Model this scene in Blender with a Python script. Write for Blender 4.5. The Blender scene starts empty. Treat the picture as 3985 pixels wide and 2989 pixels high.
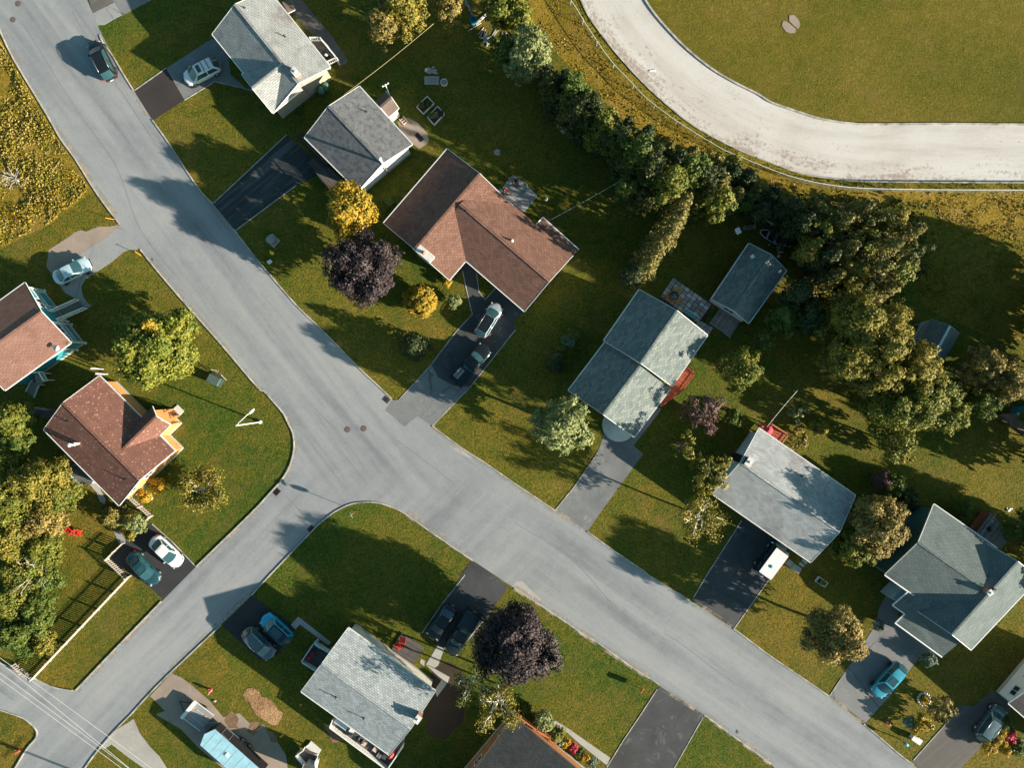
import bpy, bmesh, math, random
import numpy as np
from mathutils import Vector, Matrix, noise as mnoise
random.seed(7)
RNG = np.random.default_rng(11)
sc = bpy.context.scene
COL = sc.collection
CAMH, PPM = 92.0, 33.0     # camera height in metres, survey pixels per metre on the ground
TX = [0, 1000, 2000, 2985]; TY = [0, 750, 1500, 2239]
SUNV = Vector((0.93, -0.367, 0)).normalized()
ELEV = math.radians(17.5)

def w(p, z=0.0):
    k = (1 - z / CAMH) / PPM
    return Vector(((p[0] - 1992.5) * k, -(p[1] - 1494.5) * k, z))
def t(code, x, y):
    if code == 'F': return (x * 1.8015, y * 1.8015)
    if code == 'S': return (x, y)
    return (TX[int(code[0])] + x / 2.212, TY[int(code[1])] + y / 2.212)
def P(s):
    out = []; code = 'S'; num = []
    for tok in s.split():
        if tok in 'FS' or tok[0] == '@':
            code = tok.strip('@'); continue
        num.append(float(tok))
        if len(num) == 2:
            out.append(t(code, *num)); num = []
    return out

# ---------------------------------------------------------------- materials
M = {}
def nt(name):
    m = bpy.data.materials.new(name); m.use_nodes = True
    n = m.node_tree.nodes; l = m.node_tree.links
    M[name] = m
    return m, n, l, n['Principled BSDF']
def spec(b, v):
    b.inputs['Specular IOR Level'].default_value = v
def ramp(n, cols, pos=None):
    r = n.new('ShaderNodeValToRGB'); e = r.color_ramp.elements
    pos = pos or [i / (len(cols) - 1) for i in range(len(cols))]
    while len(e) < len(cols): e.new(0.5)
    for i, c in enumerate(cols):
        e[i].position = pos[i]; e[i].color = (*c, 1)
    return r
def noise(n, l, vec, scale, detail=4, rough=.6, dist=0.0):
    x = n.new('ShaderNodeTexNoise'); x.inputs['Scale'].default_value = scale
    x.inputs['Detail'].default_value = detail; x.inputs['Roughness'].default_value = rough
    x.inputs['Distortion'].default_value = dist
    if vec: l.new(vec, x.inputs['Vector'])
    return x
def mix(n, l, fac, a, b, mode='MIX'):
    x = n.new('ShaderNodeMix'); x.data_type = 'RGBA'; x.blend_type = mode
    if isinstance(fac, (int, float)): x.inputs[0].default_value = fac
    else: l.new(fac, x.inputs[0])
    for s, v in ((6, a), (7, b)):
        if isinstance(v, tuple): x.inputs[s].default_value = (*v, 1)
        else: l.new(v, x.inputs[s])
    return x.outputs[2]
def mapr(n, l, v, a, b, c=0.0, d=1.0):
    x = n.new('ShaderNodeMapRange'); x.inputs[1].default_value = a; x.inputs[2].default_value = b
    x.inputs[3].default_value = c; x.inputs[4].default_value = d
    l.new(v, x.inputs[0]); return x.outputs[0]
def bump(n, l, h, b, strength, dist):
    x = n.new('ShaderNodeBump'); x.inputs['Strength'].default_value = strength; x.inputs['Distance'].default_value = dist
    l.new(h, x.inputs['Height']); l.new(x.outputs[0], b.inputs['Normal']); return x
def pos(n):
    return n.new('ShaderNodeNewGeometry').outputs['Position']

def plain(name, c, rough=.7, var=.12, scale=3.0, metal=0.0, bmp=0.0, sp=.3):
    m, n, l, b = nt(name)
    tc = n.new('ShaderNodeTexCoord').outputs['Object']
    a = noise(n, l, tc, scale, 5)
    lo = tuple(v * (1 - var) for v in c); hi = tuple(min(1, v * (1 + var)) for v in c)
    r = ramp(n, [lo, hi], [.3, .7]); l.new(a.outputs[0], r.inputs[0]); l.new(r.outputs[0], b.inputs['Base Color'])
    b.inputs['Roughness'].default_value = rough; b.inputs['Metallic'].default_value = metal; spec(b, sp)
    if bmp: bump(n, l, a.outputs[0], b, bmp, .02)
    return m
def paint(name, c, metal=.3, rough=.28):
    m, n, l, b = nt(name)
    tc = n.new('ShaderNodeTexCoord').outputs['Object']
    a = noise(n, l, tc, 2.5, 6); r = ramp(n, [tuple(v * .95 for v in c), c], [.35, .6])
    l.new(a.outputs[0], r.inputs[0]); l.new(r.outputs[0], b.inputs['Base Color'])
    l.new(mapr(n, l, a.outputs[0], .3, .7, rough - .03, rough + .06), b.inputs['Roughness'])
    b.inputs['Metallic'].default_value = metal; b.inputs['Coat Weight'].default_value = .4
    b.inputs['Coat Roughness'].default_value = .12
    return m
def glass(name, c=(.02, .035, .045), rough=.08):
    m, n, l, b = nt(name); b.inputs['Base Color'].default_value = (*c, 1)
    b.inputs['Roughness'].default_value = rough; spec(b, .8); return m
def emitless(name, c, rough=.4):
    return plain(name, c, rough, .05, 5)

def grass(name, cols, patch=.06, fine=4.2, bs=1.0, bd=.2, dry=None, lo=.42, hi=1.62, yards=True):
    """lawn: patchy colour by yard, coarse tufts, fine blades as bump"""
    m, n, l, b = nt(name); p = pos(n)
    big = noise(n, l, p, patch, 4, .55, .6); mid = noise(n, l, p, .7, 6, .7, .4)
    fi = noise(n, l, p, fine, 4, .8); f2 = noise(n, l, p, fine * .42, 4, .75, .6)
    r = ramp(n, cols)
    s = mix(n, l, .42, big.outputs[0], mid.outputs[0]); s = mix(n, l, .3, s, f2.outputs[0])
    l.new(mapr(n, l, s, .38, .62), r.inputs[0]); c = r.outputs[0]
    c = mix(n, l, 1.0, c, mapr(n, l, fi.outputs[0], .34, .66, lo, hi), 'MULTIPLY')
    if yards:
      yard = n.new('ShaderNodeTexVoronoi'); yard.inputs['Scale'].default_value = .045; l.new(mix(n, l, .12, p, noise(n, l, p, .2, 3).outputs[1]), yard.inputs['Vector'])
      sy_ = n.new('ShaderNodeSeparateColor'); l.new(yard.outputs['Color'], sy_.inputs[0])
      c = mix(n, l, 1.0, c, mix(n, l, sy_.outputs[0], (.80, .95, .85), (1.16, 1.03, 1.0)), 'MULTIPLY')
    if dry:
        dn = noise(n, l, p, .22, 8, .78, .2)
        c = mix(n, l, mapr(n, l, dn.outputs[0], .50, .70, 0, .55), c, dry)
    l.new(c, b.inputs['Base Color']); b.inputs['Roughness'].default_value = .9; spec(b, .08)
    h = mix(n, l, .45, fi.outputs[0], f2.outputs[0]); bump(n, l, h, b, bs, bd)
    return m
def asphalt(name, c, streak=None, var=.16, crack=.0, stain=.0, warm=(1.06, 1.0, .93)):
    m, n, l, b = nt(name); p = pos(n)
    mp = n.new('ShaderNodeMapping'); l.new(p, mp.inputs[0])
    if streak is not None:
        mp.inputs['Rotation'].default_value = (0, 0, -math.radians(streak)); m2 = n.new('ShaderNodeMapping'); l.new(mp.outputs[0], m2.inputs[0]); m2.inputs['Scale'].default_value = (.07, 1.1, 1); mp = m2
    a = noise(n, l, mp.outputs[0], .8 if streak is not None else .35, 5, .6, .3)
    g = noise(n, l, p, 14, 2, .8); bg = noise(n, l, p, .09, 4, .6, .5)
    r = ramp(n, [tuple(v * (1 - var) for v in c), c, tuple(v * (1 + var * .8) for v in c)], [.3, .5, .72])
    s = mix(n, l, .5, a.outputs[0], bg.outputs[0]); l.new(s, r.inputs[0])
    col = mix(n, l, 1.0, r.outputs[0], mapr(n, l, g.outputs[0], .3, .7, .82, 1.16), 'MULTIPLY')
    col = mix(n, l, mapr(n, l, bg.outputs[0], .5, .7, 0, .6), col, mix(n, l, 1.0, r.outputs[0], warm, 'MULTIPLY'))
    if crack:
        v = n.new('ShaderNodeTexVoronoi'); v.feature = 'DISTANCE_TO_EDGE'; v.inputs['Scale'].default_value = .22
        d = noise(n, l, p, 1.3, 5, .7); dd = mix(n, l, .35, p, d.outputs[1]); l.new(dd, v.inputs['Vector'])
        msk = mapr(n, l, v.outputs[0], .004, .011, crack, 0)
        gate = mapr(n, l, bg.outputs[0], .42, .56, 0, 1)
        mm = n.new('ShaderNodeMath'); mm.operation = 'MULTIPLY'; l.new(msk, mm.inputs[0]); l.new(gate, mm.inputs[1])
        col = mix(n, l, mm.outputs[0], col, tuple(v * .45 for v in c))
    if stain:
        sn = noise(n, l, mp.outputs[0] if streak is not None else p, .5 if streak is None else 1.0, 6, .7, 1.5 if streak is None else .4)
        col = mix(n, l, mapr(n, l, sn.outputs[0], .58 if streak is None else .50, .72 if streak is None else .68, 0, stain), col, tuple(min(1, v * 2.4 + .03) for v in c))
    l.new(col, b.inputs['Base Color']); b.inputs['Roughness'].default_value = .85; spec(b, .25)
    bump(n, l, g.outputs[0], b, .5, .01)
    return m
def shingle(name, c1, c2, mortar=None, bw=.42, rh=.24, mott=None, speck=None, stain=None):
    m, n, l, b = nt(name)
    uv = n.new('ShaderNodeUVMap'); uv.uv_map = 'UVMap'
    br = n.new('ShaderNodeTexBrick'); l.new(uv.outputs[0], br.inputs['Vector'])
    br.inputs['Scale'].default_value = 1; br.inputs['Brick Width'].default_value = bw; br.inputs['Row Height'].default_value = rh
    br.inputs['Mortar Size'].default_value = .028; br.inputs['Mortar Smooth'].default_value = .5; br.inputs['Bias'].default_value = 0
    br.inputs['Color1'].default_value = (*c1, 1); br.inputs['Color2'].default_value = (*c2, 1)
    br.inputs['Mortar'].default_value = (*(mortar or tuple(v * .62 for v in c1)), 1)
    a = noise(n, l, uv.outputs[0], .45, 6, .65, .6)
    col = mix(n, l, 1.0, br.outputs[0], mapr(n, l, a.outputs[0], .3, .7, .82, 1.14), 'MULTIPLY')
    if stain:
        k = noise(n, l, uv.outputs[0], .22, 7, .72, .8); col = mix(n, l, mapr(n, l, k.outputs[0], .47, .68, 0, stain[3]), col, stain[:3])
    if mott:
        k = noise(n, l, uv.outputs[0], 2.2, 3, .5); col = mix(n, l, mapr(n, l, k.outputs[0], .52, .6, 0, .75), col, mott)
    if speck:
        k = n.new('ShaderNodeTexVoronoi'); k.inputs['Scale'].default_value = 2.4; l.new(uv.outputs[0], k.inputs['Vector'])
        col = mix(n, l, mapr(n, l, k.outputs[0], .10, .28, .5, 0), col, speck)
    l.new(col, b.inputs['Base Color']); b.inputs['Roughness'].default_value = .95; spec(b, .06)
    g = noise(n, l, uv.outputs[0], 18, 2, .8); hh = mix(n, l, .5, br.outputs[1], g.outputs[0])
    bump(n, l, hh, b, .6, -.02)
    return m
def planks(name, c, gap=(.05, .045, .04), pw=.16, rough=.75, var=.25, uvrot=0):
    m, n, l, b = nt(name)
    uv = n.new('ShaderNodeUVMap'); uv.uv_map = 'UVMap'
    br = n.new('ShaderNodeTexBrick'); l.new(uv.outputs[0], br.inputs['Vector']); br.inputs['Scale'].default_value = 1
    br.inputs['Brick Width'].default_value = 3.6; br.inputs['Row Height'].default_value = pw
    br.inputs['Mortar Size'].default_value = .018; br.inputs['Mortar Smooth'].default_value = .3
    br.inputs['Color1'].default_value = (*tuple(v * (1 - var) for v in c), 1)
    br.inputs['Color2'].default_value = (*tuple(min(1, v * (1 + var)) for v in c), 1)
    br.inputs['Mortar'].default_value = (*gap, 1)
    a = noise(n, l, uv.outputs[0], 1.4, 6, .7, .5)
    col = mix(n, l, 1.0, br.outputs[0], mapr(n, l, a.outputs[0], .3, .7, .75, 1.2), 'MULTIPLY')
    l.new(col, b.inputs['Base Color']); b.inputs['Roughness'].default_value = rough; spec(b, .25)
    bump(n, l, br.outputs[1], b, .5, -.02)
    return m
def leafm(name, cols, transl=.22, rough=.6):
    m, n, l, b = nt(name)
    g = n.new('ShaderNodeNewGeometry'); r = ramp(n, cols)
    c = noise(n, l, g.outputs['Position'], .8, 3)
    s = mix(n, l, .6, g.outputs['Random Per Island'], mapr(n, l, c.outputs[0], .3, .7)); l.new(s, r.inputs[0])
    l.new(r.outputs[0], b.inputs['Base Color']); b.inputs['Roughness'].default_value = rough; spec(b, .25)
    tr = n.new('ShaderNodeBsdfTranslucent'); l.new(r.outputs[0], tr.inputs[0])
    ms = n.new('ShaderNodeMixShader'); ms.inputs[0].default_value = transl
    l.new(b.outputs[0], ms.inputs[1]); l.new(tr.outputs[0], ms.inputs[2])
    l.new(ms.outputs[0], n['Material Output'].inputs[0])
    return m

# ---------------------------------------------------------------- mesh builder
class MB:
    def __init__(s): s.v = []; s.f = []; s.mi = []; s.uv = []; s.sm = []
    def face(s, pts, mi=0, uv=None, smooth=False):
        i = len(s.v); s.v += [tuple(p) for p in pts]; s.f.append(list(range(i, i + len(pts)))); s.mi.append(mi)
        s.uv.append(uv or [(0, 0)] * len(pts)); s.sm.append(smooth)
    def grid(s, verts, faces, mi=0, smooth=True):
        i = len(s.v); s.v += [tuple(p) for p in verts]
        for f in faces: s.f.append([i + k for k in f]); s.mi.append(mi); s.uv.append([(0, 0)] * len(f)); s.sm.append(smooth)
    def flatquad(s, pts, mi=0, o=None):
        """planar face with metric uv: u along first edge"""
        a = Vector(pts[0]); u = (Vector(pts[1]) - a).normalized(); nn = u.cross(Vector(pts[-1]) - a).normalized(); vv = nn.cross(u)
        s.face(pts, mi, [((Vector(p) - a).dot(u) + (o or 0), (Vector(p) - a).dot(vv)) for p in pts])
    def box(s, c, size, rz=0, mi=0, rx=0, ry=0):
        R = Matrix.Rotation(rz, 3, 'Z') @ Matrix.Rotation(ry, 3, 'Y') @ Matrix.Rotation(rx, 3, 'X'); c = Vector(c); x, y, z = [d / 2 for d in size]
        V = [c + R @ Vector((a * x, b_ * y, d * z)) for d in (-1, 1) for b_ in (-1, 1) for a in (-1, 1)]
        for f in ((0, 2, 3, 1), (4, 5, 7, 6), (0, 1, 5, 4), (2, 6, 7, 3), (0, 4, 6, 2), (1, 3, 7, 5)):
            s.flatquad([V[i] for i in f], mi)
    def bar(s, a, b, wd, ht, mi=0):
        a = Vector(a); b = Vector(b); d = b - a; L = d.length
        if L < 1e-5: return
        s.box((a + b) / 2, (L, wd, ht), math.atan2(d.y, d.x), mi, 0, -math.asin(max(-1, min(1, d.z / L))))
    def prism(s, poly, z0, z1, mi=0, mis=None):
        """poly: list of (x,y) or Vectors"""
        mis = mi if mis is None else mis
        pts = [(p[0], p[1]) for p in poly]
        ar = sum(pts[i][0] * pts[(i + 1) % len(pts)][1] - pts[(i + 1) % len(pts)][0] * pts[i][1] for i in range(len(pts)))
        if ar < 0: pts = pts[::-1]
        s.flatquad([(x, y, z1) for x, y in pts], mi); s.flatquad([(x, y, z0) for x, y in pts[::-1]], mi)
        for i in range(len(pts)):
            a, b = pts[i], pts[(i + 1) % len(pts)]
            s.flatquad([(a[0], a[1], z0), (b[0], b[1], z0), (b[0], b[1], z1), (a[0], a[1], z1)], mis)
    def tube(s, pts, r, seg=8, mi=0, cap=True):
        pts = [Vector(p) for p in pts]; rs = r if isinstance(r, (list, tuple)) else [r] * len(pts)
        V = []; F = []; up = Vector((0, 0, 1))
        for i, p in enumerate(pts):
            d = (pts[min(i + 1, len(pts) - 1)] - pts[max(i - 1, 0)]).normalized()
            a = d.cross(up if abs(d.z) < .9 else Vector((1, 0, 0))).normalized(); b = d.cross(a)
            for k in range(seg):
                th = 2 * math.pi * k / seg; V.append(p + (a * math.cos(th) + b * math.sin(th)) * rs[i])
        for i in range(len(pts) - 1):
            for k in range(seg):
                k2 = (k + 1) % seg; F.append((i * seg + k, i * seg + k2, (i + 1) * seg + k2, (i + 1) * seg + k))
        if cap: F.append(tuple(range(seg))[::-1]); F.append(tuple((len(pts) - 1) * seg + k for k in range(seg)))
        s.grid(V, F, mi)
    def lathe(s, c, prof, seg=16, mi=0, sx=1, sy=1):
        c = Vector(c); V = []; F = []
        for r, z in prof:
            for k in range(seg):
                th = 2 * math.pi * k / seg; V.append(c + Vector((r * sx * math.cos(th), r * sy * math.sin(th), z)))
        for i in range(len(prof) - 1):
            for k in range(seg):
                k2 = (k + 1) % seg; F.append((i * seg + k, i * seg + k2, (i + 1) * seg + k2, (i + 1) * seg + k))
        F.append(tuple(range(seg))[::-1]); F.append(tuple((len(prof) - 1) * seg + k for k in range(seg)))
        s.grid(V, F, mi)
    def build(s, name, mats, parent=None, off=None, weld=False):
        if not isinstance(mats, (list, tuple)): mats = [mats]
        me = bpy.data.meshes.new(name)
        o0 = Vector(off) if off is not None else Vector((0, 0, 0))
        if parent is not None and off is None and parent.get('_abs'): o0 = Vector(parent['_abs'])
        me.from_pydata([(x - o0.x, y - o0.y, z - o0.z) for x, y, z in s.v], [], s.f)
        me.polygons.foreach_set('material_index', s.mi); me.polygons.foreach_set('use_smooth', s.sm)
        uvl = me.uv_layers.new(name='UVMap'); uvl.data.foreach_set('uv', [c for f in s.uv for q in f for c in q])
        for m in mats: me.materials.append(M[m] if isinstance(m, str) else m)
        if any(len(f) > 4 for f in s.f):
            bm = bmesh.new(); bm.from_mesh(me)
            bmesh.ops.triangulate(bm, faces=[f for f in bm.faces if len(f.verts) > 4]); bm.to_mesh(me); bm.free()
        me.update()
        o = bpy.data.objects.new(name, me); COL.objects.link(o)
        if parent is not None:
            o.parent = parent
            if parent.get('_abs'): o['_abs'] = list(parent['_abs'])
        elif off is not None: o.location = o0
        return o
def tag(o, label=None, cat=None, group=None, kind=None):
    if label: o['label'] = label
    if cat: o['category'] = cat
    if group: o['group'] = group
    if kind: o['kind'] = kind
    return o
def thing(name, label, cat, loc, group=None, rz=0, local=False):
    o = bpy.data.objects.new(name, None); COL.objects.link(o); o.location = loc; o.rotation_euler.z = rz
    o.empty_display_size = .3
    if not local: o['_abs'] = tuple(loc)
    return tag(o, label, cat, group)
def sub(o, child_of):   # pass absolute offset down one level
    if child_of.get('_abs'): o['_abs'] = list(child_of['_abs'])
    return o
def sheet(name, pts, z, mat, label=None, cat=None, kind='structure'):
    mb = MB(); mb.prism([w(p) for p in pts], z - .3, z, 0)
    o = mb.build(name, mat); 
    return tag(o, label, cat, None, kind)
def ribbon(pts, wid):
    """polyline (world xy) -> closed polygon strip"""
    n = len(pts); L = []; R = []
    for i in range(n):
        d = (Vector(pts[min(i + 1, n - 1)][:2]) - Vector(pts[max(i - 1, 0)][:2])).normalized(); nn = Vector((-d.y, d.x)) * wid / 2
        q = Vector(pts[i][:2]); L.append(q + nn); R.append(q - nn)
    return L, R
def strip(name, pts, wid, z0, z1, mat, jit=0, kind='structure', label=None, cat=None, parent=None):
    L, R = ribbon(pts, wid); mb = MB()
    for i in range(len(L) - 1):
        a, b, c, d = R[i], R[i + 1], L[i + 1], L[i]
        mb.flatquad([(a.x, a.y, z1), (b.x, b.y, z1), (c.x, c.y, z1), (d.x, d.y, z1)])
        mb.flatquad([(b.x, b.y, z0), (a.x, a.y, z0), (a.x, a.y, z1), (b.x, b.y, z1)][::-1])
        mb.flatquad([(d.x, d.y, z0), (c.x, c.y, z0), (c.x, c.y, z1), (d.x, d.y, z1)][::-1])
    for i in (0, -1):
        mb.flatquad([(R[i].x, R[i].y, z0), (L[i].x, L[i].y, z0), (L[i].x, L[i].y, z1), (R[i].x, R[i].y, z1)])
    o = mb.build(name, mat, parent); return tag(o, label, cat, None, kind)
def smooth_line(pts, n=5):
    """Catmull-Rom through src px points"""
    out = []; q = [pts[0]] + list(pts) + [pts[-1]]
    for i in range(1, len(q) - 2):
        for k in range(n):
            u = k / n; a, b, c, d = [Vector(v) for v in q[i - 1:i + 3]]
            out.append(tuple(.5 * ((2 * b) + (c - a) * u + (2 * a - 5 * b + 4 * c - d) * u * u + (3 * b - a - 3 * c + d) * u ** 3)))
    out.append(tuple(pts[-1])); return out
# ================================================================ world, sun, camera
EXPO = 1.75
world = bpy.data.worlds.new('World'); sc.world = world; world.use_nodes = True
wn = world.node_tree.nodes; wl = world.node_tree.links
sky = wn.new('ShaderNodeTexSky'); sky.sky_type = 'NISHITA'; sky.sun_disc = False
sky.sun_elevation = ELEV; sky.sun_rotation = math.atan2(SUNV.x, SUNV.y)
sky.air_density = 1.0; sky.dust_density = 1.5; sky.ozone_density = 2.2
bgd = wn['Background']; tint = wn.new('ShaderNodeMix'); tint.data_type = 'RGBA'; tint.blend_type = 'MULTIPLY'; tint.inputs[0].default_value = 1
tint.inputs[7].default_value = (.78, 1.08, .92, 1); wl.new(sky.outputs[0], tint.inputs[6]); wl.new(tint.outputs[2], bgd.inputs[0]); bgd.inputs[1].default_value = .058
sun = bpy.data.lights.new('sun', 'SUN'); sun.energy = 4.6; sun.angle = math.radians(.55); sun.color = (1.0, .88, .72)
so = bpy.data.objects.new('sun', sun); COL.objects.link(so)
d3 = Vector((SUNV.x * math.cos(ELEV), SUNV.y * math.cos(ELEV), math.sin(ELEV)))
so.rotation_euler = d3.to_track_quat('Z', 'Y').to_euler(); so.location = (60, -25, 40)
cam = bpy.data.cameras.new('camera'); co = bpy.data.objects.new('camera', cam); COL.objects.link(co)
co.location = (0, 0, CAMH); cam.sensor_width = 36; cam.lens = 36 * CAMH / (3985 / PPM); cam.clip_end = 3000; cam.clip_start = 1
sc.camera = co
sc.view_settings.view_transform = 'Standard'; sc.view_settings.look = 'None'; sc.view_settings.gamma = 1
sc.view_settings.use_curve_mapping = False; sc.view_settings.exposure = EXPO
sc.cycles.max_bounces = 5; sc.cycles.diffuse_bounces = 2; sc.cycles.glossy_bounces = 2; sc.cycles.transmission_bounces = 2
sc.cycles.transparent_max_bounces = 4

# ================================================================ materials
grass('lawn', [(.028, .056, .010), (.058, .073, .010), (.102, .088, .013), (.152, .114, .020)], .045, 4.2, 1.0, .2, (.15, .10, .03))
grass('infield', [(.055, .066, .008), (.084, .080, .010), (.116, .094, .014), (.155, .115, .026)], .05, 4.8, 1.0, .16, (.15, .10, .03), .6, 1.4, False)
grass('meadow', [(.085, .075, .008), (.14, .105, .012), (.20, .135, .018), (.25, .165, .04)], .11, 3.6, 1.0, .25, (.24, .15, .06), .6, 1.4, False)
grass('rough', [(.05, .056, .007), (.095, .088, .010), (.15, .118, .014), (.21, .155, .03)], .10, 3.2, 1.0, .3, (.15, .11, .03), .5, 1.5, False)

asphalt('road_seam', (.15, .15, .155), None, .2)
asphalt('driveway_pale', (.23, .235, .24), None, .2, .6, .1)
asphalt('driveway_grey', (.15, .155, .16), None, .3, .8, .35)
asphalt('driveway_dark', (.052, .054, .058), None, .4, .4, .6)
asphalt('driveway_black', (.030, .031, .034), None, .2, .0, .15)
asphalt('driveway_brown', (.10, .09, .085), 41, .3, .4, .2)
asphalt('driveway_umber', (.036, .030, .029), None, .3, 0, .1)
asphalt('driveway_streaked', (.030, .034, .037), 39.5, .5, 0, .75)  # near-black asphalt with paler streaks along the drive
asphalt('concrete', (.33, .32, .30), None, .15, .4)
asphalt('gravel', (.25, .20, .165), None, .3, 0, .2)
asphalt('gravel_pale', (.30, .285, .265), None, .25, 0, .2)
grass('dirt', [(.11, .06, .04), (.17, .10, .065), (.22, .135, .09), (.25, .16, .11)], .2, 5, .8, .1, None, .75, 1.25)
grass('straw', [(.13, .07, .04), (.25, .14, .08), (.36, .21, .12), (.42, .27, .16)], .2, 4.5, 1.0, .3, None, .6, 1.35)
asphalt('soil', (.045, .03, .02), None, .4)
plain('kerb', (.31, .30, .27), .9, .5, 1.1, 0, .3)
def mat_road():
    m, n, l, b = nt('road'); p = pos(n); sep = n.new('ShaderNodeSeparateXYZ'); l.new(p, sep.inputs[0])
    def streak(deg, sc, k):
        mp = n.new('ShaderNodeMapping'); l.new(p, mp.inputs[0]); mp.inputs['Rotation'].default_value = (0, 0, math.radians(deg)); 
        m2 = n.new('ShaderNodeMapping'); l.new(mp.outputs[0], m2.inputs[0]); m2.inputs['Scale'].default_value = (.03, .42, 1)
        return noise(n, l, m2.outputs[0], sc, 5, .62, k).outputs[0]
    A = streak(52, 1.0, .25); B_ = streak(34, 1.0, .25); C_ = streak(-45, 1.0, .25)
    x, y = sep.outputs[0], sep.outputs[1]
    s = mix(n, l, mapr(n, l, x, -16, -2), A, B_)
    mm = n.new('ShaderNodeMath'); mm.operation = 'MULTIPLY'; l.new(mapr(n, l, y, -9, -16), mm.inputs[0]); l.new(mapr(n, l, x, 6, -4), mm.inputs[1])
    s = mix(n, l, mm.outputs[0], s, C_)
    big = noise(n, l, p, .07, 4, .6, .8); g = noise(n, l, p, 13, 2, .85); md = noise(n, l, p, .8, 6, .7, .5)
    s = mix(n, l, .28, s, big.outputs[0]); s = mix(n, l, .16, s, md.outputs[0])
    r = ramp(n, [(.150, .160, .172), (.200, .208, .220), (.228, .236, .246), (.262, .264, .264)], [.38, .47, .53, .62]); l.new(s, r.inputs[0])
    c = mix(n, l, 1.0, r.outputs[0], mapr(n, l, g.outputs[0], .3, .7, .84, 1.15), 'MULTIPLY')
    st = noise(n, l, p, 2.6, 3, .9); c = mix(n, l, mapr(n, l, st.outputs[0], .765, .79, 0, .75), c, (.06, .06, .06))
    l.new(c, b.inputs['Base Color']); b.inputs['Roughness'].default_value = .85; spec(b, .2); bump(n, l, g.outputs[0], b, .5, .01)
mat_road()
def mat_sand():
    m, n, l, b = nt('sand'); p = pos(n); uv = n.new('ShaderNodeUVMap'); uv.uv_map = 'UVMap'; sp2 = n.new('ShaderNodeSeparateXYZ'); l.new(uv.outputs[0], sp2.inputs[0])
    def st(su, sv, sc, k=0): 
        mp = n.new('ShaderNodeMapping'); mp.inputs['Scale'].default_value = (su, sv, 1); l.new(uv.outputs[0], mp.inputs[0]); return noise(n, l, mp.outputs[0], sc, 6, .7, k).outputs[0]
    a = noise(n, l, p, .12, 5, .6, .5); g = noise(n, l, p, 9, 3, .8); lane = st(.05, 3.2, 1.0, .3)
    r = ramp(n, [(.37, .335, .31), (.455, .43, .41), (.50, .485, .47)], [.36, .5, .64]); l.new(mix(n, l, .6, a.outputs[0], lane), r.inputs[0])
    c = mix(n, l, 1.0, r.outputs[0], mapr(n, l, g.outputs[0], .3, .7, .86, 1.12), 'MULTIPLY')
    k = noise(n, l, p, 2.3, 5, .8, .2); sk = st(.22, 6.0, 1.0, .4)
    edge = mapr(n, l, sp2.outputs[1], .02, .55, 0, 1); inner = mapr(n, l, sp2.outputs[1], .93, 1.0, 0, .5)
    q = mix(n, l, .42, k.outputs[0], sk)
    def mt(op, x, y):
        e = n.new('ShaderNodeMath'); e.operation = op
        for i_, v in enumerate((x, y)):
            if isinstance(v, (int, float)): e.inputs[i_].default_value = v
            else: l.new(v, e.inputs[i_])
        return e.outputs[0]
    ed = mt('SUBTRACT', edge, inner); th1 = mt('ADD', mt('MULTIPLY', ed, .12), .468); z = noise(n, l, p, .13, 3, .5, 1.0).outputs[0]
    th1 = mt('ADD', th1, mt('MULTIPLY', mt('SUBTRACT', .5, z), .25))
    c = mix(n, l, mapr(n, l, mt('SUBTRACT', q, th1), 0, .06, 0, .62), c, (.20, .135, .10))
    l.new(c, b.inputs['Base Color']); b.inputs['Roughness'].default_value = .95; spec(b, .1)
    bump(n, l, mix(n, l, .5, k.outputs[0], g.outputs[0]), b, .4, .03)
mat_sand()

# ================================================================ ground
mb = MB(); mb.flatquad([(-900, -900, 0), (900, -900, 0), (900, 900, 0), (-900, 900, 0)])
tag(mb.build('ground', 'lawn'), None, None, None, 'structure')
RZ = .028
# edges of the streets (survey pixels)
NE = P('S -60 -700 S 120 -350 @00 740 -20 800 110 850 240 960 460 1150 775 1310 1030 1480 1270 1620 1490 1740 1659 @01 1830 90 2010 310 2212 570 @11 210 820 370 1000 560 1180 860 1490 1040 1659 @12 1160 120 1270 190 1380 260 1510 350 1750 530 1960 665 2212 840 @22 350 1075 630 1260 840 1410 1120 1600 @23 1160 0 1510 215 1890 460 2090 610 2212 700 @33 530 1040 830 1280 1170 1570 1330 1690 S 3900 3220 S 4700 3800')
SW = P('S -700 -700 S -260 -260 @00 -100 50 0 260 120 510 390 960 520 1190 650 1370 830 1659 @01 1030 270 1120 390 1210 490 1370 690 1600 960 1900 1300 2212 1670 @12 60 50 150 150 230 245 270 330 305 400 318 480 318 550 300 640 265 730 200 830 100 940 0 1050 @02 2000 1260 1690 1560 @03 1410 210 1280 340 950 680 655 990 625 995 560 985 480 970 400 940 300 890 200 850 0 755 S -500 2420')
CORN = P('@12 1860 1510 1550 1300 1280 1110 1200 1065 1110 1030 1040 1012 960 1005 860 1012 790 1030 720 1062 640 1110 560 1175 480 1250 90 1659 @03 2212 130 1900 430 1450 860 1260 1055 1130 1200 1000 1330 870 1480 790 1580 720 1680 S 200 3250')
LOW = P('S -500 2660 @03 0 1160 90 1190 200 1230 265 1280 310 1330 320 1370 300 1420 230 1500 120 1680 S -60 3250')
SE2 = P('@12 1860 1510 @23 0 110 380 360 580 500 730 590 1010 790 1200 910 1260 960 1630 1200 1780 1310 2000 1470 2212 1630 S 3100 3080 S 4200 3900')
road_poly = NE + SE2[::-1] + CORN[1:] + LOW[::-1] + SW[::-1]
sheet('road', road_poly, RZ, 'road')

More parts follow.
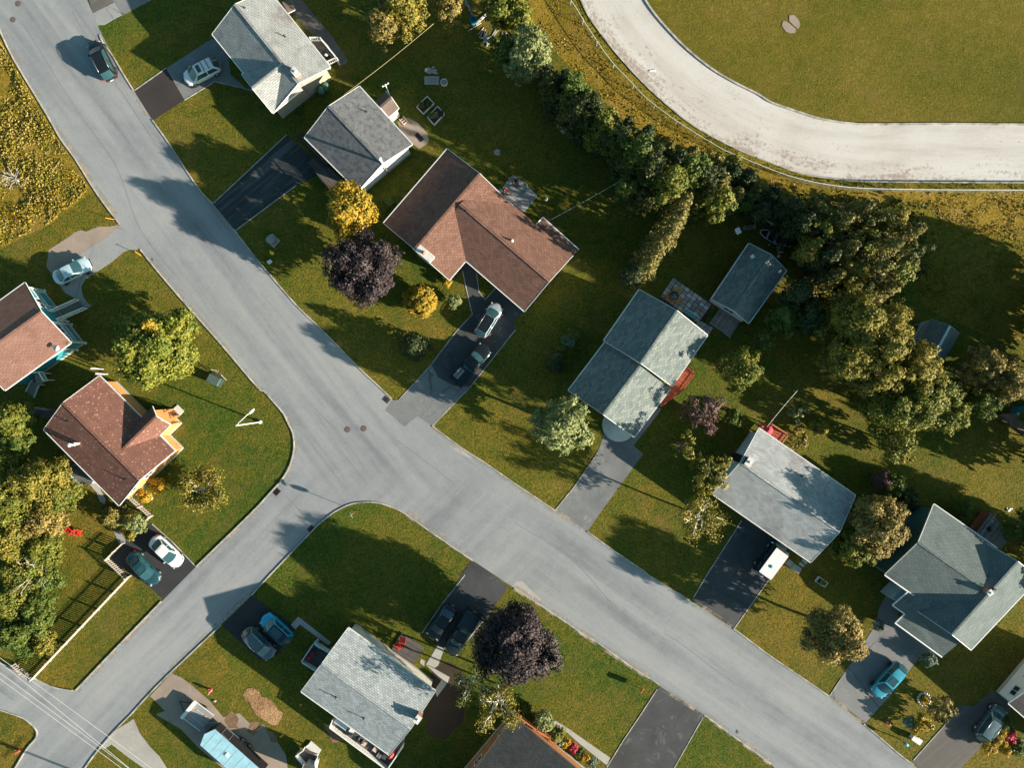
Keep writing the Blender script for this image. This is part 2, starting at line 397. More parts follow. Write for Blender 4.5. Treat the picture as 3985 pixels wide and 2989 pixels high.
def kerb(pts, i=0, h=.12, wd=.13, name='kerb', mat='kerb'):
    strip(name, [w(p) for p in pts], wd, 0, h, mat)
kerb(smooth_line(P('@00 860 300 890 370 960 460 1060 630 1150 775'), 3))
kerb(smooth_line(P('@00 1310 1030 1480 1270 1620 1490 1740 1659 @01 1830 90'), 3))
kerb(smooth_line(P('@01 2010 310 2212 570 @11 210 820 370 1000 560 1180 860 1490 1040 1659 @12 1160 115'), 3))
kerb(smooth_line(P('@12 1510 350 1750 530 1960 665 2212 840 @22 350 1075'), 3))
kerb(smooth_line(P('@22 630 1260 840 1410 1120 1600 @23 1160 0 1510 215'), 3))
kerb(smooth_line(P('@23 1890 460 2090 610 2212 700 @33 530 1040'), 3))
kerb(smooth_line(P('@33 830 1280 1000 1425 1170 1570 1260 1630'), 3))
kerb(smooth_line(P('S -260 -260 @00 -100 50 0 260 120 510 390 960 520 1190 650 1370 830 1659 @01 1030 270'), 3))
kerb(smooth_line(P('@01 1210 490 1370 690 1600 960 1900 1300 2212 1670 @12 60 50 150 150 230 245 270 330 305 400 318 480 318 550 300 640 265 730 200 830 100 940 0 1050 @02 2000 1260 1690 1560'), 3))
kerb(smooth_line(P('@03 1390 225 1280 340 950 680 655 990'), 3))
kerb(smooth_line(P('@03 625 995 560 985 480 970 400 940 300 890 200 850 0 755 S -500 2420'), 3))
kerb(smooth_line(P('@12 1860 1510 1550 1300 1280 1110 1200 1065 1110 1030 1040 1012 960 1005 860 1012 790 1030 720 1062 640 1110 560 1175 480 1250 90 1659 @03 2170 170'), 3))
kerb(smooth_line(P('@03 1905 430 1450 860 1260 1055 1130 1200'), 3))
kerb(smooth_line(P('@03 1130 1200 1000 1330 870 1480 790 1580 720 1680'), 3))
kerb(smooth_line(P('@03 0 1160 90 1190 200 1230 265 1280 310 1330 320 1370 300 1420 230 1500 120 1680'), 3))
kerb(smooth_line(P('@23 0 110 380 360 580 500 730 590 1010 790 1200 910 1250 945'), 3), 0, .05)
kerb(smooth_line(P('@23 1640 1205 1780 1310 2000 1470 2212 1630'), 3), 0, .05)

DZ = .020
dn = 0
def drive(s, mat, z=DZ, name='driveway'):
    sheet(name, P(s), z, mat)
drive('@00 748 -60 960 -20 985 20 800 112', 'driveway_brown', .034)
drive('@00 985 20 1050 128 1000 152 900 210 840 215 800 112', 'driveway_pale', .036)
drive('@00 960 -20 985 20 1052 130 1300 0 1360 -60 980 -60', 'driveway_grey')
drive('@00 1150 775 1430 585 1590 860 1310 1040 1210 930', 'driveway_umber')
drive('@00 1430 585 1640 450 1760 370 1830 330 1960 420 1985 640 2120 760 @10 60 760 @00 2200 800 2060 750 1850 700 1590 860', 'driveway_grey', .016)
drive('F 458 440 F 620 290 F 668 335 F 700 372 F 640 400 F 510 497', 'driveway_streaked')
drive('@01 1040 275 1215 492 1120 490 1060 510 970 590 880 650 800 700 735 745 700 810 710 880 750 945 790 975 735 1003 640 905 560 862 500 770 440 700 690 530 900 390', 'driveway_pale')
sheet('gravel_verge', P('@01 420 490 500 440 600 375 640 340 700 320 740 335 850 290 940 290 1020 275 1030 290 900 392 690 532 450 700 400 640'), .012, 'gravel')
drive('@11 1500 1480 1710 1200 1855 1045 1830 960 1765 670 1800 560 1900 600 1905 850 1965 925 2070 800 2300 1030 2205 1100 2225 1180 1830 1680 1700 1659 1560 1590', 'driveway_dark')
drive('@11 1500 1475 1560 1590 1700 1662 1830 1670 @12 1510 350 1385 262 1270 350 1108 212 1160 130 1235 122', 'driveway_grey', .036)
drive('@22 350 1075 530 860 720 580 800 350 950 260 1260 190 1265 215 1030 520 1112 590 770 1060 632 1258 500 1190', 'driveway_grey')
drive('@23 1532 212 @22 1645 1659 1960 1160 2170 1080 @32 330 1420 180 1440 60 1610 @23 2190 45 1895 460 1720 330', 'driveway_dark')
drive('@33 532 1038 640 880 940 420 960 300 1060 100 1180 240 1120 350 1540 640 1440 700 1330 680 1060 1040 850 1270', 'driveway_grey')
drive('@33 1250 1600 1580 1240 1640 1120 1780 1130 1940 1000 2110 1120 2080 1200 1990 1330 1650 1680 1330 1690', 'driveway_brown')
drive('@23 1262 958 1440 1070 1625 1200 1628 1240 1370 1680 1340 1760 720 1760 800 1665 1225 985', 'driveway_dark')
drive('F 915 1370 F 1017 1212 F 1040 1222 F 1098 1268 F 1075 1300 F 1030 1370 F 978 1412', 'driveway_dark')
drive('F 480 1352 F 545 1287 F 640 1355 F 600 1415 F 560 1425', 'driveway_black')
drive('@02 1060 1375 1120 1260 1310 1190 1480 1340 1690 1560 @03 1410 210 1340 150 1270 90 1140 0 @02 1000 1560 960 1480', 'driveway_black')
sheet('gravel_lane', P('@03 1475 845 1560 880 1660 960 1800 1080 1920 1225 2060 1190 2160 1290 @13 60 1290 150 1400 250 1550 270 1720 @03 2212 1700 1960 1700 1700 1480 1560 1330 1340 1200 1420 1170 1330 1080 1290 1045 1380 950'), .014, 'gravel')
sheet('gravel_lane', P('@03 1150 1240 1200 1360 1290 1480 1370 1560 1460 1700 1290 1700 1130 1590 960 1460 900 1500 870 1480 1000 1335'), .014, 'gravel_pale')
sheet('straw_patch', [(680 + x / 4.25, 2600 + y / 4.25) for x, y in ((1200, 340), (1300, 330), (1390, 400), (1430, 480), (1520, 490), (1660, 600), (1700, 690), (1790, 750), (1760, 850), (1690, 950), (1600, 950), (1480, 870), (1350, 780), (1290, 690), (1240, 570), (1150, 540), (1130, 440))], .03, 'straw')
sheet('dirt_patch', [(680 + x / 4.25, 2600 + y / 4.25) for x, y in ((870, 760), (930, 710), (1010, 770), (1060, 850), (1020, 960), (1060, 1000), (900, 1000), (820, 880))], .016, 'dirt')
sheet('dirt_patch', [(680 + x / 4.25, 2600 + y / 4.25) for x, y in ((1250, 900), (1380, 890), (1430, 1000), (1300, 1130), (1200, 1060))], .016, 'dirt')
sheet('dirt_patch', [(680 + x / 4.25, 2600 + y / 4.25) for x, y in ((1480, 1000), (1600, 1060), (1690, 1140), (1680, 1240), (1590, 1230), (1560, 1130))], .016, 'dirt')
sheet('dirt_patch', P('@13 570 1280 620 1285 700 1330 760 1400 740 1430 650 1450 620 1370'), .016, 'dirt')
sheet('dirt_patch', P('F 935 1440 F 970 1430 F 1000 1450 F 1010 1490 F 1000 1560 F 960 1600 F 925 1590 F 915 1540'), .010, 'soil')
sheet('garden_bed', P('@10 1210 1040 1300 1010 1390 1060 1470 1150 1480 1220 1400 1280 1330 1230 1230 1110'), .016, 'gravel')
sheet('paved_lane', P('@10 215 -40 380 -10 640 300 785 520 760 555 700 560 600 430 330 140'), .016, 'driveway_brown')
sheet('path', P('@13 290 430 355 358 640 580 615 605 370 425 330 470'), .022, 'concrete')
sheet('path', P('@02 740 810 790 805 850 870 910 980 905 1030 860 1000 830 920 770 850'), .022, 'concrete')
sheet('path', P('@02 980 1260 1030 1250 1085 1340 1040 1390'), .022, 'driveway_pale')
sheet('path', P('@23 320 1290 350 1250 480 1330 620 1430 830 1575 800 1640 560 1450 440 1340'), .022, 'concrete')
sheet('path', P('@33 1990 1310 2030 1300 2080 1340 2140 1400 2230 1430 2230 1480 2150 1460 2060 1400'), .022, 'driveway_pale')
for s in ('@13 1560 600 1610 640 1560 780 1530 800 1455 770', '@13 1455 775 1525 805 1660 880 1640 930 1560 870', '@13 1410 720 1445 740 1440 785 1405 760', '@13 1590 905 1635 935 1550 1050 1530 990'):
    sheet('path', P(s), .022, 'concrete')
for s in ('@32 190 1495 230 1530 200 1570 150 1535', '@32 235 1535 300 1580 275 1625 200 1575', '@32 310 1495 350 1525 335 1545 300 1510', '@32 285 1520 325 1550 310 1570 270 1540'):
    sheet('path', P(s), .03, 'concrete')
# seams, patches and covers in the street
for s in ('@00 200 200 420 560 700 1000 1000 1430 @01 1200 300 1500 700', '@12 1100 210 1180 270 1270 350 1330 290 1385 262', '@12 240 950 330 1040 470 1190', '@00 620 100 900 560 1250 1100 1500 1450', '@12 1200 470 1500 690 1700 850', '@12 500 200 655 360', '@22 0 1180 500 1500 @23 900 300 1300 560', '@23 1290 500 1420 580 1700 790 1900 930'):
    strip('tar_seam', [w(p) for p in smooth_line(P(s), 6)], .07, 0, RZ + .004, 'road_seam')
sheet('road_patch', P('@12 1690 500 1760 540 1860 640 1780 600 1700 560'), RZ + .004, 'gravel_pale')
sheet('road_patch', P('@23 10 60 70 50 150 130 240 215 220 235 120 180 0 100'), RZ + .004, 'gravel_pale')

def mat_grit():
    m, n, l, b = nt('grit'); p = pos(n); b.inputs['Roughness'].default_value = .95
    r = ramp(n, [(.26, .21, .16), (.36, .31, .25)]); g = noise(n, l, p, 7, 4, .8); l.new(g.outputs[0], r.inputs[0]); l.new(r.outputs[0], b.inputs['Base Color'])
    a = noise(n, l, p, .55, 7, .75, .3); l.new(mapr(n, l, a.outputs[0], .46, .60, 0, .85), b.inputs['Alpha'])
mat_grit()
def grit(s, wd=.55, off=0.0):
    V = [w(q) for q in smooth_line(P(s), 3)]; A_, B_ = ribbon(V, 2 * off) if off else (V, V); strip('road_grit', [Vector((v.x, v.y, 0)) for v in (A_ if off else V)], wd, RZ - .01, RZ + .006, 'grit')
grit('@00 0 260 120 510 390 960 520 1190 650 1370 830 1659 @01 1030 270', .7, .25)
grit('@01 1210 490 1370 690 1600 960 1900 1300 2212 1670 @12 60 50 150 150 270 330 318 480 300 620 200 830 0 1050 @02 2000 1260 1690 1560', .5, .15)
grit('@03 1390 225 1280 340 950 680 655 990', .6, .2); grit('@12 1860 1510 1550 1300 1280 1110', .8, -.2)
grit('@23 0 110 380 360 580 500 1010 790 1250 945', .7, .1); grit('@23 1640 1205 2000 1470 2212 1630', .7, .1)
grit('@12 1510 350 1750 530 1960 665 2212 840 @22 350 1075', .5, -.2); grit('@22 350 1075 630 1260', .5, 0); grit('@23 1532 212 1890 460', .6, 0); grit('@33 530 1040 830 1280', .5, 0)
grit('@03 2212 130 1900 430 1450 860 1260 1055', .6, -.3); grit('@23 1250 960 1630 1200', .5, 0); grit('@00 1150 775 1210 930 1310 1040', .35, 0)
for s_ in ('@23 1232 985 1100 1190 945 1420 800 1655', '@23 1545 195 @22 1650 1650 1960 1165', '@23 2190 45 1900 455', '@23 1628 1225 1370 1680', '@12 1225 122 @11 1500 1480 1710 1200 1855 1045 1832 960 1768 670', '@12 1510 350 @11 1830 1680 2225 1180', '@00 1590 860 1850 700 2060 750', '@00 1160 775 1430 585', '@11 1890 690 1910 850 1965 922 2070 800', '@13 1420 500 1600 240 1790 0', '@13 1700 700 1960 380', '@02 1310 1195 1480 1345 1685 1560', '@22 360 1070 530 860 720 580', '@33 545 1030 640 885', '@33 1260 1595 1580 1235', 'F 510 497 F 640 400', 'F 462 438 F 620 290'):
    strip('driveway_edging', [w(q) for q in P(s_)], .1, 0, .05, 'kerb')
# ---- running track
OUT = smooth_line(P('S 2020 -420 S 2090 -250 @20 490 -150 575 0 650 150 780 330 900 480 1120 720 1350 930 1560 1090 1830 1240 2000 1320 2212 1400 @30 250 1480 500 1530 850 1560 1400 1566 2212 1572 S 4800 713 S 6000 716'), 5)
INN = smooth_line(P('S 2400 -420 S 2430 -250 @20 1050 -150 1130 0 1220 130 1350 280 1500 430 1700 590 1900 710 2100 810 2212 880 @30 200 940 450 1020 700 1060 900 1070 1500 1066 2212 1072 S 4800 486 S 6000 490'), 5)
def resample(P_, n):
    V = [Vector(p) for p in P_]; d = [0]
    for a, b in zip(V, V[1:]): d.append(d[-1] + (b - a).length)
    out = []; k = 0
    for i in range(n):
        q = d[-1] * i / (n - 1)
        while k < len(V) - 2 and d[k + 1] < q: k += 1
        out.append(V[k].lerp(V[k + 1], (q - d[k]) / max(1e-6, d[k + 1] - d[k])))
    return out
def track():
    mb = MB(); A = [w(p, 0) for p in resample([p for p in OUT if p[0] < 4600], 140)]; B_ = [w(p, 0) for p in resample([p for p in INN if p[0] < 4600], 140)]; u = 0
    for i in range(139):
        du = ((A[i + 1] - A[i]).length + (B_[i + 1] - B_[i]).length) / 2
        for k in range(4):
            q = [A[i].lerp(B_[i], k / 4), A[i + 1].lerp(B_[i + 1], k / 4), A[i + 1].lerp(B_[i + 1], (k + 1) / 4), A[i].lerp(B_[i], (k + 1) / 4)]
            mb.face([(v.x, v.y, .012) for v in q], 0, [(u, k / 4), (u + du, k / 4), (u + du, (k + 1) / 4), (u, (k + 1) / 4)])
        u += du
    tag(mb.build('running_track', 'sand'), None, None, None, 'structure')
track()
sheet('infield', INN + [(6000, -3000), (2200, -3000)], .016, 'infield')
FEN = smooth_line(P('S 2120 -300 @20 400 -140 460 0 530 110 640 290 820 550 960 700 1110 860 1260 980 1430 1100 1740 1290 1870 1350 2212 1490 @30 250 1560 500 1610 800 1640 1400 1652 2212 1655 S 4800 752 S 6000 756'), 5)
sheet('verge', OUT + FEN[::-1], .008, 'rough')
HEDGE = P('S 1960 -300 @20 120 0 180 250 330 420 560 650 800 900 1000 1100 1350 1300 1800 1500 S 3080 760 S 3330 790 S 3600 800 S 3760 900 S 4100 960 S 6000 1000')
sheet('meadow', FEN + HEDGE[::-1], .004, 'meadow')
sheet('meadow', P('S 3200 790 S 3600 800 S 3760 900 S 4100 960 S 4300 1300 S 3900 1330 S 3640 1220 S 3560 1150 S 3580 960 S 3400 850'), .005, 'rough')
strip('track_edging', [w(p) for p in INN], .22, 0, .16, 'kerb')
strip('track_edging', [w(p) for p in OUT], .14, 0, .12, 'kerb')
sheet('wild_field', P('S -900 -200 @00 -20 260 40 400 120 500 270 760 380 960 520 1200 640 1370 800 1640 @01 700 60 560 170 420 280 250 360 100 430 0 490 S -900 1350'), .012, 'meadow')

# ---- tufts: growth nobody could count
def cards(P3, Nn, S, asp=1.0):
    """P3 centres, Nn normals, S sizes -> quads (verts, faces)"""
    k = len(P3); rv = RNG.normal(size=(k, 3)); a = np.cross(Nn, rv); a /= np.linalg.norm(a, axis=1)[:, None] + 1e-9
    b = np.cross(Nn, a); a = a * S[:, None] * .5; b = b * S[:, None] * .5 * asp
    bend = Nn * S[:, None] * .14
    V = np.stack([P3 - a - b * .55 - bend, P3 + a * .25 - b - bend * .2, P3 + a + b * .45 - bend, P3 - a * .2 + b], 1).reshape(-1, 3)
    return V
def card_mesh(name, V, mat, parent=None, loc=(0, 0, 0)):
    k = len(V) // 4; me = bpy.data.meshes.new(name)
    me.vertices.add(len(V)); me.vertices.foreach_set('co', (V - np.array(loc)).astype(np.float32).ravel())
    me.loops.add(4 * k); me.loops.foreach_set('vertex_index', np.arange(4 * k, dtype=np.int32))
    me.polygons.add(k); me.polygons.foreach_set('loop_start', np.arange(0, 4 * k, 4, dtype=np.int32)); me.polygons.foreach_set('loop_total', np.full(k, 4, np.int32))
    me.materials.append(M[mat]); me.update(calc_edges=True); me.validate()
    o = bpy.data.objects.new(name, me); COL.objects.link(o)
    if parent is not None: o.parent = parent
    return o
def inpoly(x, y, poly):
    c = np.zeros(len(x), bool); j = len(poly) - 1
    for i in range(len(poly)):
        xi, yi = poly[i]; xj, yj = poly[j]
        c ^= ((yi > y) != (yj > y)) & (x < (xj - xi) * (y - yi) / (yj - yi + 1e-12) + xi); j = i
    return c
def tufts(name, poly, dens, hmin, hmax, size, mat, label, clump=.25, thr=.48):
    pw = [tuple(w(p)[:2]) for p in poly]; xs = [p[0] for p in pw]; ys = [p[1] for p in pw]
    x0, x1 = max(min(xs), -75), min(max(xs), 75); y0, y1 = max(min(ys), -60), min(max(ys), 60)
    k = int((x1 - x0) * (y1 - y0) * dens); x = RNG.uniform(x0, x1, k); y = RNG.uniform(y0, y1, k); ok = inpoly(x, y, pw); x = x[ok]; y = y[ok]
    f = np.array([mnoise.fractal(Vector((a * clump, b_ * clump, 3.3)), .9, 2.0, 4) for a, b_ in zip(x, y)]); f = (f + .5).clip(0, 1)
    keep = f > thr * RNG.uniform(.6, 1.2, len(f)); x, y, f = x[keep], y[keep], f[keep]
    h = hmin + (hmax - hmin) * ((f - .35).clip(0, 1) / .6).clip(0, 1) * RNG.uniform(.5, 1, len(f))
    N = RNG.normal(size=(len(x), 3)) * [.9, .9, .35] + [0, 0, .5]; N /= np.linalg.norm(N, axis=1)[:, None]
    V = cards(np.stack([x, y, h * RNG.uniform(.3, 1, len(x))], 1), N, size * RNG.uniform(.5, 1.3, len(x)))
    V[:, 2] = V[:, 2].clip(.01)
    o = card_mesh(name, V, mat); return tag(o, label, name.replace('_', ' '), None, 'stuff')
leafm('leaf_meadow', [(.13, .085, .012), (.23, .15, .02), (.30, .21, .045), (.15, .13, .02)])
leafm('leaf_wild', [(.12, .12, .014), (.20, .18, .022), (.29, .23, .038), (.38, .29, .09), (.16, .16, .025)])
leafm('leaf_verge', [(.06, .07, .010), (.12, .11, .014), (.19, .155, .02), (.09, .10, .014)])
leafm('leaf_rod', [(.40, .20, .01), (.48, .27, .02), (.26, .18, .02), (.15, .13, .02)])
WILD = P('S -300 -100 @00 -20 260 30 400 100 520 240 760 360 960 500 1200 620 1370 770 1640 @01 680 60 540 170 400 280 240 350 100 420 0 480 S -300 1000')
tufts('wild_growth', WILD, 70, .05, .5, .2, 'leaf_wild', 'rough weeds, shrubs and tall grass beside the upper left street', .35, .12)
tufts('goldenrod', P('@01 0 60 250 80 420 0 @00 480 1500 600 1400 740 1600 @01 640 70 500 150 350 240 200 320 0 400'), 20, .35, .7, .17, 'leaf_rod', 'orange yellow goldenrod flowering at the lower end of the weed field', .5, .52)
tufts('tall_grass', FEN + HEDGE[::-1], 16, .02, .22, .17, 'leaf_meadow', 'dry golden grass between the track fence and the hedgerow', .4, .2)
tufts('tall_grass', OUT + FEN[::-1], 14, .02, .25, .17, 'leaf_verge', 'greenish rough grass between the sand track and its fence', .6, .4)
tufts('tall_grass', P('S 3200 790 S 3600 800 S 3760 780 S 4300 760 S 4300 1300 S 3900 1330 S 3640 1220 S 3560 1150 S 3580 960 S 3400 850'), 16, .02, .25, .18, 'leaf_verge', 'rough yellow grass right of the big spruce thicket', .4, .2)

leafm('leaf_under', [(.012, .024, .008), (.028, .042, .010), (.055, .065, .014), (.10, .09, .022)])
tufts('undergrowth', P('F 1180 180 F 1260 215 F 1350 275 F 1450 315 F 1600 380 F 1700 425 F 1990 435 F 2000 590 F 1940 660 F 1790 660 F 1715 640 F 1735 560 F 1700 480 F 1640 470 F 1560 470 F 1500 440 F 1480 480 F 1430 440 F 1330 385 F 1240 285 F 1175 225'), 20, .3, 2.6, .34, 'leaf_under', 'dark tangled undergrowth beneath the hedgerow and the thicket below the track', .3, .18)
# ================================================================ more materials
plain('trim', (.60, .60, .59), .5, .06, 4); plain('white_wood', (.62, .62, .60), .6, .1, 3)
plain('grey_wood', (.25, .25, .25), .8, .25, 3); plain('concrete_light', (.5, .49, .47), .85, .12, 2)
plain('metal', (.32, .33, .34), .4, .12, 4, .7); plain('dark', (.014, .014, .016), .6, .3, 3); plain('rubber', (.022, .022, .022), .85, .3, 6)
plain('brick', (.30, .16, .12), .9, .35, 9); plain('clay', (.5, .16, .07), .7, .1, 5); plain('orange', (.75, .26, .04), .6, .1, 4)
plain('red', (.62, .04, .025), .5, .1, 4); plain('yellow', (.75, .5, .02), .5, .1, 4); plain('green_plastic', (.06, .14, .10), .4, .15, 4)
plain('transformer', (.05, .075, .065), .6, .2, 4); plain('teal_cloth', (.08, .30, .34), .8, .15, 4); plain('cedar', (.42, .17, .07), .7, .2, 3)
plain('rock', (.30, .27, .25), .9, .35, 4, 0, .5); plain('log', (.28, .24, .21), .9, .35, 6); plain('blue_plastic', (.02, .22, .33), .5, .1, 4)
plain('skin', (.55, .33, .24), .6, .08, 10); plain('hair_red', (.42, .10, .03), .7, .3, 30); plain('hair_brown', (.22, .07, .05), .7, .3, 30)
plain('cloth_maroon', (.28, .03, .05), .85, .2, 12); plain('cloth_coral', (.60, .13, .08), .85, .2, 12); plain('cloth_dark', (.02, .022, .026), .85, .2, 12)
plain('iron', (.10, .065, .05), .7, .3, 8, .3); plain('bark', (.10, .085, .07), .9, .4, 6); plain('birch_bark', (.62, .58, .52), .8, .25, 8)
plain('dead_wood', (.30, .27, .24), .9, .25, 6); plain('sign_green', (.02, .25, .13), .5, .05, 4); plain('lamp_glass', (.6, .62, .62), .3, .05, 4)
plain('water', (.02, .20, .26), .1, .1, 2); plain('wire', (.5, .5, .5), .5, .1, 2, .6)
glass('glass'); glass('car_glass', (.022, .062, .072), .12); plain('blind', (.45, .52, .55), .5, .1, 4)  # car glass: teal base colour stands in for the reflected sky
def meshmat():
    m, n, l, b = nt('chain_link'); b.inputs['Base Color'].default_value = (.5, .52, .5, 1); b.inputs['Roughness'].default_value = .5
    uv = n.new('ShaderNodeUVMap'); uv.uv_map = 'UVMap'
    a = noise(n, l, uv.outputs[0], 30, 1, .5); l.new(mapr(n, l, a.outputs[0], .5, .56, .0, .55), b.inputs['Alpha'])
meshmat()
for nm, c, me_, ro in (('paint_black', (.012, .016, .018), .3, .22), ('paint_white', (.62, .63, .63), .0, .25), ('paint_silver', (.42, .47, .50), .5, .3), ('paint_paleblue', (.44, .58, .64), .3, .3),
                    ('paint_teal', (.02, .075, .09), .4, .25), ('paint_blue', (.015, .36, .60), .3, .22), ('paint_skyblue', (.06, .33, .44), .4, .22), ('paint_charcoal', (.02, .028, .032), .4, .28), ('paint_steel', (.10, .14, .155), .5, .25)):
    paint(nm, c, me_, ro)
plain('lens_red', (.30, .008, .010), .2, .05, 4); plain('lens_clear', (.36, .38, .38), .15, .05, 4)
leafm('leaf_red', [(.45, .02, .03), (.5, .05, .1), (.3, .02, .03)])

# ================================================================ cars
def loft(mb, secs, mi=0, cap=True):
    n = len(secs[0]); V = [p for s in secs for p in s]; F = []
    for i in range(len(secs) - 1):
        for k in range(n - 1): F.append((i * n + k, (i + 1) * n + k, (i + 1) * n + k + 1, i * n + k + 1))
    mb.grid(V, F, mi)
    if cap: mb.face(secs[0], mi); mb.face(secs[-1][::-1], mi)
KIND = {  # L, W, roof z, hood profile[(x frac, top z)], cabin x (base front, roof front, roof rear, base rear), belt z
 'sedan': (4.65, 1.82, 1.44, [(.5, .62), (.46, .74), (.34, .88), (.17, .97), (-.30, 1.02), (-.42, 1.03), (-.48, .93), (-.5, .7)], (.235, .07, -.19, -.35), .96),
 'suv':   (4.65, 1.88, 1.70, [(.5, .70), (.46, .92), (.34, 1.03), (.20, 1.10), (-.40, 1.13), (-.47, 1.08), (-.5, .8)], (.27, .115, -.36, -.462), 1.06),
 'hatch': (4.1, 1.76, 1.50, [(.5, .62), (.45, .80), (.34, .92), (.20, 1.0), (-.40, 1.04), (-.47, .98), (-.5, .7)], (.27, .10, -.35, -.455), .98),
 'pickup':(5.7, 1.98, 1.85, [(.5, .80), (.465, 1.02), (.34, 1.12), (.20, 1.17), (-.12, 1.18)], (.225, .12, -.06, -.115), 1.14)}
def wid(L, W_, x):   # body half width at x
    f = abs(x) / (L / 2); return W_ / 2 * (1 - .02 * f - .20 * max(0, (f - .72) / .28) ** 2.4)
def car(label, p, nose, kind, col, cat=None, roofcol=None, length=None, rails=False, sunroof=None, group=None, tonneau=False, ladder=False, crossbars=False):
    """p: centre px on the ground, nose: px the nose points to"""
    L, W_, rz_, prof, cab, belt = KIND[kind]
    if length: k = length / L; L *= k
    a = w(p, .8); b_ = w(nose, .8); rot = math.atan2(b_.y - a.y, b_.x - a.x)
    root = thing({'sedan': 'sedan_car', 'suv': 'suv_car', 'hatch': 'hatchback_car', 'pickup': 'pickup_truck'}[kind], label, cat or ('pickup truck' if kind == 'pickup' else 'car'), (a.x, a.y, DZ), group or ('vehicles parked on the driveways' if not label.startswith('black suv') else None), rot, True)
    mb = MB(); secs = []
    pts = sorted(set([q[0] for q in prof] + [.49, .475, .44, .4, .28, .1, 0, -.1, -.2, -.44, -.35, -.465, -.485]), reverse=True)
    pts = [q for q in pts if q >= prof[-1][0]]
    def top(x):
        for (x0, z0), (x1, z1) in zip(prof, prof[1:]):
            if x <= x0 and x >= x1: return z0 + (z1 - z0) * (x0 - x) / (x0 - x1)
        return prof[-1][1]
    for f in pts:
        x = f * L; zt = top(f); hw = wid(L, W_, x); zb = .24 + .1 * max(0, abs(f) * 2 - .85) * 4
        row = [(hw * .86, zb), (hw * .97, zb + .12), (hw, (zb + zt) / 2), (hw * .985, zt - .14), (hw * .93, zt - .04), (hw * .74, zt + .005), (hw * .4, zt + .03), (0, zt + .038)]
        bl = .40 * min(1, abs(f) * 2.05) ** 5 * (1 if f > 0 else .6); sg = 1 if f > 0 else -1
        if kind == 'pickup' and f < 0: bl = 0
        bx_ = lambda x, y: x - sg * bl * (abs(y) / hw) ** 2.4
        secs.append([(bx_(x, y), -y, z) for y, z in row] + [(bx_(x, y), y, z) for y, z in row[:-1][::-1]])
    loft(mb, secs, 0)
    # cabin shell
    c0, c1, c2, c3 = [q * L for q in cab]; hb = W_ / 2 * .93; hr = W_ / 2 * (.74 if kind != 'pickup' else .78)
    base = [(c0, hb * .88), (c0 - .12 * L * .5, hb), (c3 + .05 * L, hb), (c3, hb * .86)]; roof = [(c1, hr * .9), (c1 - .03 * L, hr), (c2 + .03 * L, hr), (c2, hr * .88)]
    def ring(q, z): return [(x, -y, z) for x, y in q] + [(x, y, z) for x, y in q[::-1]]
    B, T_ = ring(base, belt - .04), ring(roof, rz_ - .05); T2 = ring([(x * .985 if abs(x) > .1 else x, y * .93) for x, y in roof], rz_)
    n = 8
    for lo, hi in ((B, T_), (T_, T2)):
        for i in range(n):
            j = (i + 1) % n; mb.face([lo[i], lo[j], hi[j], hi[i]], 0, None, False)
    body = [body_m for body_m in (col,)]
    # domed roof
    G = []; nx, ny = 7, 7; xs = np.linspace(c1 * .985, c2 * .985, nx); V = []
    for i, x in enumerate(xs):
        e = min(i, nx - 1 - i); yw = hr * .93 * (1 if e > 0 else .9)
        for j in range(ny):
            y = -yw + 2 * yw * j / (ny - 1); ed = min(e, 1) * (1 - abs(y / yw) ** 3); V.append((x, y, rz_ + .035 * ed))
    mb.grid(V, [(i * ny + j, i * ny + j + 1, (i + 1) * ny + j + 1, (i + 1) * ny + j) for i in range(nx - 1) for j in range(ny - 1)], 1 if roofcol else 0)
    if kind == 'pickup':   # open load bed
        x0, x1 = c3 - .03, -L / 2; hw = W_ / 2 * .98; th = .09
        for s in (-1, 1): mb.box(((x0 + x1) / 2, s * (hw - th / 2), .78), (x0 - x1, th, .84))
        mb.box((x1 + .04, 0, .80), (.08, hw * 2 - .2, .78)); mb.box((x0 - .03, 0, .85), (.06, hw * 2 - .2, .8))
        mb.box(((x0 + x1) / 2, 0, .60), (x0 - x1 - .15, hw * 2 - .2, .10))
        mb.box((x1 - .05, 0, .5), (.12, hw * 1.9, .16), 0, 0)
    mb.build('body', [col, roofcol or col], root)
    g = MB(); 
    def pane(name, q, lift, mats='car_glass'):
        q = [Vector(v) for v in q]; c = sum(q, Vector()) / 4; nn = (q[1] - q[0]).cross(q[3] - q[0]).normalized()
        if nn.dot(c - Vector((0, 0, .7))) < 0: nn = -nn
        mb = MB(); r = [c + (v - c) * .95 + nn * lift for v in q]; e = [v - nn * .02 for v in r]
        mb.face(r); 
        for i in range(4): mb.face([e[i], e[(i + 1) % 4], r[(i + 1) % 4], r[i]])
        return mb.build(name, mats, root)
    zb_, zt_ = belt + .01, rz_ - .05
    def screen(name, xb, xt, yb, yt, sg):
        mb = MB(); n_ = 6; V = []
        for k, (x, y0, z) in enumerate(((xb, yb, zb_), ((xb + xt) / 2, (yb + yt) / 2, (zb_ + zt_) / 2), (xt, yt, zt_ + .02))):
            for q in range(n_ + 1):
                y = -y0 + 2 * y0 * q / n_; V.append((x + sg * (.05 + (.16 if k == 0 else .10 if k == 1 else .03) * (1 - (y / y0) ** 2)), y, z + .03))
        F = [(k * 7 + q, k * 7 + q + 1, (k + 1) * 7 + q + 1, (k + 1) * 7 + q) for k in range(2) for q in range(6)]
        mb.grid(V, F, 0); mb.face([V[q] for q in range(7)] + [(V[6][0] - sg * .3, V[6][1], zb_ - .02), (V[0][0] - sg * .3, V[0][1], zb_ - .02)]); mb.build(name, 'car_glass', root)
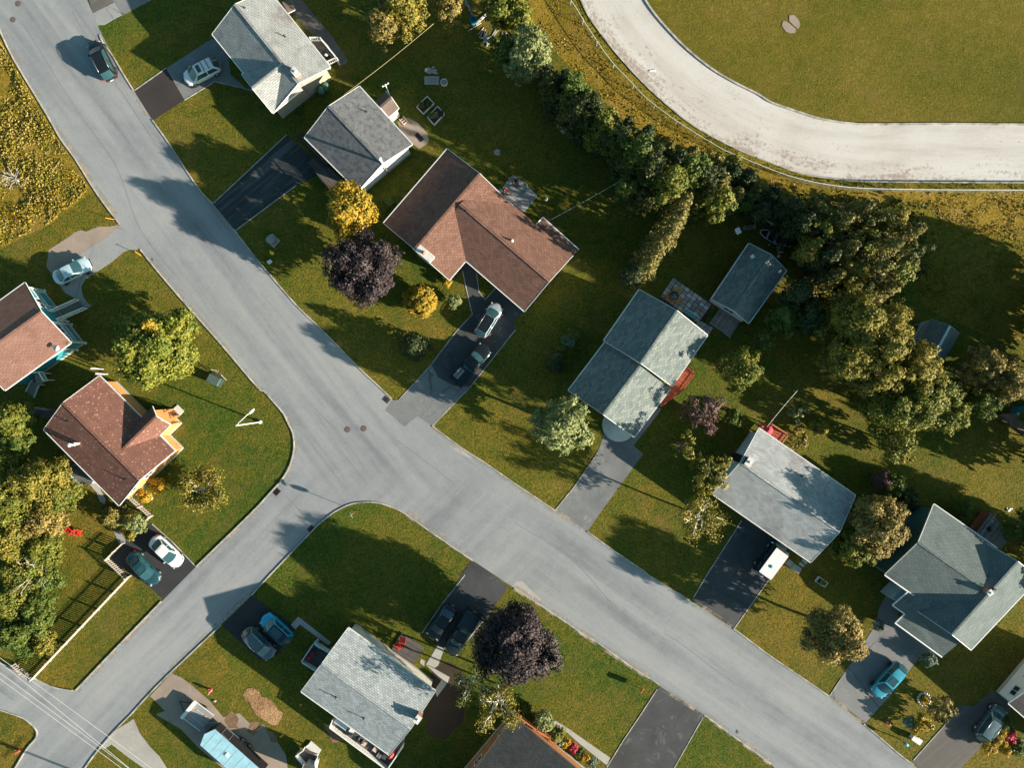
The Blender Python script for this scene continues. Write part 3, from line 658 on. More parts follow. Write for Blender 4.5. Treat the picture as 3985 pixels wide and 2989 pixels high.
    screen('windshield', c0, c1, hb * .84, hr * .90, 1); screen('rear_window', c3, c2, hb * .78, hr * .84, -1)
    xm = (c1 + c2) / 2 - .05
    for s in (-1, 1):
        pane('side_window', [(xm + .03, s * hb, zb_), (c0 - .055 * L, s * hb, zb_), (c1 - .012 * L, s * hr, zt_), (xm, s * hr, zt_)], .014)
        pane('side_window', [(c3 + .045 * L, s * hb, zb_), (xm - .02, s * hb, zb_), (xm - .05, s * hr, zt_), (c2 + .03 * L, s * hr, zt_)], .014)
    q = MB(); q.box((L * .497, 0, prof[0][1] - .02), (.05, W_ * .52, .16)); q.build('grille', 'dark', root)
    hw = wid(L, W_, L * .45)
    for s in (-1, 1):
        q = MB(); q.box((L * .452 - (.17 if kind != 'pickup' else .15), s * hw * .80, prof[0][1] + .13), (.16, .34, .10), s * -.45); q.build('headlight', 'lens_clear', root)
        q = MB(); q.box((-L * .482 + (.10 if kind != 'pickup' else 0), s * hw * .82, (.95 if kind != 'sedan' else .82)), (.10, .24, .17), s * .3); q.build('taillight', 'lens_red', root)
        q = MB(); q.box((c0 - .07 * L, s * (W_ / 2 + .05), belt + .03), (.11, .2, .11), s * .2); q.build('mirror', col, root)
        if rails:
            q = MB(); q.tube([(c1 - .25, s * hr * .93, rz_ + .03), ((c1 + c2) / 2, s * hr * .95, rz_ + .08), (c2 + .2, s * hr * .92, rz_ + .03)], .028, 6); q.build('roof_rail', 'metal', root)
        for fx in (.315, -.30):
            wr = .33 if kind in ('sedan', 'hatch') else .37
            q = MB(); yy = s * (W_ / 2 - .10)
            q.tube([(fx * L, yy - .11, wr - .02), (fx * L, yy - .1, wr), (fx * L, yy + .1, wr), (fx * L, yy + .11, wr)], [wr * .8, wr, wr, wr * .8], 18, 0)
            wh = q.build('wheel', 'rubber', root); q = MB(); q.tube([(fx * L, yy + s * .105, wr), (fx * L, yy + s * .118, wr)], wr * .62, 10); q.build('rim', 'metal', wh)
    if sunroof:
        q = MB(); q.box((c1 - sunroof[0], 0, rz_ + .045), (sunroof[1], hr * 1.3, .02)); q.build('sunroof', 'car_glass', root)
    if crossbars:
        for x in (c1 - 1.05, c1 - 1.65): q = MB(); q.box((x, 0, rz_ + .1), (.07, hr * 1.9, .03)); q.build('roof_bar', 'dark', root)
    if tonneau:
        q = MB(); q.box(((c3 - L / 2) / 2, 0, 1.23), (L / 2 + c3 - .1, W_ * .95, .05)); q.build('tonneau_cover', 'paint_charcoal', root)
    q = MB(); q.box((-L / 2 - .01, 0, .62), (.03, .4, .12)); q.build('number_plate', 'trim', root)
    return root
car('black suv with roof rails on the street at the top left', t('00', 875, 520), t('00', 800, 370), 'suv', 'paint_black', rails=True, length=5.0)
car('white crossover with a small sunroof, on the grey driveway of the top white-roofed house', t('00', 1735, 615), t('00', 1600, 685), 'suv', 'paint_white', rails=False, sunroof=(.5, .45), length=4.6, crossbars=True)
car('pale blue silver sedan parked on the light driveway beside the weed field', t('01', 618, 672), t('01', 760, 600), 'sedan', 'paint_paleblue', length=4.7)
car('small silver car nearest the brown shingled house, above the pickup', t('11', 1995, 1095), t('11', 2060, 990), 'hatch', 'paint_silver', length=4.5, roofcol='paint_black', rails=True)
car('black pickup truck with a ladder in its open bed, below the small silver car', t('11', 1845, 1475), t('11', 1975, 1330), 'pickup', 'paint_black')
car('white sedan beside the dark sedan on the black driveway by the picket fence', t('02', 1430, 1435), t('02', 1530, 1530), 'sedan', 'paint_white')
car('dark teal sedan beside the white sedan on the black driveway by the picket fence', t('02', 1235, 1580), t('02', 1330, 1680), 'sedan', 'paint_teal', sunroof=(.45, .5), length=4.8)
car('bright blue hatchback parked nose to the street at the lower centre house', t('13', 168, 462), t('13', 80, 380), 'suv', 'paint_blue', sunroof=(.8, 1.4), length=4.4, roofcol='paint_black')
car('dark grey suv beside the bright blue hatchback, nose to the house', t('13', 20, 590), t('13', 110, 680), 'suv', 'paint_steel', rails=True, length=4.6)
car('dark sedan in the tree shade left of the covered pickup', t('13', 1590, 410), t('13', 1530, 500), 'sedan', 'paint_black', length=4.7)
car('dark pickup with a flat bed cover, beside the dark sedan in the tree shade', t('13', 1765, 500), t('13', 1680, 640), 'pickup', 'paint_charcoal', tonneau=True)
car('teal blue suv with a big sunroof on the wide driveway of the green walled house', t('33', 1045, 905), t('33', 950, 1010), 'suv', 'paint_skyblue', sunroof=(.75, 1.0), length=4.9)
car('steel grey suv half in shadow at the lower right driveway beside flowering shrubs', t('33', 1925, 1275), t('33', 2000, 1170), 'suv', 'paint_steel', rails=True, length=4.8)

def ladder():
    a = w(t('11', 1712, 1575), .85); b_ = w(t('11', 1765, 1530), .85); d = (b_ - a).normalized()
    r = math.atan2(d.y, d.x) ; c = (a + b_) / 2
    th = thing('ladder', 'short white ladder lying in the bed of the black pickup', 'ladder', (c.x, c.y, .70), None, w(t('11', 1975, 1330)).to_2d().angle_signed(Vector((1, 0))) if 0 else math.atan2(145, 130) , True)
    for s in (-1, 1):
        q = MB(); q.box((0, s * .28, .03), (1.3, .05, .05)); q.build('rail', 'white_wood', th)
    for i in range(9):
        q = MB(); q.box((-.6 + i * .15, 0, .03), (.04, .52, .04)); q.build('rung', 'white_wood', th)
ladder()

# van with the tall white roof
def van():
    a = w(t('S', 3004, 2201), 0); bt = w((2970, 2241), 2.6); top = w((3043, 2147), 2.6)
    C2 = [w((2900 + x / 5.53, 2080 + y / 5.53), 2.75) for x, y in ((680, 285), (930, 480), (550, 1000), (300, 800))]
    c = sum(C2, Vector()) / 4; d = (C2[0] - C2[3]); rot = math.atan2(d.y, d.x); Lr = d.length; Wr = (C2[1] - C2[0]).length
    r = thing('van', 'tall van with a white flat roof, black side windows and thin red roof edge', 'van', (c.x, c.y, DZ), 'vehicles parked on the driveways', rot, True)
    mb = MB(); hw = Wr / 2; secs = []
    for x, z, k in ((Lr / 2 + .95, .75, .86), (Lr / 2 + .9, 1.05, .92), (Lr / 2 + .35, 1.25, 1), (Lr / 2, 2.55, .97), (0, 2.66, 1), (-Lr / 2 + .1, 2.66, .99), (-Lr / 2 - .1, 2.5, .97), (-Lr / 2 - .15, 1.0, .97)):
        row = [(hw * k * .95, .35), (hw * k * 1.04, .5), (hw * k * 1.04, min(1.3, z - .1)), (hw * k * .98, z - .08), (hw * k * .9, z)]
        secs.append([(x, -y, q) for y, q in row] + [(x, y, q) for y, q in row[::-1]])
    loft(mb, secs); mb.build('body', 'paint_charcoal', r)
    mb = MB(); mb.box((0, 0, 2.71), (Lr, Wr, .09), 0, 0); mb.build('roof', 'paint_white', r)
    mb = MB(); mb.box((0, -hw - .012, 2.70), (Lr * .98, .03, .06)); mb.box((Lr / 2 + .02, 0, 2.70), (.03, Wr * .9, .05)); mb.build('roof_edge', 'red', r)
    mb = MB(); mb.lathe((-Lr * .12, .05, 2.755), [(.2, 0), (.2, .06), (.1, .1)], 12); mb.build('roof_vent', 'teal_cloth', r)
    for s in (-1, 1):
        for i in range(3):
            mb = MB(); mb.box((-Lr / 2 + .65 + i * 1.15, s * (hw * 1.01), 1.85), (1.0, .06, .6)); mb.build('side_window', 'car_glass', r)
        mb = MB(); mb.box((Lr / 2 + .2, s * (hw + .22), 1.35), (.16, .3, .36)); mb.build('mirror', 'paint_skyblue', r)
        for x in (-Lr * .33, Lr * .42):
            q = MB(); q.tube([(x, s * (hw - .15), .36), (x, s * (hw + .08), .36)], .37, 16); wh = q.build('wheel', 'rubber', r)
            q = MB(); q.tube([(x, s * (hw + .07), .36), (x, s * (hw + .095), .36)], .22, 10); q.build('rim', 'metal', wh)
        mb = MB(); mb.box((-Lr / 2 - .16, s * hw * .8, .95), (.06, .14, .3)); mb.build('taillight', 'lens_red', r)
    mb = MB(); mb.box((-Lr / 2 - .3, 0, .5), (.22, Wr * 1.0, .14)); mb.build('bumper', 'metal', r)
    mb = MB(); q = [Vector((Lr / 2 + .38, -hw * .85, 1.32)), Vector((Lr / 2 + .38, hw * .85, 1.32)), Vector((Lr / 2 + .05, hw * .85, 2.45)), Vector((Lr / 2 + .05, -hw * .85, 2.45))]; mb.face([v + Vector((.03, 0, .02)) for v in q]); mb.build('windshield', 'car_glass', r)
van()

def cargo_trailer():
    z = 2.4; C2 = [w((680 + x / 4.25, 2600 + y / 4.25), z) for x, y in ((425, 1285), (495, 1105), (665, 1025), (1280, 1570))]
    A, B_, C_, D_ = C2; d = (D_ - C_).normalized(); n_ = Vector((-d.y, d.x, 0)); n_ = n_ if n_.dot(A - C_) > 0 else -n_
    Wd = (A - C_).dot(n_); back = C_ + d * 7.4; E_ = back + n_ * Wd
    poly = [A, B_, C_, back, E_]; ctr = sum(poly, Vector()) / 5
    r = thing('cargo_trailer', 'enclosed cargo trailer with white roof tinted sky blue, black sides and two wheels showing', 'trailer', (ctr.x, ctr.y, .0))
    mb = MB(); mb.prism(poly, .5, z - .06, 0); mb.build('box_body', 'dark', r)
    mb = MB(); mb.prism([ctr + (p - ctr) * 1.012 for p in poly], z - .06, z, 0); mb.build('roof', 'trailer_roof_sky_tint', r)
    for i in range(7):
        a = C_ + d * (1.05 * i + .4); mb = MB(); mb.bar((a.x, a.y, z + .012), (a.x + n_.x * Wd * .99, a.y + n_.y * Wd * .99, z + .012), .035, .02); mb.build('seam', 'trim', r)
    v = C_ + d * 3.0 + n_ * Wd * .5; mb = MB(); mb.box((v.x, v.y, z + .05), (.42, .42, .1), math.atan2(d.y, d.x)); mb.build('roof_vent', 'trim', r)
    for k in (3.3, 4.35):
        a = C_ + d * k - n_ * .02; q = MB(); q.tube([a + Vector((0, 0, .36 - z)) + n_ * .25, a + Vector((0, 0, .36 - z)) - n_ * .12], .36, 14); wh = q.build('wheel', 'rubber', r)
        q = MB(); q.tube([a + Vector((0, 0, .36 - z)) - n_ * .11, a + Vector((0, 0, .36 - z)) - n_ * .14], .22, 10); q.build('rim', 'metal', wh)
    q = MB(); a = C_ + d * .9; b2 = C_ + d * 2.0
    for zz in (.65, 2.2): q.bar((a.x - n_.x * .02, a.y - n_.y * .02, zz), (b2.x - n_.x * .02, b2.y - n_.y * .02, zz), .04, .04)
    for e in (a, b2): q.bar((e.x - n_.x * .02, e.y - n_.y * .02, .65), (e.x - n_.x * .02, e.y - n_.y * .02, 2.2), .04, .04)
    q.build('side_door', 'metal', r)
    q = MB(); q.bar((C_.x, C_.y, .55), (D_.x, D_.y, .55), .1, .06); q.build('sill_trim', 'metal', r)
    tip = (B_ + A) / 2 - d * 1.3 + n_ * -.3; q = MB()
    for e in (A, C_): q.bar((e.x, e.y, .55), (tip.x, tip.y, .5), .08, .08)
    q.build('tow_bar', 'metal', r)
plain('trailer_roof_sky_tint', (.26, .46, .55), .35, .12, 1.5)  # white roof; the blue of the reflected sky is put into its colour
cargo_trailer()

def flat_trailer():
    z = .6; A, B_, C_, D_ = [w((680 + x / 4.25, 2600 + y / 4.25), z) for x, y in ((110, 810), (330, 545), (650, 790), (430, 1050))]
    c = (A + B_ + C_ + D_) / 4; r = thing('snowmobile_trailer', 'low open trailer with pale deck and white front shield, ahead of the cargo trailer', 'trailer', (c.x, c.y, 0))
    q = MB(); q.prism([A, B_, C_, D_], .5, .6); q.build('deck', 'driveway_pale', r)
    q = MB(); q.prism([A + (A - D_).normalized() * .05, B_ + (B_ - C_).normalized() * .05, B_ + (C_ - B_).normalized() * .35, A + (D_ - A).normalized() * .35], .605, .95); q.build('front_shield', 'trim', r)
    for a, b2 in ((B_, C_), (A, D_)):
        q = MB(); q.bar((a.x, a.y, .64), (b2.x, b2.y, .64), .07, .09); q.build('side_rail', 'trim', r)
        q = MB(); m = (a + b2) / 2; o_ = (m - c).normalized(); q.tube([(m.x - o_.x * .02, m.y - o_.y * .02, .27), (m.x - o_.x * .3, m.y - o_.y * .3, .27)], .27, 14); q.build('wheel', 'rubber', r)
    for f in (.3, .72):
        a = A + (B_ - A) * f; b2 = D_ + (C_ - D_) * f; q = MB(); q.bar((a.x, a.y, .615), (b2.x, b2.y, .615), .03, .02)
        for k in (.15, .32, .75, .9): e = a + (b2 - a) * k; q.box((e.x, e.y, .64), (.16, .12, .05), 0, 1)
        q.build('ski_track', ['trim', 'orange'], r)
    m = (A + B_) / 2; o_ = (m - c).normalized(); q = MB()
    for e in (A, B_): q.bar((e.x * .6 + m.x * .4, e.y * .6 + m.y * .4, .45), (m.x + o_.x * 1.3, m.y + o_.y * 1.3, .42), .07, .07)
    q.build('tow_bar', 'dark', r)
flat_trailer()
B_SKEW = .45
W_FLIP = True
# ================================================================ houses
shingle('roof_ash', (.24, .265, .275), (.36, .385, .395), (.14, .155, .165), .40, .22); shingle('roof_stone', (.255, .265, .265), (.315, .325, .32), (.13, .135, .138), .6, .22, None, None, (.115, .095, .085, .75)); shingle('roof_pale', (.27, .285, .29), (.37, .39, .395), (.15, .16, .165), .42, .23, None, None, (.15, .125, .135, .7))
shingle('roof_mottled', (.125, .13, .138), (.165, .17, .178), (.08, .08, .085), .5, .24, (.075, .075, .082))
shingle('roof_brown', (.150, .082, .062), (.215, .118, .088), (.09, .05, .04)); shingle('roof_speck', (.150, .072, .056), (.19, .092, .07), (.11, .058, .045), .42, .24, None, (.48, .32, .24))
shingle('roof_rust', (.21, .115, .088), (.26, .145, .112), (.115, .06, .052), .6, .22)
shingle('roof_teal', (.112, .140, .136), (.205, .220, .208), (.08, .10, .098), .5, .26)
shingle('roof_slate', (.105, .13, .13), (.135, .158, .156), (.06, .072, .074), .6, .24); shingle('roof_dark', (.024, .028, .031), (.034, .038, .042), (.016, .018, .02), .4, .2)
shingle('roof_plum', (.10, .085, .085), (.13, .11, .105)); shingle('roof_shed', (.14, .105, .09), (.18, .14, .12), None, .3, .16)
def siding(name, c):
    m, n, l, b = nt(name); uv = n.new('ShaderNodeUVMap'); uv.uv_map = 'UVMap'
    br = n.new('ShaderNodeTexBrick'); l.new(uv.outputs[0], br.inputs['Vector']); br.inputs['Scale'].default_value = 1
    br.inputs['Brick Width'].default_value = 4; br.inputs['Row Height'].default_value = .16; br.inputs['Mortar Size'].default_value = .012
    br.inputs['Color1'].default_value = (*c, 1); br.inputs['Color2'].default_value = (*tuple(v * .93 for v in c), 1); br.inputs['Mortar'].default_value = (*tuple(v * .6 for v in c), 1)
    a = noise(n, l, uv.outputs[0], .7, 5); l.new(mix(n, l, 1.0, br.outputs[0], mapr(n, l, a.outputs[0], .3, .7, .88, 1.06), 'MULTIPLY'), b.inputs['Base Color'])
    b.inputs['Roughness'].default_value = .7; spec(b, .3); bump(n, l, br.outputs[1], b, .4, -.01)
for nm, c in (('wall_white', (.70, .70, .68)), ('wall_tan', (.42, .33, .25)), ('wall_orange', (.60, .30, .105)), ('wall_teal', (.03, .24, .28)), ('wall_cream', (.60, .57, .48)),
              ('wall_green', (.05, .12, .115)), ('wall_cedar', (.34, .145, .06)), ('wall_blue', (.36, .50, .56)), ('wall_grey', (.35, .36, .36))): siding(nm, c)
planks('deck_dark', (.085, .075, .07)); planks('deck_red', (.33, .075, .035), (.12, .03, .02)); planks('deck_grey', (.24, .23, .22)); planks('deck_brown', (.25, .18, .13)); planks('deck_cedar', (.38, .16, .07)); planks('deck_slate', (.10, .11, .115))

class House:
    def __init__(s, label, at, cat='house', name='house', group=None):
        c = w(at); s.r = thing(name, label, cat, (c.x, c.y, 0), group); s.w = []
    def gable(s, corners, ze, rise, roof, wall, over=.45, eaves=(1, 1), wins=(1, 1, 1, 1), skew=.5, base=0.0, walls=True, rim='trim', ends=(1, 1), wz=None):
        """corners A,B (one eave) C,D (other eave) as seen px at eave height; ridge from mid(A,D) to mid(B,C)"""
        A, B_, C_, D_ = [w(p, ze) for p in corners]
        R1 = A.lerp(D_, skew) + Vector((0, 0, rise)); R2 = B_.lerp(C_, skew) + Vector((0, 0, rise))
        if (B_ - A).cross(C_ - B_).z < 0: A, B_, C_, D_, R1, R2 = D_, C_, B_, A, R1, R2; skew = 1 - skew; wins = (wins[0], wins[3], wins[2], wins[1]) if 0 else wins
        s.e = dict(A=A, B=B_, C=C_, D=D_, R1=R1, R2=R2, ze=ze, rise=rise)
        mb = MB(); th = Vector((0, 0, -.15))
        mb.flatquad([A, B_, R2, R1], 0); mb.flatquad([C_, D_, R1, R2], 0)
        for q in ([A, B_, R2, R1], [C_, D_, R1, R2]): mb.face([v + th for v in q[::-1]], 1)
        for a, b in ((A, B_), (C_, D_), (B_, R2), (R2, C_), (D_, R1), (R1, A)): mb.face([a + th, b + th, b, a], 1)
        u = (B_ - A).normalized(); q = MB()
        mb.bar(tuple(R1 + Vector((0, 0, .012))), tuple(R2 + Vector((0, 0, .012))), .26, .03, 0)
        mb.build('roof', [roof, rim], s.r)
        for ei, (a, b) in enumerate(((A, B_), (C_, D_))):
            if not eaves[ei]: continue
            o_ = (a + b) / 2 - (A + B_ + C_ + D_) / 4; o_.z = 0; o_.normalize(); q = MB()
            a2 = a + o_ * .06 + Vector((0, 0, -.05)); b2 = b + o_ * .06 + Vector((0, 0, -.05)); q.bar(a2, b2, .095, .10); q.build('gutter', rim, s.r)
        for e, (a, m_, b, o_) in enumerate(((B_, R2, C_, u), (D_, R1, A, -u))):
            if not ends[e]: continue
            q = MB(); k = o_ * .035 + Vector((0, 0, -.055)); q.bar(a + k, m_ + k, .05, .15); q.bar(m_ + k, b + k, .05, .15); q.build('bargeboard', rim, s.r)
        if not walls: return s
        v = (D_ - A).normalized(); i = over
        a, b, c, d = A + (u + v) * i, B_ + (v - u) * i, C_ - (u + v) * i, D_ + (u - v) * i
        Wd = (D_ - A).length; kk = rise * i / (Wd * skew if skew > 0 else 1); zt = ze + kk - .16
        mb = MB()
        for p0, p1, mid in ((a, b, None), (b, c, R2 - u * i), (c, d, None), (d, a, R1 + u * i)):
            pts = [(p0.x, p0.y, base), (p1.x, p1.y, base), (p1.x, p1.y, zt)] + ([(mid.x, mid.y, ze + rise - .16)] if mid else []) + [(p0.x, p0.y, zt)]
            mb.flatquad(pts, 0)
        mb.build('wall', wall, s.r)
        mb = MB(); cc = (a + b + c + d) / 4
        mb.prism([p + (p - cc).normalized() * .03 for p in (a, b, c, d)], base, base + .5); mb.build('foundation', 'concrete', s.r)
        z0 = wz or (zt - 1.05)
        for n_, p0, p1 in ((wins[0], a, b), (wins[1], b, c), (wins[2], c, d), (wins[3], d, a)):
            L = (p1 - p0).length; k = int(n_) if n_ > 1 else (int(L / 3.6) if n_ else 0)
            dd = (p1 - p0).normalized(); o_ = Vector((dd.y, -dd.x, 0)); rot = math.atan2(dd.y, dd.x)
            for j in range(k):
                pc = p0 + dd * L * (j + .5) / k; s.window((pc.x, pc.y), o_, rot, z0)
        return s
    def window(s, p, o_, rot, z, wd=1.25, ht=1.0, mat='trim', pane='glass'):
        q = MB(); c = Vector((p[0], p[1], z)) + o_ * .03
        for dx, dz, sx, sz in ((0, ht / 2, wd + .16, .09), (0, -ht / 2, wd + .16, .09), (-wd / 2, 0, .09, ht), (wd / 2, 0, .09, ht), (0, 0, .05, ht)):
            cc = c + Vector((math.cos(rot) * dx, math.sin(rot) * dx, dz)); q.box(cc, (sx, .1, sz), rot)
        f = q.build('window', mat, s.r)
        q = MB(); q.box(c - o_ * .005, (wd - .05, .05, ht - .05), rot); q.build('pane', pane, f)
    def slope_z(s, x, y):
        e = s.e; best = 0
        A, B_, C_, D_, R1, R2 = [e[k] for k in ('A', 'B', 'C', 'D', 'R1', 'R2')]
        zz = []
        for q in ((A, B_, R1), (C_, D_, R1)):
            n_ = (q[1] - q[0]).cross(q[2] - q[0]); zz.append(q[0].z - (n_.x * (x - q[0].x) + n_.y * (y - q[0].y)) / n_.z)
        return min(zz)
    def onroof(s, p):
        """world point of the roof surface seen at px p"""
        z = s.e['ze'] + .5
        for _ in range(6): q = w(p, z); z = s.slope_z(q.x, q.y)
        return Vector((q.x, q.y, z))
    def vent(s, p, h=.35, r=.06, mat='dark'):
        c = s.onroof(p); q = MB(); q.tube([c + Vector((0, 0, -.1)), c + Vector((0, 0, h))], r, 8); q.lathe(c, [(r * 2.2, 0.0), (r * 1.2, .1)], 10); q.build('vent_pipe', mat, s.r)
    def flue(s, p, h=1.3, r=.13, mat='metal'):
        c = s.onroof(p); q = MB(); q.tube([c + Vector((0, 0, -.1)), c + Vector((0, 0, h))], r, 12); q.lathe(c + Vector((0, 0, h)), [(r * 1.6, 0), (r * 1.6, .12), (.02, .22)], 12); q.build('chimney', mat, s.r)
    def chimney(s, p, h=.9, size=(.6, .6), rot=0, mat='brick', ground=False, flues=1):
        c = s.onroof(p); z0 = 0 if ground else c.z - .6; q = MB(); zt = c.z + h
        q.box((c.x, c.y, (z0 + zt) / 2), (size[0], size[1], zt - z0), rot); o = q.build('chimney', mat, s.r)
        q = MB(); q.box((c.x, c.y, zt + .04), (size[0] + .12, size[1] + .12, .08), rot)
        q.lathe((c.x, c.y, zt + .08), [(.13, 0), (.11, .2)], 10); q.build('cap', 'concrete_light', o)
        if mat == 'trim': q = MB(); q.lathe((c.x, c.y, zt + .08), [(.2, 0), (.17, .35)], 12); q.build('flue_pot', 'clay', o)
    def slab(s, pts_z, mat, name='roof', th=.14, rim='trim'):
        """sloping roof slab given (px, z) corners"""
        V = [w(p, z) for p, z in pts_z]; 
        if (V[1] - V[0]).cross(V[2] - V[1]).z < 0: V = V[::-1]
        mb = MB(); mb.flatquad(V, 0); t_ = Vector((0, 0, -th)); mb.face([v + t_ for v in V[::-1]], 1)
        for i in range(len(V)): a, b = V[i], V[(i + 1) % len(V)]; mb.face([a + t_, b + t_, b, a], 1)
        mb.build(name, [mat, rim], s.r)
        for i in range(len(V)):
            pass
        return V
    def trimline(s, pts_z, wd=.12, name='gutter', mat='trim'):
        V = [w(p, z) for p, z in pts_z]; q = MB()
        for a, b in zip(V, V[1:]): q.bar(a + Vector((0, 0, -.02)), b + Vector((0, 0, -.02)), wd, .12)
        q.build(name, mat, s.r)
    def deck(s, poly, z, mat, rails=(), railmat='white_wood', skirt='dark', h=.95, gap=.28, name='deck', posts=True, solid=False):
        V = [w(p, z) for p in poly]; q = MB(); q.prism(V, z - .12, z, 0)
        d = q.build(name, mat, s.r)
        for v in V: c = sum(V, Vector()) / len(V); e = v + (c - v).normalized() * .15; q = MB(); q.box((e.x, e.y, (z - .12) / 2), (.12, .12, z - .12)); q.build('support', railmat, d)
        for i, j in rails: rail(V[i], V[j], h, railmat, d, gap, solid)
        return d
    def stairs(s, a, b, c, d, z0, z1, n_, mat, rails=True, railmat='white_wood'):
        """a,b top edge px at z0; d,c bottom edge px at z1"""
        A, B_, C_, D_ = w(a, z0), w(b, z0), w(c, z1), w(d, z1); q = MB()
        for i in range(n_):
            f0, f1 = (i + .08) / n_, (i + .94) / n_; zz = z0 + (z1 - z0) * (i + 1) / n_ 
            pts = [A.lerp(D_, f0), B_.lerp(C_, f0), B_.lerp(C_, f1), A.lerp(D_, f1)]; q.prism(pts, zz - .06, zz)
        o = q.build('stairs', mat, s.r); q = MB()
        for e0, e1 in ((A, D_), (B_, C_)): q.bar(e0 + Vector((0, 0, -.15)), e1 + Vector((0, 0, -.05)), .06, .24)
        q.build('stringer', railmat, o)
        if rails:
            for e0, e1 in ((A, D_), (B_, C_)): rail(e0, e1, .9, railmat, o, .3)
def rail(a, b, h, mat, parent, gap=.28, solid=False, name='railing'):
    a = Vector(a); b = Vector(b); up = Vector((0, 0, 1)); q = MB(); L = (b - a).length; n_ = max(1, int(L / gap))
    q.bar(a + up * h, b + up * h, .11, .06); q.bar(a + up * .1, b + up * .1, .06, .05)
    for i in range(n_ + 1):
        p = a.lerp(b, i / n_); big = i in (0, n_)
        q.box(p + up * (h / 2), (.1 if big else .045, .1 if big else .045, h + (.12 if big else 0)), math.atan2((b - a).y, (b - a).x))
    if solid: q.bar(a + up * h * .5, b + up * h * .5, .03, h * .85)
    return q.build(name, mat, parent)

# --- top: pale house with cross gable
h = House('pale grey shingled house with a cross gable at the top edge, tan end wall', (1060, 200))
h.gable([(826, 131), (1068, 432), (1285, 260), (1043, -41)], 3.7, 1.75, 'roof_stone', 'wall_tan', wins=(1, 0, 1, 1))
h.vent(t('10', 240, 312), .55); h.vent(t('00', 2105, 65), .3)
h.chimney(t('10', 345, 640), .7, (.95, .6), math.atan2(-.777, .63), 'brick', True)
h.slab([(t('10', 330, 80), 2.3), (t('10', 270, 110), 2.6), (t('10', 215, 15), 2.6), (t('10', 285, -20), 2.3)], 'roof_shed')
h.deck(P('@10 470 350 560 350 700 520 610 560'), 1.3, 'deck_dark', [(0, 1), (1, 2), (2, 3)], gap=.2)
h.e_main = dict(h.e)
A_ = (949, 283); B_ = (1057, 197); C_ = (1176, 346); D_ = (1068, 432)
h.gable([(941, 289), B_, C_, (1060, 438)], 3.74, 1.72, 'roof_stone', 'wall_tan', wins=(0, 0, 0, 0), ends=(0, 1))
# --- second: mottled grey, white end wall
h = House('mottled grey shingled house with a sunlit white end wall and dark side deck', (1390, 540))
h.gable([(1185, 533), (1393, 741), (1604, 561), (1398, 335)], 3.8, 1.7, 'roof_mottled', 'wall_white', wins=(1, 0, 1, 1))
h.vent(t('10', 940, 960), .45); h.flue(t('10', 1078, 1400), 1.5, .14, 'trim')
q = MB(); a = w(t('10', 1105, 1445), 2.9); b = w(t('10', 1138, 1508), .6); q.tube([a, b], .09, 8); q.build('wall_pipe', 'iron', h.r)
h.deck(P('@10 365 1200 410 1165 640 1390 585 1430'), 1.5, 'deck_dark', [(0, 3), (0, 1)], 'dark')
h.deck(P('@10 430 1400 520 1340 830 1640 720 1730 600 1600'), 1.0, 'deck_dark', [(0, 4), (4, 3)], 'dark')
h = House('small brown shingled porch shed against the back of the mottled grey house', t('10', 1120, 900), 'shed', 'shed')
h.gable(P('@10 1012 880 1108 785 1220 935 1135 1005')[0:1] + P('@10 1108 785 1222 932 1135 1006'), 2.5, .85, 'roof_shed', 'wall_white', .2, (0, 0, 0, 0))
# --- brown L shaped bungalow
h = House('large brown L shaped bungalow with tree shadows on its roof', (1900, 900))
h.gable([(1493, 868), (1741, 579), (1996, 800), (1748, 1089)], 3.3, 1.55, 'roof_brown', 'wall_white', wins=(1, 0, 0, 1))
h.chimney(t('11', 1440, 520), .25, (2.3, .8), math.atan2(-.62, .78), 'trim', True)
h.gable([(1700, 916), (2041, 1211), (2229, 994), (1885, 700)], 3.3, 1.72, 'roof_brown', 'wall_cream', wins=(1, 1, 1, 0), ends=(1, 0), eaves=(1, 0) if W_FLIP else (0, 1))
h.vent(t('11', 2195, 412), .5, .09, 'trim'); h.vent(t('11', 1800, 155), .3)
h.slab([((2088, 872), 3.3), ((2229, 994), 3.3), ((2253, 971), 2.95), ((2113, 845), 2.95)], 'roof_brown')
h.trimline([((2253, 971), 2.95), ((2113, 845), 2.95), ((2088, 872), 3.3)])
# --- teal / white house
h = House('long blue grey house with a stepped roof, dark one side and pale the other', (2480, 1420))
h.gable([(2488, 1127), (2350, 1326), (2615, 1503), (2753, 1304)], 4.1, 2.0, 'roof_teal', 'wall_white', wins=(1, 0, 1, 1))
h.gable([(2356, 1330), (2212, 1520), (2468, 1701), (2608, 1512)], 3.4, 2.0, 'roof_teal', 'wall_white', wins=(1, 1, 1, 0), ends=(1, 0))
h.vent(t('21', 930, 1292), .3)
h.deck(P('@21 1340 1659 1480 1480 1540 1560 @22 1440 40 1260 175 1235 160'), 1.2, 'deck_red', [(1, 2), (2, 3), (3, 4)], 'deck_red', gap=.2)
q = MB(); c = w(t('22', 905, 340)); 
for r_, z in ((2.0, .16), (1.6, .32)): q.lathe((c.x, c.y, 0), [(r_, .0), (r_, z)], 24)
q.build('front_step', 'concrete_light', h.r)
# --- teal garage
h = House('teal shingled garage with a white front, tucked under trees on the right', (2915, 1100), 'garage', 'garage')
h.gable([(2769, 1164), (2915, 947), (3060, 1052), (2913, 1258)], 3.0, 1.35, 'roof_teal', 'wall_white', .3, (1, 1, 0, 0))
c = h.onroof((2800 + 700 / 5.53, 820 + 990 / 5.53)); q = MB(); q.box(c + Vector((0, 0, .12)), (.4, .4, .24), .5); q.build('roof_vent', 'trim', h.r)
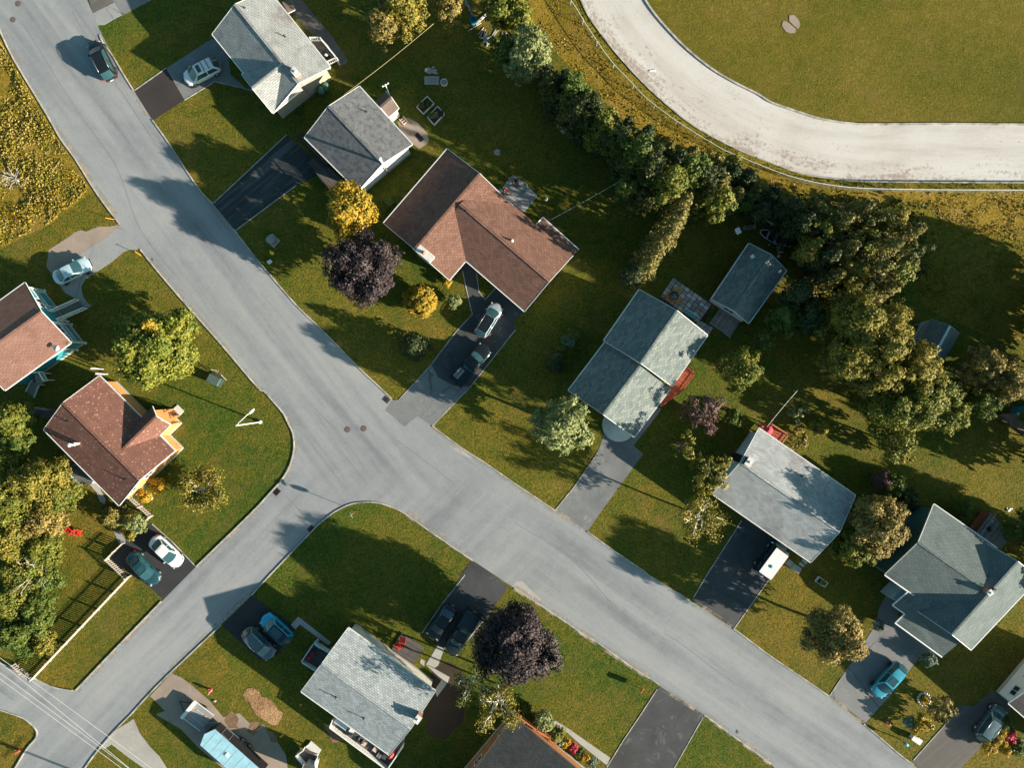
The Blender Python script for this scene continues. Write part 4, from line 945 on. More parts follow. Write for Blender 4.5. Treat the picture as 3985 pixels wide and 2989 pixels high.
# --- grey roof with big tree shadow
h = House('grey shingled house with blue end wall and leafy shadows across its roof', (3050, 1950))
h.gable([(2954, 1667), (2773, 1923), (3155, 2189), (3329, 1929)][0:1] + [(3329, 1929), (3155, 2189), (2773, 1923)], 3.6, 1.8, 'roof_pale', 'wall_blue', wins=(1, 1, 1, 0))
h.vent(t('32', 298, 780), .45)
h.chimney(t('22', 2005, 655), .9, (.62, .9), math.atan2(-.57, .82), 'dark', True)
h.deck(P('@32 -70 330 20 330 160 420 100 500 0 440'), 1.2, 'deck_red', [(1, 2), (2, 3)], 'cedar')
# --- green walled complex
h = House('large slate roofed house with dark green walls and white trim at the right', (3700, 2270))
h.gable([(3634, 1963), (3880, 2135), (3690, 2409), (3444, 2237)], 4.4, 1.9, 'roof_slate', 'wall_green', wins=(0, 0, 0, 0), ends=(0, 1))
sx = lambda x, y: (3400 + x / 3.78, 1950 + y / 3.78)
sy = lambda x, y: (3400 + x / 3.78, 2200 + y / 3.78)
h.gable([sy(650, 680), sy(1560, -370), sy(2420, 200), sy(1430, 1250)], 4.1, 2.05, 'roof_slate', 'wall_cream', wins=(0, 0, 1, 1), skew=B_SKEW, ends=(1, 1))
h.chimney(sy(1645, 380), .8, (.5, .5), .6, 'brick')
h.vent(sy(1760, 352), .5)
h.slab([(sy(160, 145), 4.35), (sy(505, 395), 4.35), (sy(1010, 170), 5.2), (sy(700, 0), 5.0)], 'roof_slate')
h.slab([(sy(505, 393), 4.3), (sy(275, 592), 3.6), (sy(455, 722), 3.6), (sy(800, 640), 4.6), (sy(1010, 180), 5.1)], 'roof_slate')
h.slab([(sy(315, 855), 3.0), (sy(1005, 1358), 3.0), (sy(1290, 1120), 3.9), (sy(640, 640), 3.9), (sy(455, 722), 3.55)], 'roof_slate')
h.trimline([(sy(160, 147), 4.38), (sy(505, 393), 4.38), (sy(275, 592), 3.64), (sy(455, 722), 3.64), (sy(315, 855), 3.05), (sy(1005, 1358), 3.03)], .13)
V = [w(sy(*p), 3.5) for p in ((330, 250), (500, 400), (640, 640), (640, 760), (720, 1040), (1030, 1270), (1230, 1120), (900, 500))]
q = MB(); q.prism(V, 0, 2.85); q.build('wall', 'wall_green', h.r)
V = [w(sy(*p), 2.0) for p in ((215, 455), (330, 535), (500, 400), (370, 300))]
q = MB(); q.prism(V, 0, 3.0); q.build('bay', 'wall_blue', h.r)
h.deck([sx(1510, 470), sx(1720, 180), sx(1940, 400), sx(2000, 560), sx(1870, 730)], 1.0, 'deck_grey', [(0, 1)], 'grey_wood')
h.deck([sx(1400, 400), sx(1590, 150), sx(1720, 175), sx(1510, 470)], .5, 'deck_red', [], 'cedar', name='steps')
# --- lower centre
h = House('pale grey house at the lower centre with cream walls and furnished white veranda', (1430, 2690))
h.gable([(1355, 2445), (1694, 2691), (1515, 2940), (1172, 2693)], 3.7, 1.45, 'roof_ash', 'wall_cream', wins=(1, 1, 0, 0))
h.vent(t('13', 682, 1052), .5); h.vent(t('13', 920, 1232), .5)
h.chimney(t('13', 1392, 1212), 1.0, (.8, .55), math.atan2(-.59, .81) + 1.57, 'brick')
h.deck(P('@13 505 568 640 650 560 830 400 725'), 1.1, 'deck_slate', [(0, 3), (3, 2), (0, 1)], gap=.3, solid=True)
h.deck(P('@13 670 1215 760 1180 1165 1510 1250 1430 1265 1450 1130 1648 640 1285'), 1.3, 'deck_slate', [(6, 5), (5, 4), (6, 0)], gap=.35, solid=True)
# --- brown speckled house with orange walls
h = House('brown speckled roof house with bright orange walls and a cedar entrance stair', (430, 1720))
h.gable([(387, 1463), (680, 1755), (463, 1968), (170, 1672)], 4.0, 1.75, 'roof_speck', 'wall_orange', wins=(1, 3, 1, 1))
h.flue(t('02', 645, 508), 1.1, .15, 'trim'); h.flue(t('02', 682, 500), .9, .13, 'trim')
h.vent(t('02', 592, 315), .5); h.vent(t('02', 1085, 815), .45)
zx = lambda x, y: (540 + x / 9.76, 1550 + y / 9.76)
h.gable([zx(515, 315), (594 - 150, 1584 + 145), (665 - 150, 1656 + 145), zx(1215, 1020)], 4.03, 1.35, 'roof_speck', 'wall_orange', .3, (0, 0, 0, 0), ends=(0, 1))
h.deck([zx(720, 540), zx(960, 580), zx(1440, 950), zx(1060, 1300), zx(800, 1100)], 1.6, 'deck_cedar', [(0, 1), (2, 3)], 'cedar')
h.stairs(zx(890, 660), zx(1100, 890), zx(1540, 660), zx(1310, 420), 1.6, .15, 8, 'deck_cedar', True, 'cedar')
q = MB(); q.prism([w(zx(*p), .1) for p in ((1310, 400), (1470, 250), (1710, 490), (1550, 660))], 0, .12); q.build('landing', 'concrete_light', h.r)
h.deck(P('@02 505 670 590 590 790 790 790 850 700 860'), 1.2, 'deck_slate', [(0, 4)], 'white_wood')
h.deck(P('@02 285 240 335 190 440 210 480 260 430 300'), 1.0, 'deck_dark', [(0, 1), (1, 2)], 'grey_wood')
# --- teal walled house, left edge
h = House('pinkish brown roofed house with teal walls and white railed balcony, left edge', (60, 1310))
h.gable([(97, 1100), (-161, 1286), (18, 1519), (276, 1333)], 4.2, 1.25, 'roof_rust', 'wall_teal', .5, (1, 1, 1, 0))
yx = lambda x, y: (x / 3.3175, 1080 + y / 3.3175)
dk = h.deck([yx(370, 150), yx(470, 160), yx(680, 430), yx(800, 560), yx(1010, 840), yx(900, 870), yx(560, 500)], 1.7, 'deck_grey', [(1, 2), (3, 4), (0, 1), (4, 5)], gap=.32)
h.stairs(yx(690, 440), yx(780, 545), yx(1120, 400), yx(1020, 290), 1.7, .15, 9, 'deck_grey')
for (a, b) in (((360, 118), (578, 168)), ((525, 358), (735, 385)), ((700, 575), (925, 608)), ((920, 828), (1105, 848)), ((820, 905), (1000, 935))):
    pb = w(yx(*b), 0); q = MB(); q.tube([pb, (pb.x, pb.y, 3.9)], .09, 8); q.lathe(pb, [(.17, 0), (.17, .1)], 10); q.build('post', 'white_wood', h.r)
h.deck([yx(440, 1240), yx(560, 1220), yx(620, 1330), yx(470, 1400)], 1.5, 'deck_grey', [(0, 1), (1, 2)])
h.stairs(yx(400, 1330), yx(490, 1400), yx(440, 1550), yx(335, 1470), 1.5, .1, 6, 'deck_grey', False)
a = h.onroof(yx(770, 915)); q = MB(); q.lathe(a + Vector((0, 0, .5)), [(.05, 0), (.3, .08), (.33, .14)], 14); q.tube([a + Vector((0, 0, -.1)), a + Vector((0, 0, .5))], .04, 6); q.build('satellite_dish', 'trim', h.r)
# --- bottom edge dark house
h = House('dark roofed house with brown cedar walls and a planted front, bottom edge', (2100, 2960))
h.gable([(1998, 2790), (2470, 3183), (2170, 3543), (1698, 3150)], 3.6, 1.9, 'roof_dark', 'wall_cedar', wins=(5, 0, 0, 1), rim='iron')
vx = lambda x, y: (1900 + x / 4.424, 2750 + y / 4.424)
h.deck([vx(470, 180), vx(520, 130), vx(840, 360), vx(1060, 500), vx(1090, 410), vx(1230, 560), vx(1160, 680)], 1.3, 'deck_cedar', [(1, 2), (2, 3)], 'cedar', gap=.22)
# --- right edge white house
h = House('white walled house with plum brown roof cut by the lower right edge', (4020, 2760))
h.gable([(3925, 2739), (4215, 2990), (4400, 2770), (4110, 2519)], 3.3, 1.7, 'roof_plum', 'wall_white', wins=(1, 0, 0, 3))
# --- deck and pool at right edge
h = House('brown timber pool deck with a dark red skirt at the right edge', (3950, 1640), 'pool deck', 'pool_deck')
ux = lambda x, y: (3600 + x / 5.74, 1500 + y / 5.74)
h.deck([ux(1600, 700), ux(1740, 640), ux(1930, 620), ux(2060, 620), ux(2700, 1000), ux(2700, 1550), ux(2210, 1150), ux(1780, 850)], 1.3, 'deck_brown', [(0, 7), (7, 6)], 'iron', gap=.2)
q = MB(); V = [w(ux(2060, 620), 1.35), w(ux(2130, 480), 1.35), w(ux(2700, 400), 1.35), w(ux(2700, 990), 1.35)]; q.prism(V, 0, 1.25, 0); q.build('pool', 'water', h.r)
q = MB(); q.bar(V[0], V[3], .3, .12); q.build('pool_edge', 'trim', h.r)
# --- lattice shed
h = House('dark panelled garden shed with a pale ridge strip, alone behind the big trees', t('31', 1480, 1280), 'shed', 'shed')
h.gable(P('@31 1410 1088 1300 1300 1520 1460 1655 1215')[0:4], 2.3, 1.0, 'roof_slate', 'wall_grey', .1, (0, 0, 0, 0), rim='grey_wood')
c = h.e; q = MB(); q.bar(c['R1'] + Vector((0, 0, .04)), c['R2'] + Vector((0, 0, .04)), .28, .05); q.build('ridge_cap', 'teal_trim' if 'teal_trim' in M else 'wall_blue', h.r)
# --- play house / small landing at the bottom
h = House('small brown roofed outbuilding with white railed landing at the bottom edge', (1200, 2975), 'outbuilding', 'outbuilding')
tx = lambda x, y: (1150 + x / 4.916, 2780 + y / 4.916)
h.gable([tx(170, 960), tx(380, 1040), tx(300, 1400), tx(40, 1330)], 2.6, .6, 'roof_plum', 'wall_grey', .15, (0, 0, 0, 0))
h.deck([tx(40, 745), tx(180, 640), tx(420, 830), tx(400, 1000), tx(200, 930)], .9, 'deck_dark', [(0, 4), (0, 1), (3, 2)], 'trim', gap=.3, solid=True)
q = MB(); q.prism([w(tx(*p), .2) for p in ((190, 660), (290, 530), (490, 700), (410, 830))], 0, .2); q.build('step', 'concrete_light', h.r)
# ================================================================ trees and shrubs
leafm('leaf_lime', [(.045, .075, .010), (.11, .14, .016), (.22, .22, .03), (.34, .30, .045)])
leafm('leaf_olive', [(.016, .032, .008), (.04, .055, .010), (.085, .09, .016), (.14, .125, .024)])
leafm('leaf_green', [(.022, .050, .007), (.055, .095, .012), (.11, .135, .022), (.17, .18, .034)])
leafm('leaf_mixed', [(.036, .060, .008), (.090, .115, .014), (.17, .165, .022), (.27, .225, .034)])
leafm('leaf_gold', [(.055, .070, .010), (.135, .130, .018), (.25, .20, .030), (.36, .26, .044)])
leafm('leaf_orange', [(.09, .09, .010), (.25, .19, .018), (.42, .27, .025), (.50, .22, .018)])
leafm('leaf_bronze', [(.065, .062, .016), (.16, .125, .030), (.29, .215, .06), (.40, .27, .075)])
leafm('leaf_pale', [(.06, .09, .028), (.14, .17, .055), (.26, .28, .11), (.36, .36, .15)])
leafm('leaf_purple', [(.014, .010, .011), (.028, .019, .021), (.050, .034, .036), (.11, .082, .080)], .06, .62)
leafm('leaf_mauve', [(.06, .035, .03), (.11, .06, .05), (.17, .10, .085)], .15)
leafm('leaf_spruce', [(.010, .024, .010), (.024, .042, .014), (.05, .065, .017), (.10, .095, .024)], .08)
leafm('leaf_spruce_sunlit_gold', [(.026, .040, .010), (.085, .085, .018), (.19, .155, .034), (.32, .24, .055)], .12)  # spruce needles with golden sunlight mixed into the colour
leafm('leaf_yellow', [(.22, .15, .012), (.42, .27, .02), (.52, .33, .03)], .25)
leafm('leaf_white', [(.05, .08, .04), (.10, .15, .09), (.45, .48, .42)], .1)

def limb_mesh(mb, a, b, r0, r1, wob=.12, seg=6, n=4):
    a = Vector(a); b = Vector(b); pts = []; L = (b - a).length
    for i in range(n + 1):
        f = i / n; j = Vector((random.uniform(-1, 1), random.uniform(-1, 1), random.uniform(-.5, .5))) * L * wob * (0 if i in (0,) else math.sin(f * 3.1) * .8)
        pts.append(a.lerp(b, f) + j)
    mb.tube(pts, [r0 + (r1 - r0) * i / n for i in range(n + 1)], seg)
    return pts
def tree(label, x, y, R, h, kind='leaf_green', name='tree', group=None, cat='tree', dens=1.0, lobes=None, form='round', squash=None, size=.24, ex=1.0, ea=0.0, bark='bark', gaps=0.0, high=False, low=False, ball=False):
    """x,y F px of the crown seen from above, R in F px, h metres"""
    px = (x * 1.8015, y * 1.8015); Rm0 = R * 1.8015 / PPM
    if form == 'bush': zc = h * .45
    else: zc = h * (.56 if not high else .64)
    if low: zc = h * .5
    Rm0 *= 1.09; Rm = Rm0 * (1 - zc / CAMH); c = w(px, zc); vz = h - zc if form == 'bush' else h * (.45 if not high else .36)
    root = thing(name, label, cat, (c.x, c.y, 0), group); base = Vector((c.x, c.y, 0))
    rad = np.array([Rm * ex, Rm / ex ** .5, vz]); ca, sa = math.cos(ea), math.sin(ea)
    K = lobes or int(18 + Rm * Rm * 4.5)
    # lobe centres over the crown ellipsoid (upper part and flanks)
    d = RNG.normal(size=(K * 3, 3)); d /= np.linalg.norm(d, axis=1)[:, None]; d = d[d[:, 2] > (-.97 if low else -.82 if form != 'bush' else -.05)][:K]; K = len(d)
    rr = RNG.uniform(.35, .86, K) ** .6; 
    ph = RNG.uniform(0, 6.28, 4); th = np.arctan2(d[:, 1], d[:, 0])
    edge = 1 + .10 * np.sin(3 * th + ph[0]) + .07 * np.sin(5 * th + ph[1]) + .05 * np.sin(8 * th + ph[2])
    if ball: edge = edge * 0 + 1; rr = rr * 0 + .86
    cen = d * rad * rr[:, None] * edge[:, None]
    lr = RNG.uniform(.6, 1.35, K) * max(.2, Rm * (.235 if Rm > 1.2 else .36))
    size *= .9; per = (lr ** 2) / (size ** 2) * 14.0 * dens
    pts = []; nor = []
    for i in range(K):
        k = max(6, int(per[i])); q = RNG.normal(size=(k, 3)); q /= np.linalg.norm(q, axis=1)[:, None]; q[:, 2] = np.where(q[:, 2] < -.35, -q[:, 2], q[:, 2])
        r_ = lr[i] * RNG.uniform(.55, 1.05, k) * (1 + .25 * np.sin(q[:, 0] * 5 + i) * np.sin(q[:, 1] * 6 + 2 * i))
        pts.append(cen[i] + q * r_[:, None] * [1, 1, .85]); nor.append(q * .7 + d[i] * .35 + RNG.normal(size=(k, 3)) * .42 + [0, 0, .15])
    if not gaps:
        k = int(3.4 * (rad[0] * rad[1] + rad[0] * rad[2] * 1.6) / size ** 2 * .9 * dens); q = RNG.normal(size=(k, 3)); q /= np.linalg.norm(q, axis=1)[:, None]; q[:, 2] = np.where(q[:, 2] < -.3, -q[:, 2], q[:, 2])
        pts.append(q * rad * (RNG.uniform(.55, .80, k) * (1 + .12 * np.sin(q[:, 0] * 7 + ph[0]) * np.sin(q[:, 1] * 6)))[:, None]); nor.append(q + RNG.normal(size=(k, 3)) * .5)
    pts = np.concatenate(pts); nor = np.concatenate(nor); nor /= np.linalg.norm(nor, axis=1)[:, None]
    if gaps:
        f = np.array([mnoise.noise(Vector(p) * (1.1 / max(.8, Rm * .35)) + Vector((x, y, 0))) for p in pts]); keep = f > gaps - .5; pts = pts[keep]; nor = nor[keep]
    R2 = np.array([[ca, sa, 0], [-sa, ca, 0], [0, 0, 1]]); pts = pts @ R2; nor = nor @ R2; cenr = cen @ R2
    pts[:, 2] = np.maximum(pts[:, 2], -zc + .06)
    V = cards(pts, nor, size * RNG.uniform(.6, 1.35, len(pts)))
    V += np.array([0, 0, zc]); V[:, 2] = V[:, 2].clip(.02)
    card_mesh('crown', V, kind, root)
    # stem and limbs
    mb = MB(); tr = max(.04, h * .022); top = Vector((0, 0, zc + vz * .25))
    limb_mesh(mb, (0, 0, 0), top, tr, tr * .4, .03, 8)
    sel = RNG.choice(K, min(K, 9 if form != 'bush' else 5), replace=False)
    for i in sel: limb_mesh(mb, (0, 0, zc * RNG.uniform(.45, .95)), Vector(cenr[i]) + Vector((0, 0, zc)), tr * .45, tr * .12, .1, 5)
    mb.build('trunk', bark, root, off=(0, 0, 0))
    return root
def conifer(label, x, y, R, h, kind='leaf_spruce', name='spruce_tree', group=None, dens=1.0, size=.30, cat='tree', bare=0):
    """x,y F px of the mid crown, h metres"""
    px = (x * 1.8015, y * 1.8015); zc = h * .5; Rm = R * 1.8015 / PPM * (1 - zc / CAMH) * 1.05; c = w(px, zc)
    root = thing(name, label, cat, (c.x, c.y, 0), group); pts = []; nor = []; mb = MB()
    limb_mesh(mb, (0, 0, 0), (RNG.uniform(-.15, .15), RNG.uniform(-.15, .15), h * .97), h * .018 + .04, .02, .01, 7, 5)
    nb = int(26 + h * 5); z0 = h * .10
    for i in range(nb):
        f = (i / nb); z = z0 + (h * .96 - z0) * f; ang = i * 2.399 + RNG.uniform(-.3, .3)
        L = Rm * (1 - f) ** .62 * RNG.uniform(.72, 1.15) + .12; dirv = np.array([math.cos(ang), math.sin(ang), RNG.uniform(-.28, .02)])
        k = max(8, int((L * 15 + 5) * dens)); s = RNG.uniform(.12, 1, k) ** .75; side = np.array([-dirv[1], dirv[0], 0])
        q = np.outer(s * L, dirv) + np.outer(RNG.normal(size=k) * .30 * L * (1 - s * .65), side); q[:, 2] += z + RNG.normal(size=k) * .10 - .10 * s * L
        pts.append(q); nor.append(np.array([dirv[0] * .5, dirv[1] * .5, .75]) + RNG.normal(size=(k, 3)) * .5)
        if i % 3 == 0: mb.tube([(0, 0, z), tuple(dirv * L * .85 + [0, 0, z])], [.035, .01], 4)
    pts = np.concatenate(pts); nor = np.concatenate(nor); nor /= np.linalg.norm(nor, axis=1)[:, None]
    V = cards(pts, nor, size * RNG.uniform(.6, 1.25, len(pts)), .6); V[:, 2] = V[:, 2].clip(.02)
    card_mesh('crown', V, kind, root); mb.build('trunk', 'bark', root, off=(0, 0, 0))
    return root
def birch(label, x, y, R, h, kind='leaf_gold', bx=None, group=None, name='birch_tree', dens=.4, limbs=7, gaps=.42, wood='birch_bark', cat='tree', lr=.045):
    px = (x * 1.8015, y * 1.8015); zc = h * .68; Rm = R * 1.8015 / PPM * (1 - zc / CAMH); c = w(px, zc)
    root = thing(name, label, cat, (c.x, c.y, 0), group); mb = MB(); pts = []; nor = []
    limb_mesh(mb, (0, 0, 0), (.15, .1, h * .55), .13, .09, .03, 8)
    for i in range(limbs):
        a = 6.28 * i / limbs + RNG.uniform(-.35, .35); e = Vector((math.cos(a) * Rm * RNG.uniform(.55, .95), math.sin(a) * Rm * RNG.uniform(.55, .95), h * RNG.uniform(.68, .95)))
        lp = limb_mesh(mb, (.12, .08, h * RNG.uniform(.35, .55)), e, lr * 1.9, lr * .6, .12, 6, 5)
        for j in range(3):
            b = lp[2 + j]; e2 = b + Vector((math.cos(a + RNG.uniform(-1.2, 1.2)), math.sin(a + RNG.uniform(-1.2, 1.2)), RNG.uniform(-.1, .7))) * Rm * .38
            limb_mesh(mb, b, e2, lr * .8, lr * .3, .1, 5, 3)
            for g in (b.lerp(e2, .6), e2):
                k = int(110 * dens * Rm * .6); q = RNG.normal(size=(k, 3)) * [Rm * .16, Rm * .16, Rm * .13]
                pts.append(q + np.array(g) - [0, 0, .25]); nor.append(q / (np.linalg.norm(q, axis=1)[:, None] + 1e-6) + RNG.normal(size=(k, 3)) * .6)
    if dens > 0:
        pts = np.concatenate(pts); nor = np.concatenate(nor); nor /= np.linalg.norm(nor, axis=1)[:, None]
        V = cards(pts, nor, .2 * RNG.uniform(.6, 1.3, len(pts)), .8); V[:, 2] = V[:, 2].clip(.02); card_mesh('crown', V, kind, root)
    mb.build('trunk', wood, root, off=(0, 0, 0)); return root
G1, G2, G3, G4 = 'garden trees on the lawns', 'spruces and trees of the hedgerow below the track', 'trees of the thicket on the right', 'trees massed at the left edge'
tree('wide green maple with one golden patch, on the corner lawn by the teal walled house', 322, 752, 76, 7.2, 'leaf_lime', 'maple_tree', G1, size=.26)
_m = bpy.data.objects[-1]
tree('narrow green maple leaning to the kerb, right of the wide green maple', 388, 702, 38, 6.6, 'leaf_lime', 'maple_tree', G1)
tree('small golden leaved tree rising in the middle of the wide green maple', 338, 705, 20, 8.2, 'leaf_orange', 'maple_tree', G1)
tree('rounded olive tree at the lower right flank of the wide green maple', 372, 775, 50, 5.6, 'leaf_lime', 'maple_tree', G1)
tree('orange gold rowan tree standing against the purple tree on the front lawn', 757, 456, 52, 8, 'leaf_orange', 'rowan_tree', G1, dens=1.1)
tree('spreading dark purple tree below the orange gold rowan', 782, 580, 70, 9, 'leaf_purple', 'purple_tree', G1, size=.24)
tree('dense round yellow shrub on the lawn of the brown L shaped bungalow', 907, 650, 32, 2.9, 'leaf_orange', 'round_shrub', G1, 'shrub', size=.19, dens=1.3, lobes=90, ball=True)
tree('tiny pale yellow shrub right of the dense round yellow shrub', 982, 650, 14, 1.6, 'leaf_pale', 'shrub', G1, 'shrub', form='bush', size=.16)
tree('yellow green bush at the lower corner of the brown L shaped bungalow', 968, 610, 10, 1.1, 'leaf_yellow', 'shrub', G1, 'shrub', form='bush', size=.14)
tree('dim green shrub between the white end wall and the brown bungalow', 845, 440, 17, 1.8, 'leaf_green', 'shrub', G1, 'shrub', form='bush', size=.17)
conifer('dark bushy spruce in shade at the driveway edge, left of the black pickup', 893, 748, 34, 4.6, 'leaf_spruce', 'spruce_tree', G1, 1.6)
tree('round pale green tree on the lawn below the long blue grey house', 1213, 921, 57, 10, 'leaf_pale', 'round_tree', G1, size=.25, dens=1.1)
tree('big dark purple tree beside the shaded pickup, lower centre', 1110, 1398, 81, 9.2, 'leaf_purple', 'purple_tree', G1, size=.24)
birch('tall golden birch with white limbs beside the dark roof at the bottom', 1072, 1530, 44, 10, 'leaf_gold', None, G1, dens=.55)
birch('sparse green birch behind the tall golden birch, near the purple tree', 1022, 1478, 40, 9, 'leaf_mixed', None, G1, dens=.3)
birch('straggly golden willow on the corner lawn by the orange walled house', 440, 1058, 46, 3.8, 'leaf_gold', None, G1, 'willow_tree', dens=.75, limbs=8)
tree('yellow orange bush against the orange wall', 345, 1047, 17, 1.7, 'leaf_yellow', 'shrub', G1, 'shrub', form='bush', size=.16)
tree('rounded yellow bush nearer the picket fence end', 314, 1072, 15, 1.6, 'leaf_yellow', 'shrub', G1, 'shrub', form='bush', size=.16)
conifer('dark green juniper in the corner between orange house and driveway', 242, 1117, 33, 3.4, 'leaf_spruce_sunlit_gold', 'juniper_shrub', G1, 1.5, cat='shrub')
tree('pale lilac bush beside the dark green juniper', 297, 1130, 23, 2.8, 'leaf_pale', 'shrub', G1, 'shrub', form='bush', size=.2)
tree('small yellow bush at the end of the short fence by the black driveway', 283, 1158, 10, 1.4, 'leaf_gold', 'shrub', G1, 'shrub', form='bush', size=.16)
tree('dull mauve leaved tree right of the red deck', 1520, 890, 42, 6.5, 'leaf_mauve', 'plum_tree', G1, dens=.7, gaps=.38, size=.2)
tree('narrow green tree with gold tips, left of the chimney of the shadowed grey roof', 1477, 962, 30, 7.5, 'leaf_gold', 'tree', G1, dens=.8, gaps=.4)
tree('golden tree in front of the blue end wall', 1532, 1022, 42, 8.8, 'leaf_gold', 'tree', G1, dens=.8, gaps=.40)
birch('thin golden birch on the lawn left of the van driveway', 1512, 1122, 46, 8.5, 'leaf_gold', None, G1, dens=.5)
tree('yellowish tree on the back lawn above the red deck', 1600, 795, 44, 7, 'leaf_mixed', 'tree', G1, dens=.9)
tree('small pale bush beside the red umbrella deck', 1725, 893, 24, 2.6, 'leaf_pale', 'shrub', G1, 'shrub', form='bush', gaps=.4)
tree('small golden bush right of the pale bush on the back lawn', 1768, 925, 18, 2.2, 'leaf_gold', 'shrub', G1, 'shrub', form='bush')
tree('dim dry shrubs in the bed behind the shadowed grey roof', 1718, 950, 30, 1.2, 'leaf_bronze', 'shrub', G1, 'shrub', form='bush', gaps=.5)
tree('big round tree with bronze leaves between the two grey houses at right', 1893, 1135, 58, 8.2, 'leaf_bronze', 'tree', G1, dens=1.1)
tree('green tree under the left side of the big bronze tree', 1845, 1185, 42, 6.5, 'leaf_mixed', 'tree', G1)
tree('golden bronze tree on the front lawn right of the van', 1800, 1368, 60, 8.8, 'leaf_bronze', 'tree', G1, dens=1.1)
tree('bronze leaved shrub by the round stone ringed flower bed', 2028, 1530, 30, 2.4, 'leaf_bronze', 'shrub', G1, 'shrub', form='bush', gaps=.42)
tree('orange flowering shrub with pale side on the strip lawn, lower right', 1985, 1563, 25, 2.2, 'leaf_orange', 'shrub', G1, 'shrub', form='bush')
tree('white and green hydrangea at the left foot of the orange flowering shrub', 1962, 1558, 13, 1.7, 'leaf_white', 'hydrangea', G1, 'shrub', form='bush', size=.16)
tree('white flowering bush at the left edge of the teal suv driveway', 1896, 1351, 13, 1.4, 'leaf_white', 'hydrangea', G1, 'shrub', form='bush', size=.15)
tree('white flowering bush at the garage corner of the green walled house', 2005, 1424, 16, 1.8, 'leaf_white', 'hydrangea', G1, 'shrub', form='bush', size=.15)
for x, y, R, k, lb in ((2137, 1612, 15, 'leaf_yellow', 'lowest yellow shrub of the bed behind the steel grey suv'), (2155, 1592, 20, 'leaf_yellow', 'tall yellow shrub of the bed behind the steel grey suv'), (2170, 1566, 18, 'leaf_green', 'green shrub at the top of the bed behind the steel grey suv'),
                    (2178, 1590, 14, 'leaf_red', 'magenta flowering plant in the bed behind the steel grey suv'), (2195, 1612, 18, 'leaf_green', 'green shrub at the right end of the bed behind the steel grey suv'), (2168, 1617, 12, 'leaf_yellow', 'small yellow shrub between the yellow and the right green shrub'), (2134, 1590, 13, 'leaf_spruce', 'dark shrub touching the rear of the steel grey suv')):
    tree(lb, x, y, R, 1.7, k, 'shrub', 'shrubs of the lower right bed', 'shrub', form='bush', size=.18)
tree('leafy yellow green shrub at the foot of the cedar steps, bottom edge', 1172, 1555, 20, 2.4, 'leaf_pale', 'shrub', G1, 'shrub', form='bush', size=.2)
conifer('little dark spiky plant above the cedar deck at the bottom edge', 1136, 1536, 13, 1.4, 'leaf_green', 'shrub', G1, 1.2, cat='shrub')
tree('clipped green shrub left of the planted bed, bottom edge', 1200, 1582, 17, 1.6, 'leaf_mixed', 'shrub', G1, 'shrub', form='bush', size=.18)
for i, (x, y, k, lb) in enumerate(((1208, 1600, 'leaf_white', 'white flowers at the upper end of the cedar house bed'), (1222, 1606, 'leaf_yellow', 'yellow flowers next in the cedar house bed'), (1237, 1615, 'leaf_red', 'red flowers in the middle of the cedar house bed'),
                       (1250, 1626, 'leaf_green', 'green plants below the red flowers in the cedar house bed'), (1264, 1636, 'leaf_yellow', 'yellow plants near the lower end of the cedar house bed'), (1279, 1648, 'leaf_white', 'white flowers at the lower end of the cedar house bed'))):
    tree(lb, x, y, 11, .8, k, 'flower_clump', 'flower clumps of the cedar house bed', 'flowers', form='bush', size=.13)
for i, (x, y, R, h, k, lb) in enumerate(((1238, 722, 13, 1.4, 'leaf_green', 'upper shrub of the shaded row on the lawn left of the blue grey house'), (1226, 738, 14, 1.3, 'leaf_white', 'second shrub down of the shaded row left of the blue grey house'), (1212, 757, 10, 1.0, 'leaf_green', 'third shrub down of the shaded row left of the blue grey house'),
                          (1205, 772, 9, .9, 'leaf_white', 'fourth shrub down of the shaded row left of the blue grey house'), (1200, 790, 20, 1.8, 'leaf_spruce', 'lowest and darkest shrub of the shaded row left of the blue grey house'), (1585, 905, 18, 1.8, 'leaf_green', 'dim green shrub right of the mauve tree'),
                          (1905, 1035, 20, 2.0, 'leaf_mauve', 'dim reddish shrub on the shaded lawn above the bronze tree'), (1935, 1050, 28, 2.6, 'leaf_green', 'dim green shrub beside the reddish shrub above the bronze tree'), (2078, 1100, 24, 2.2, 'leaf_green', 'dim shrub above the eave of the green walled house'), (2195, 1140, 38, 4.6, 'leaf_green', 'shaded green tree right of the grey deck boards at the right edge'),
                          (1960, 1075, 24, 2.4, 'leaf_spruce', 'dark shrub between bronze tree and green walled house'))):
    tree(lb, x, y, R, h, k, 'shrub', 'shrubs on the shaded lawns', 'shrub', form='bush', size=.17, dens=.9)
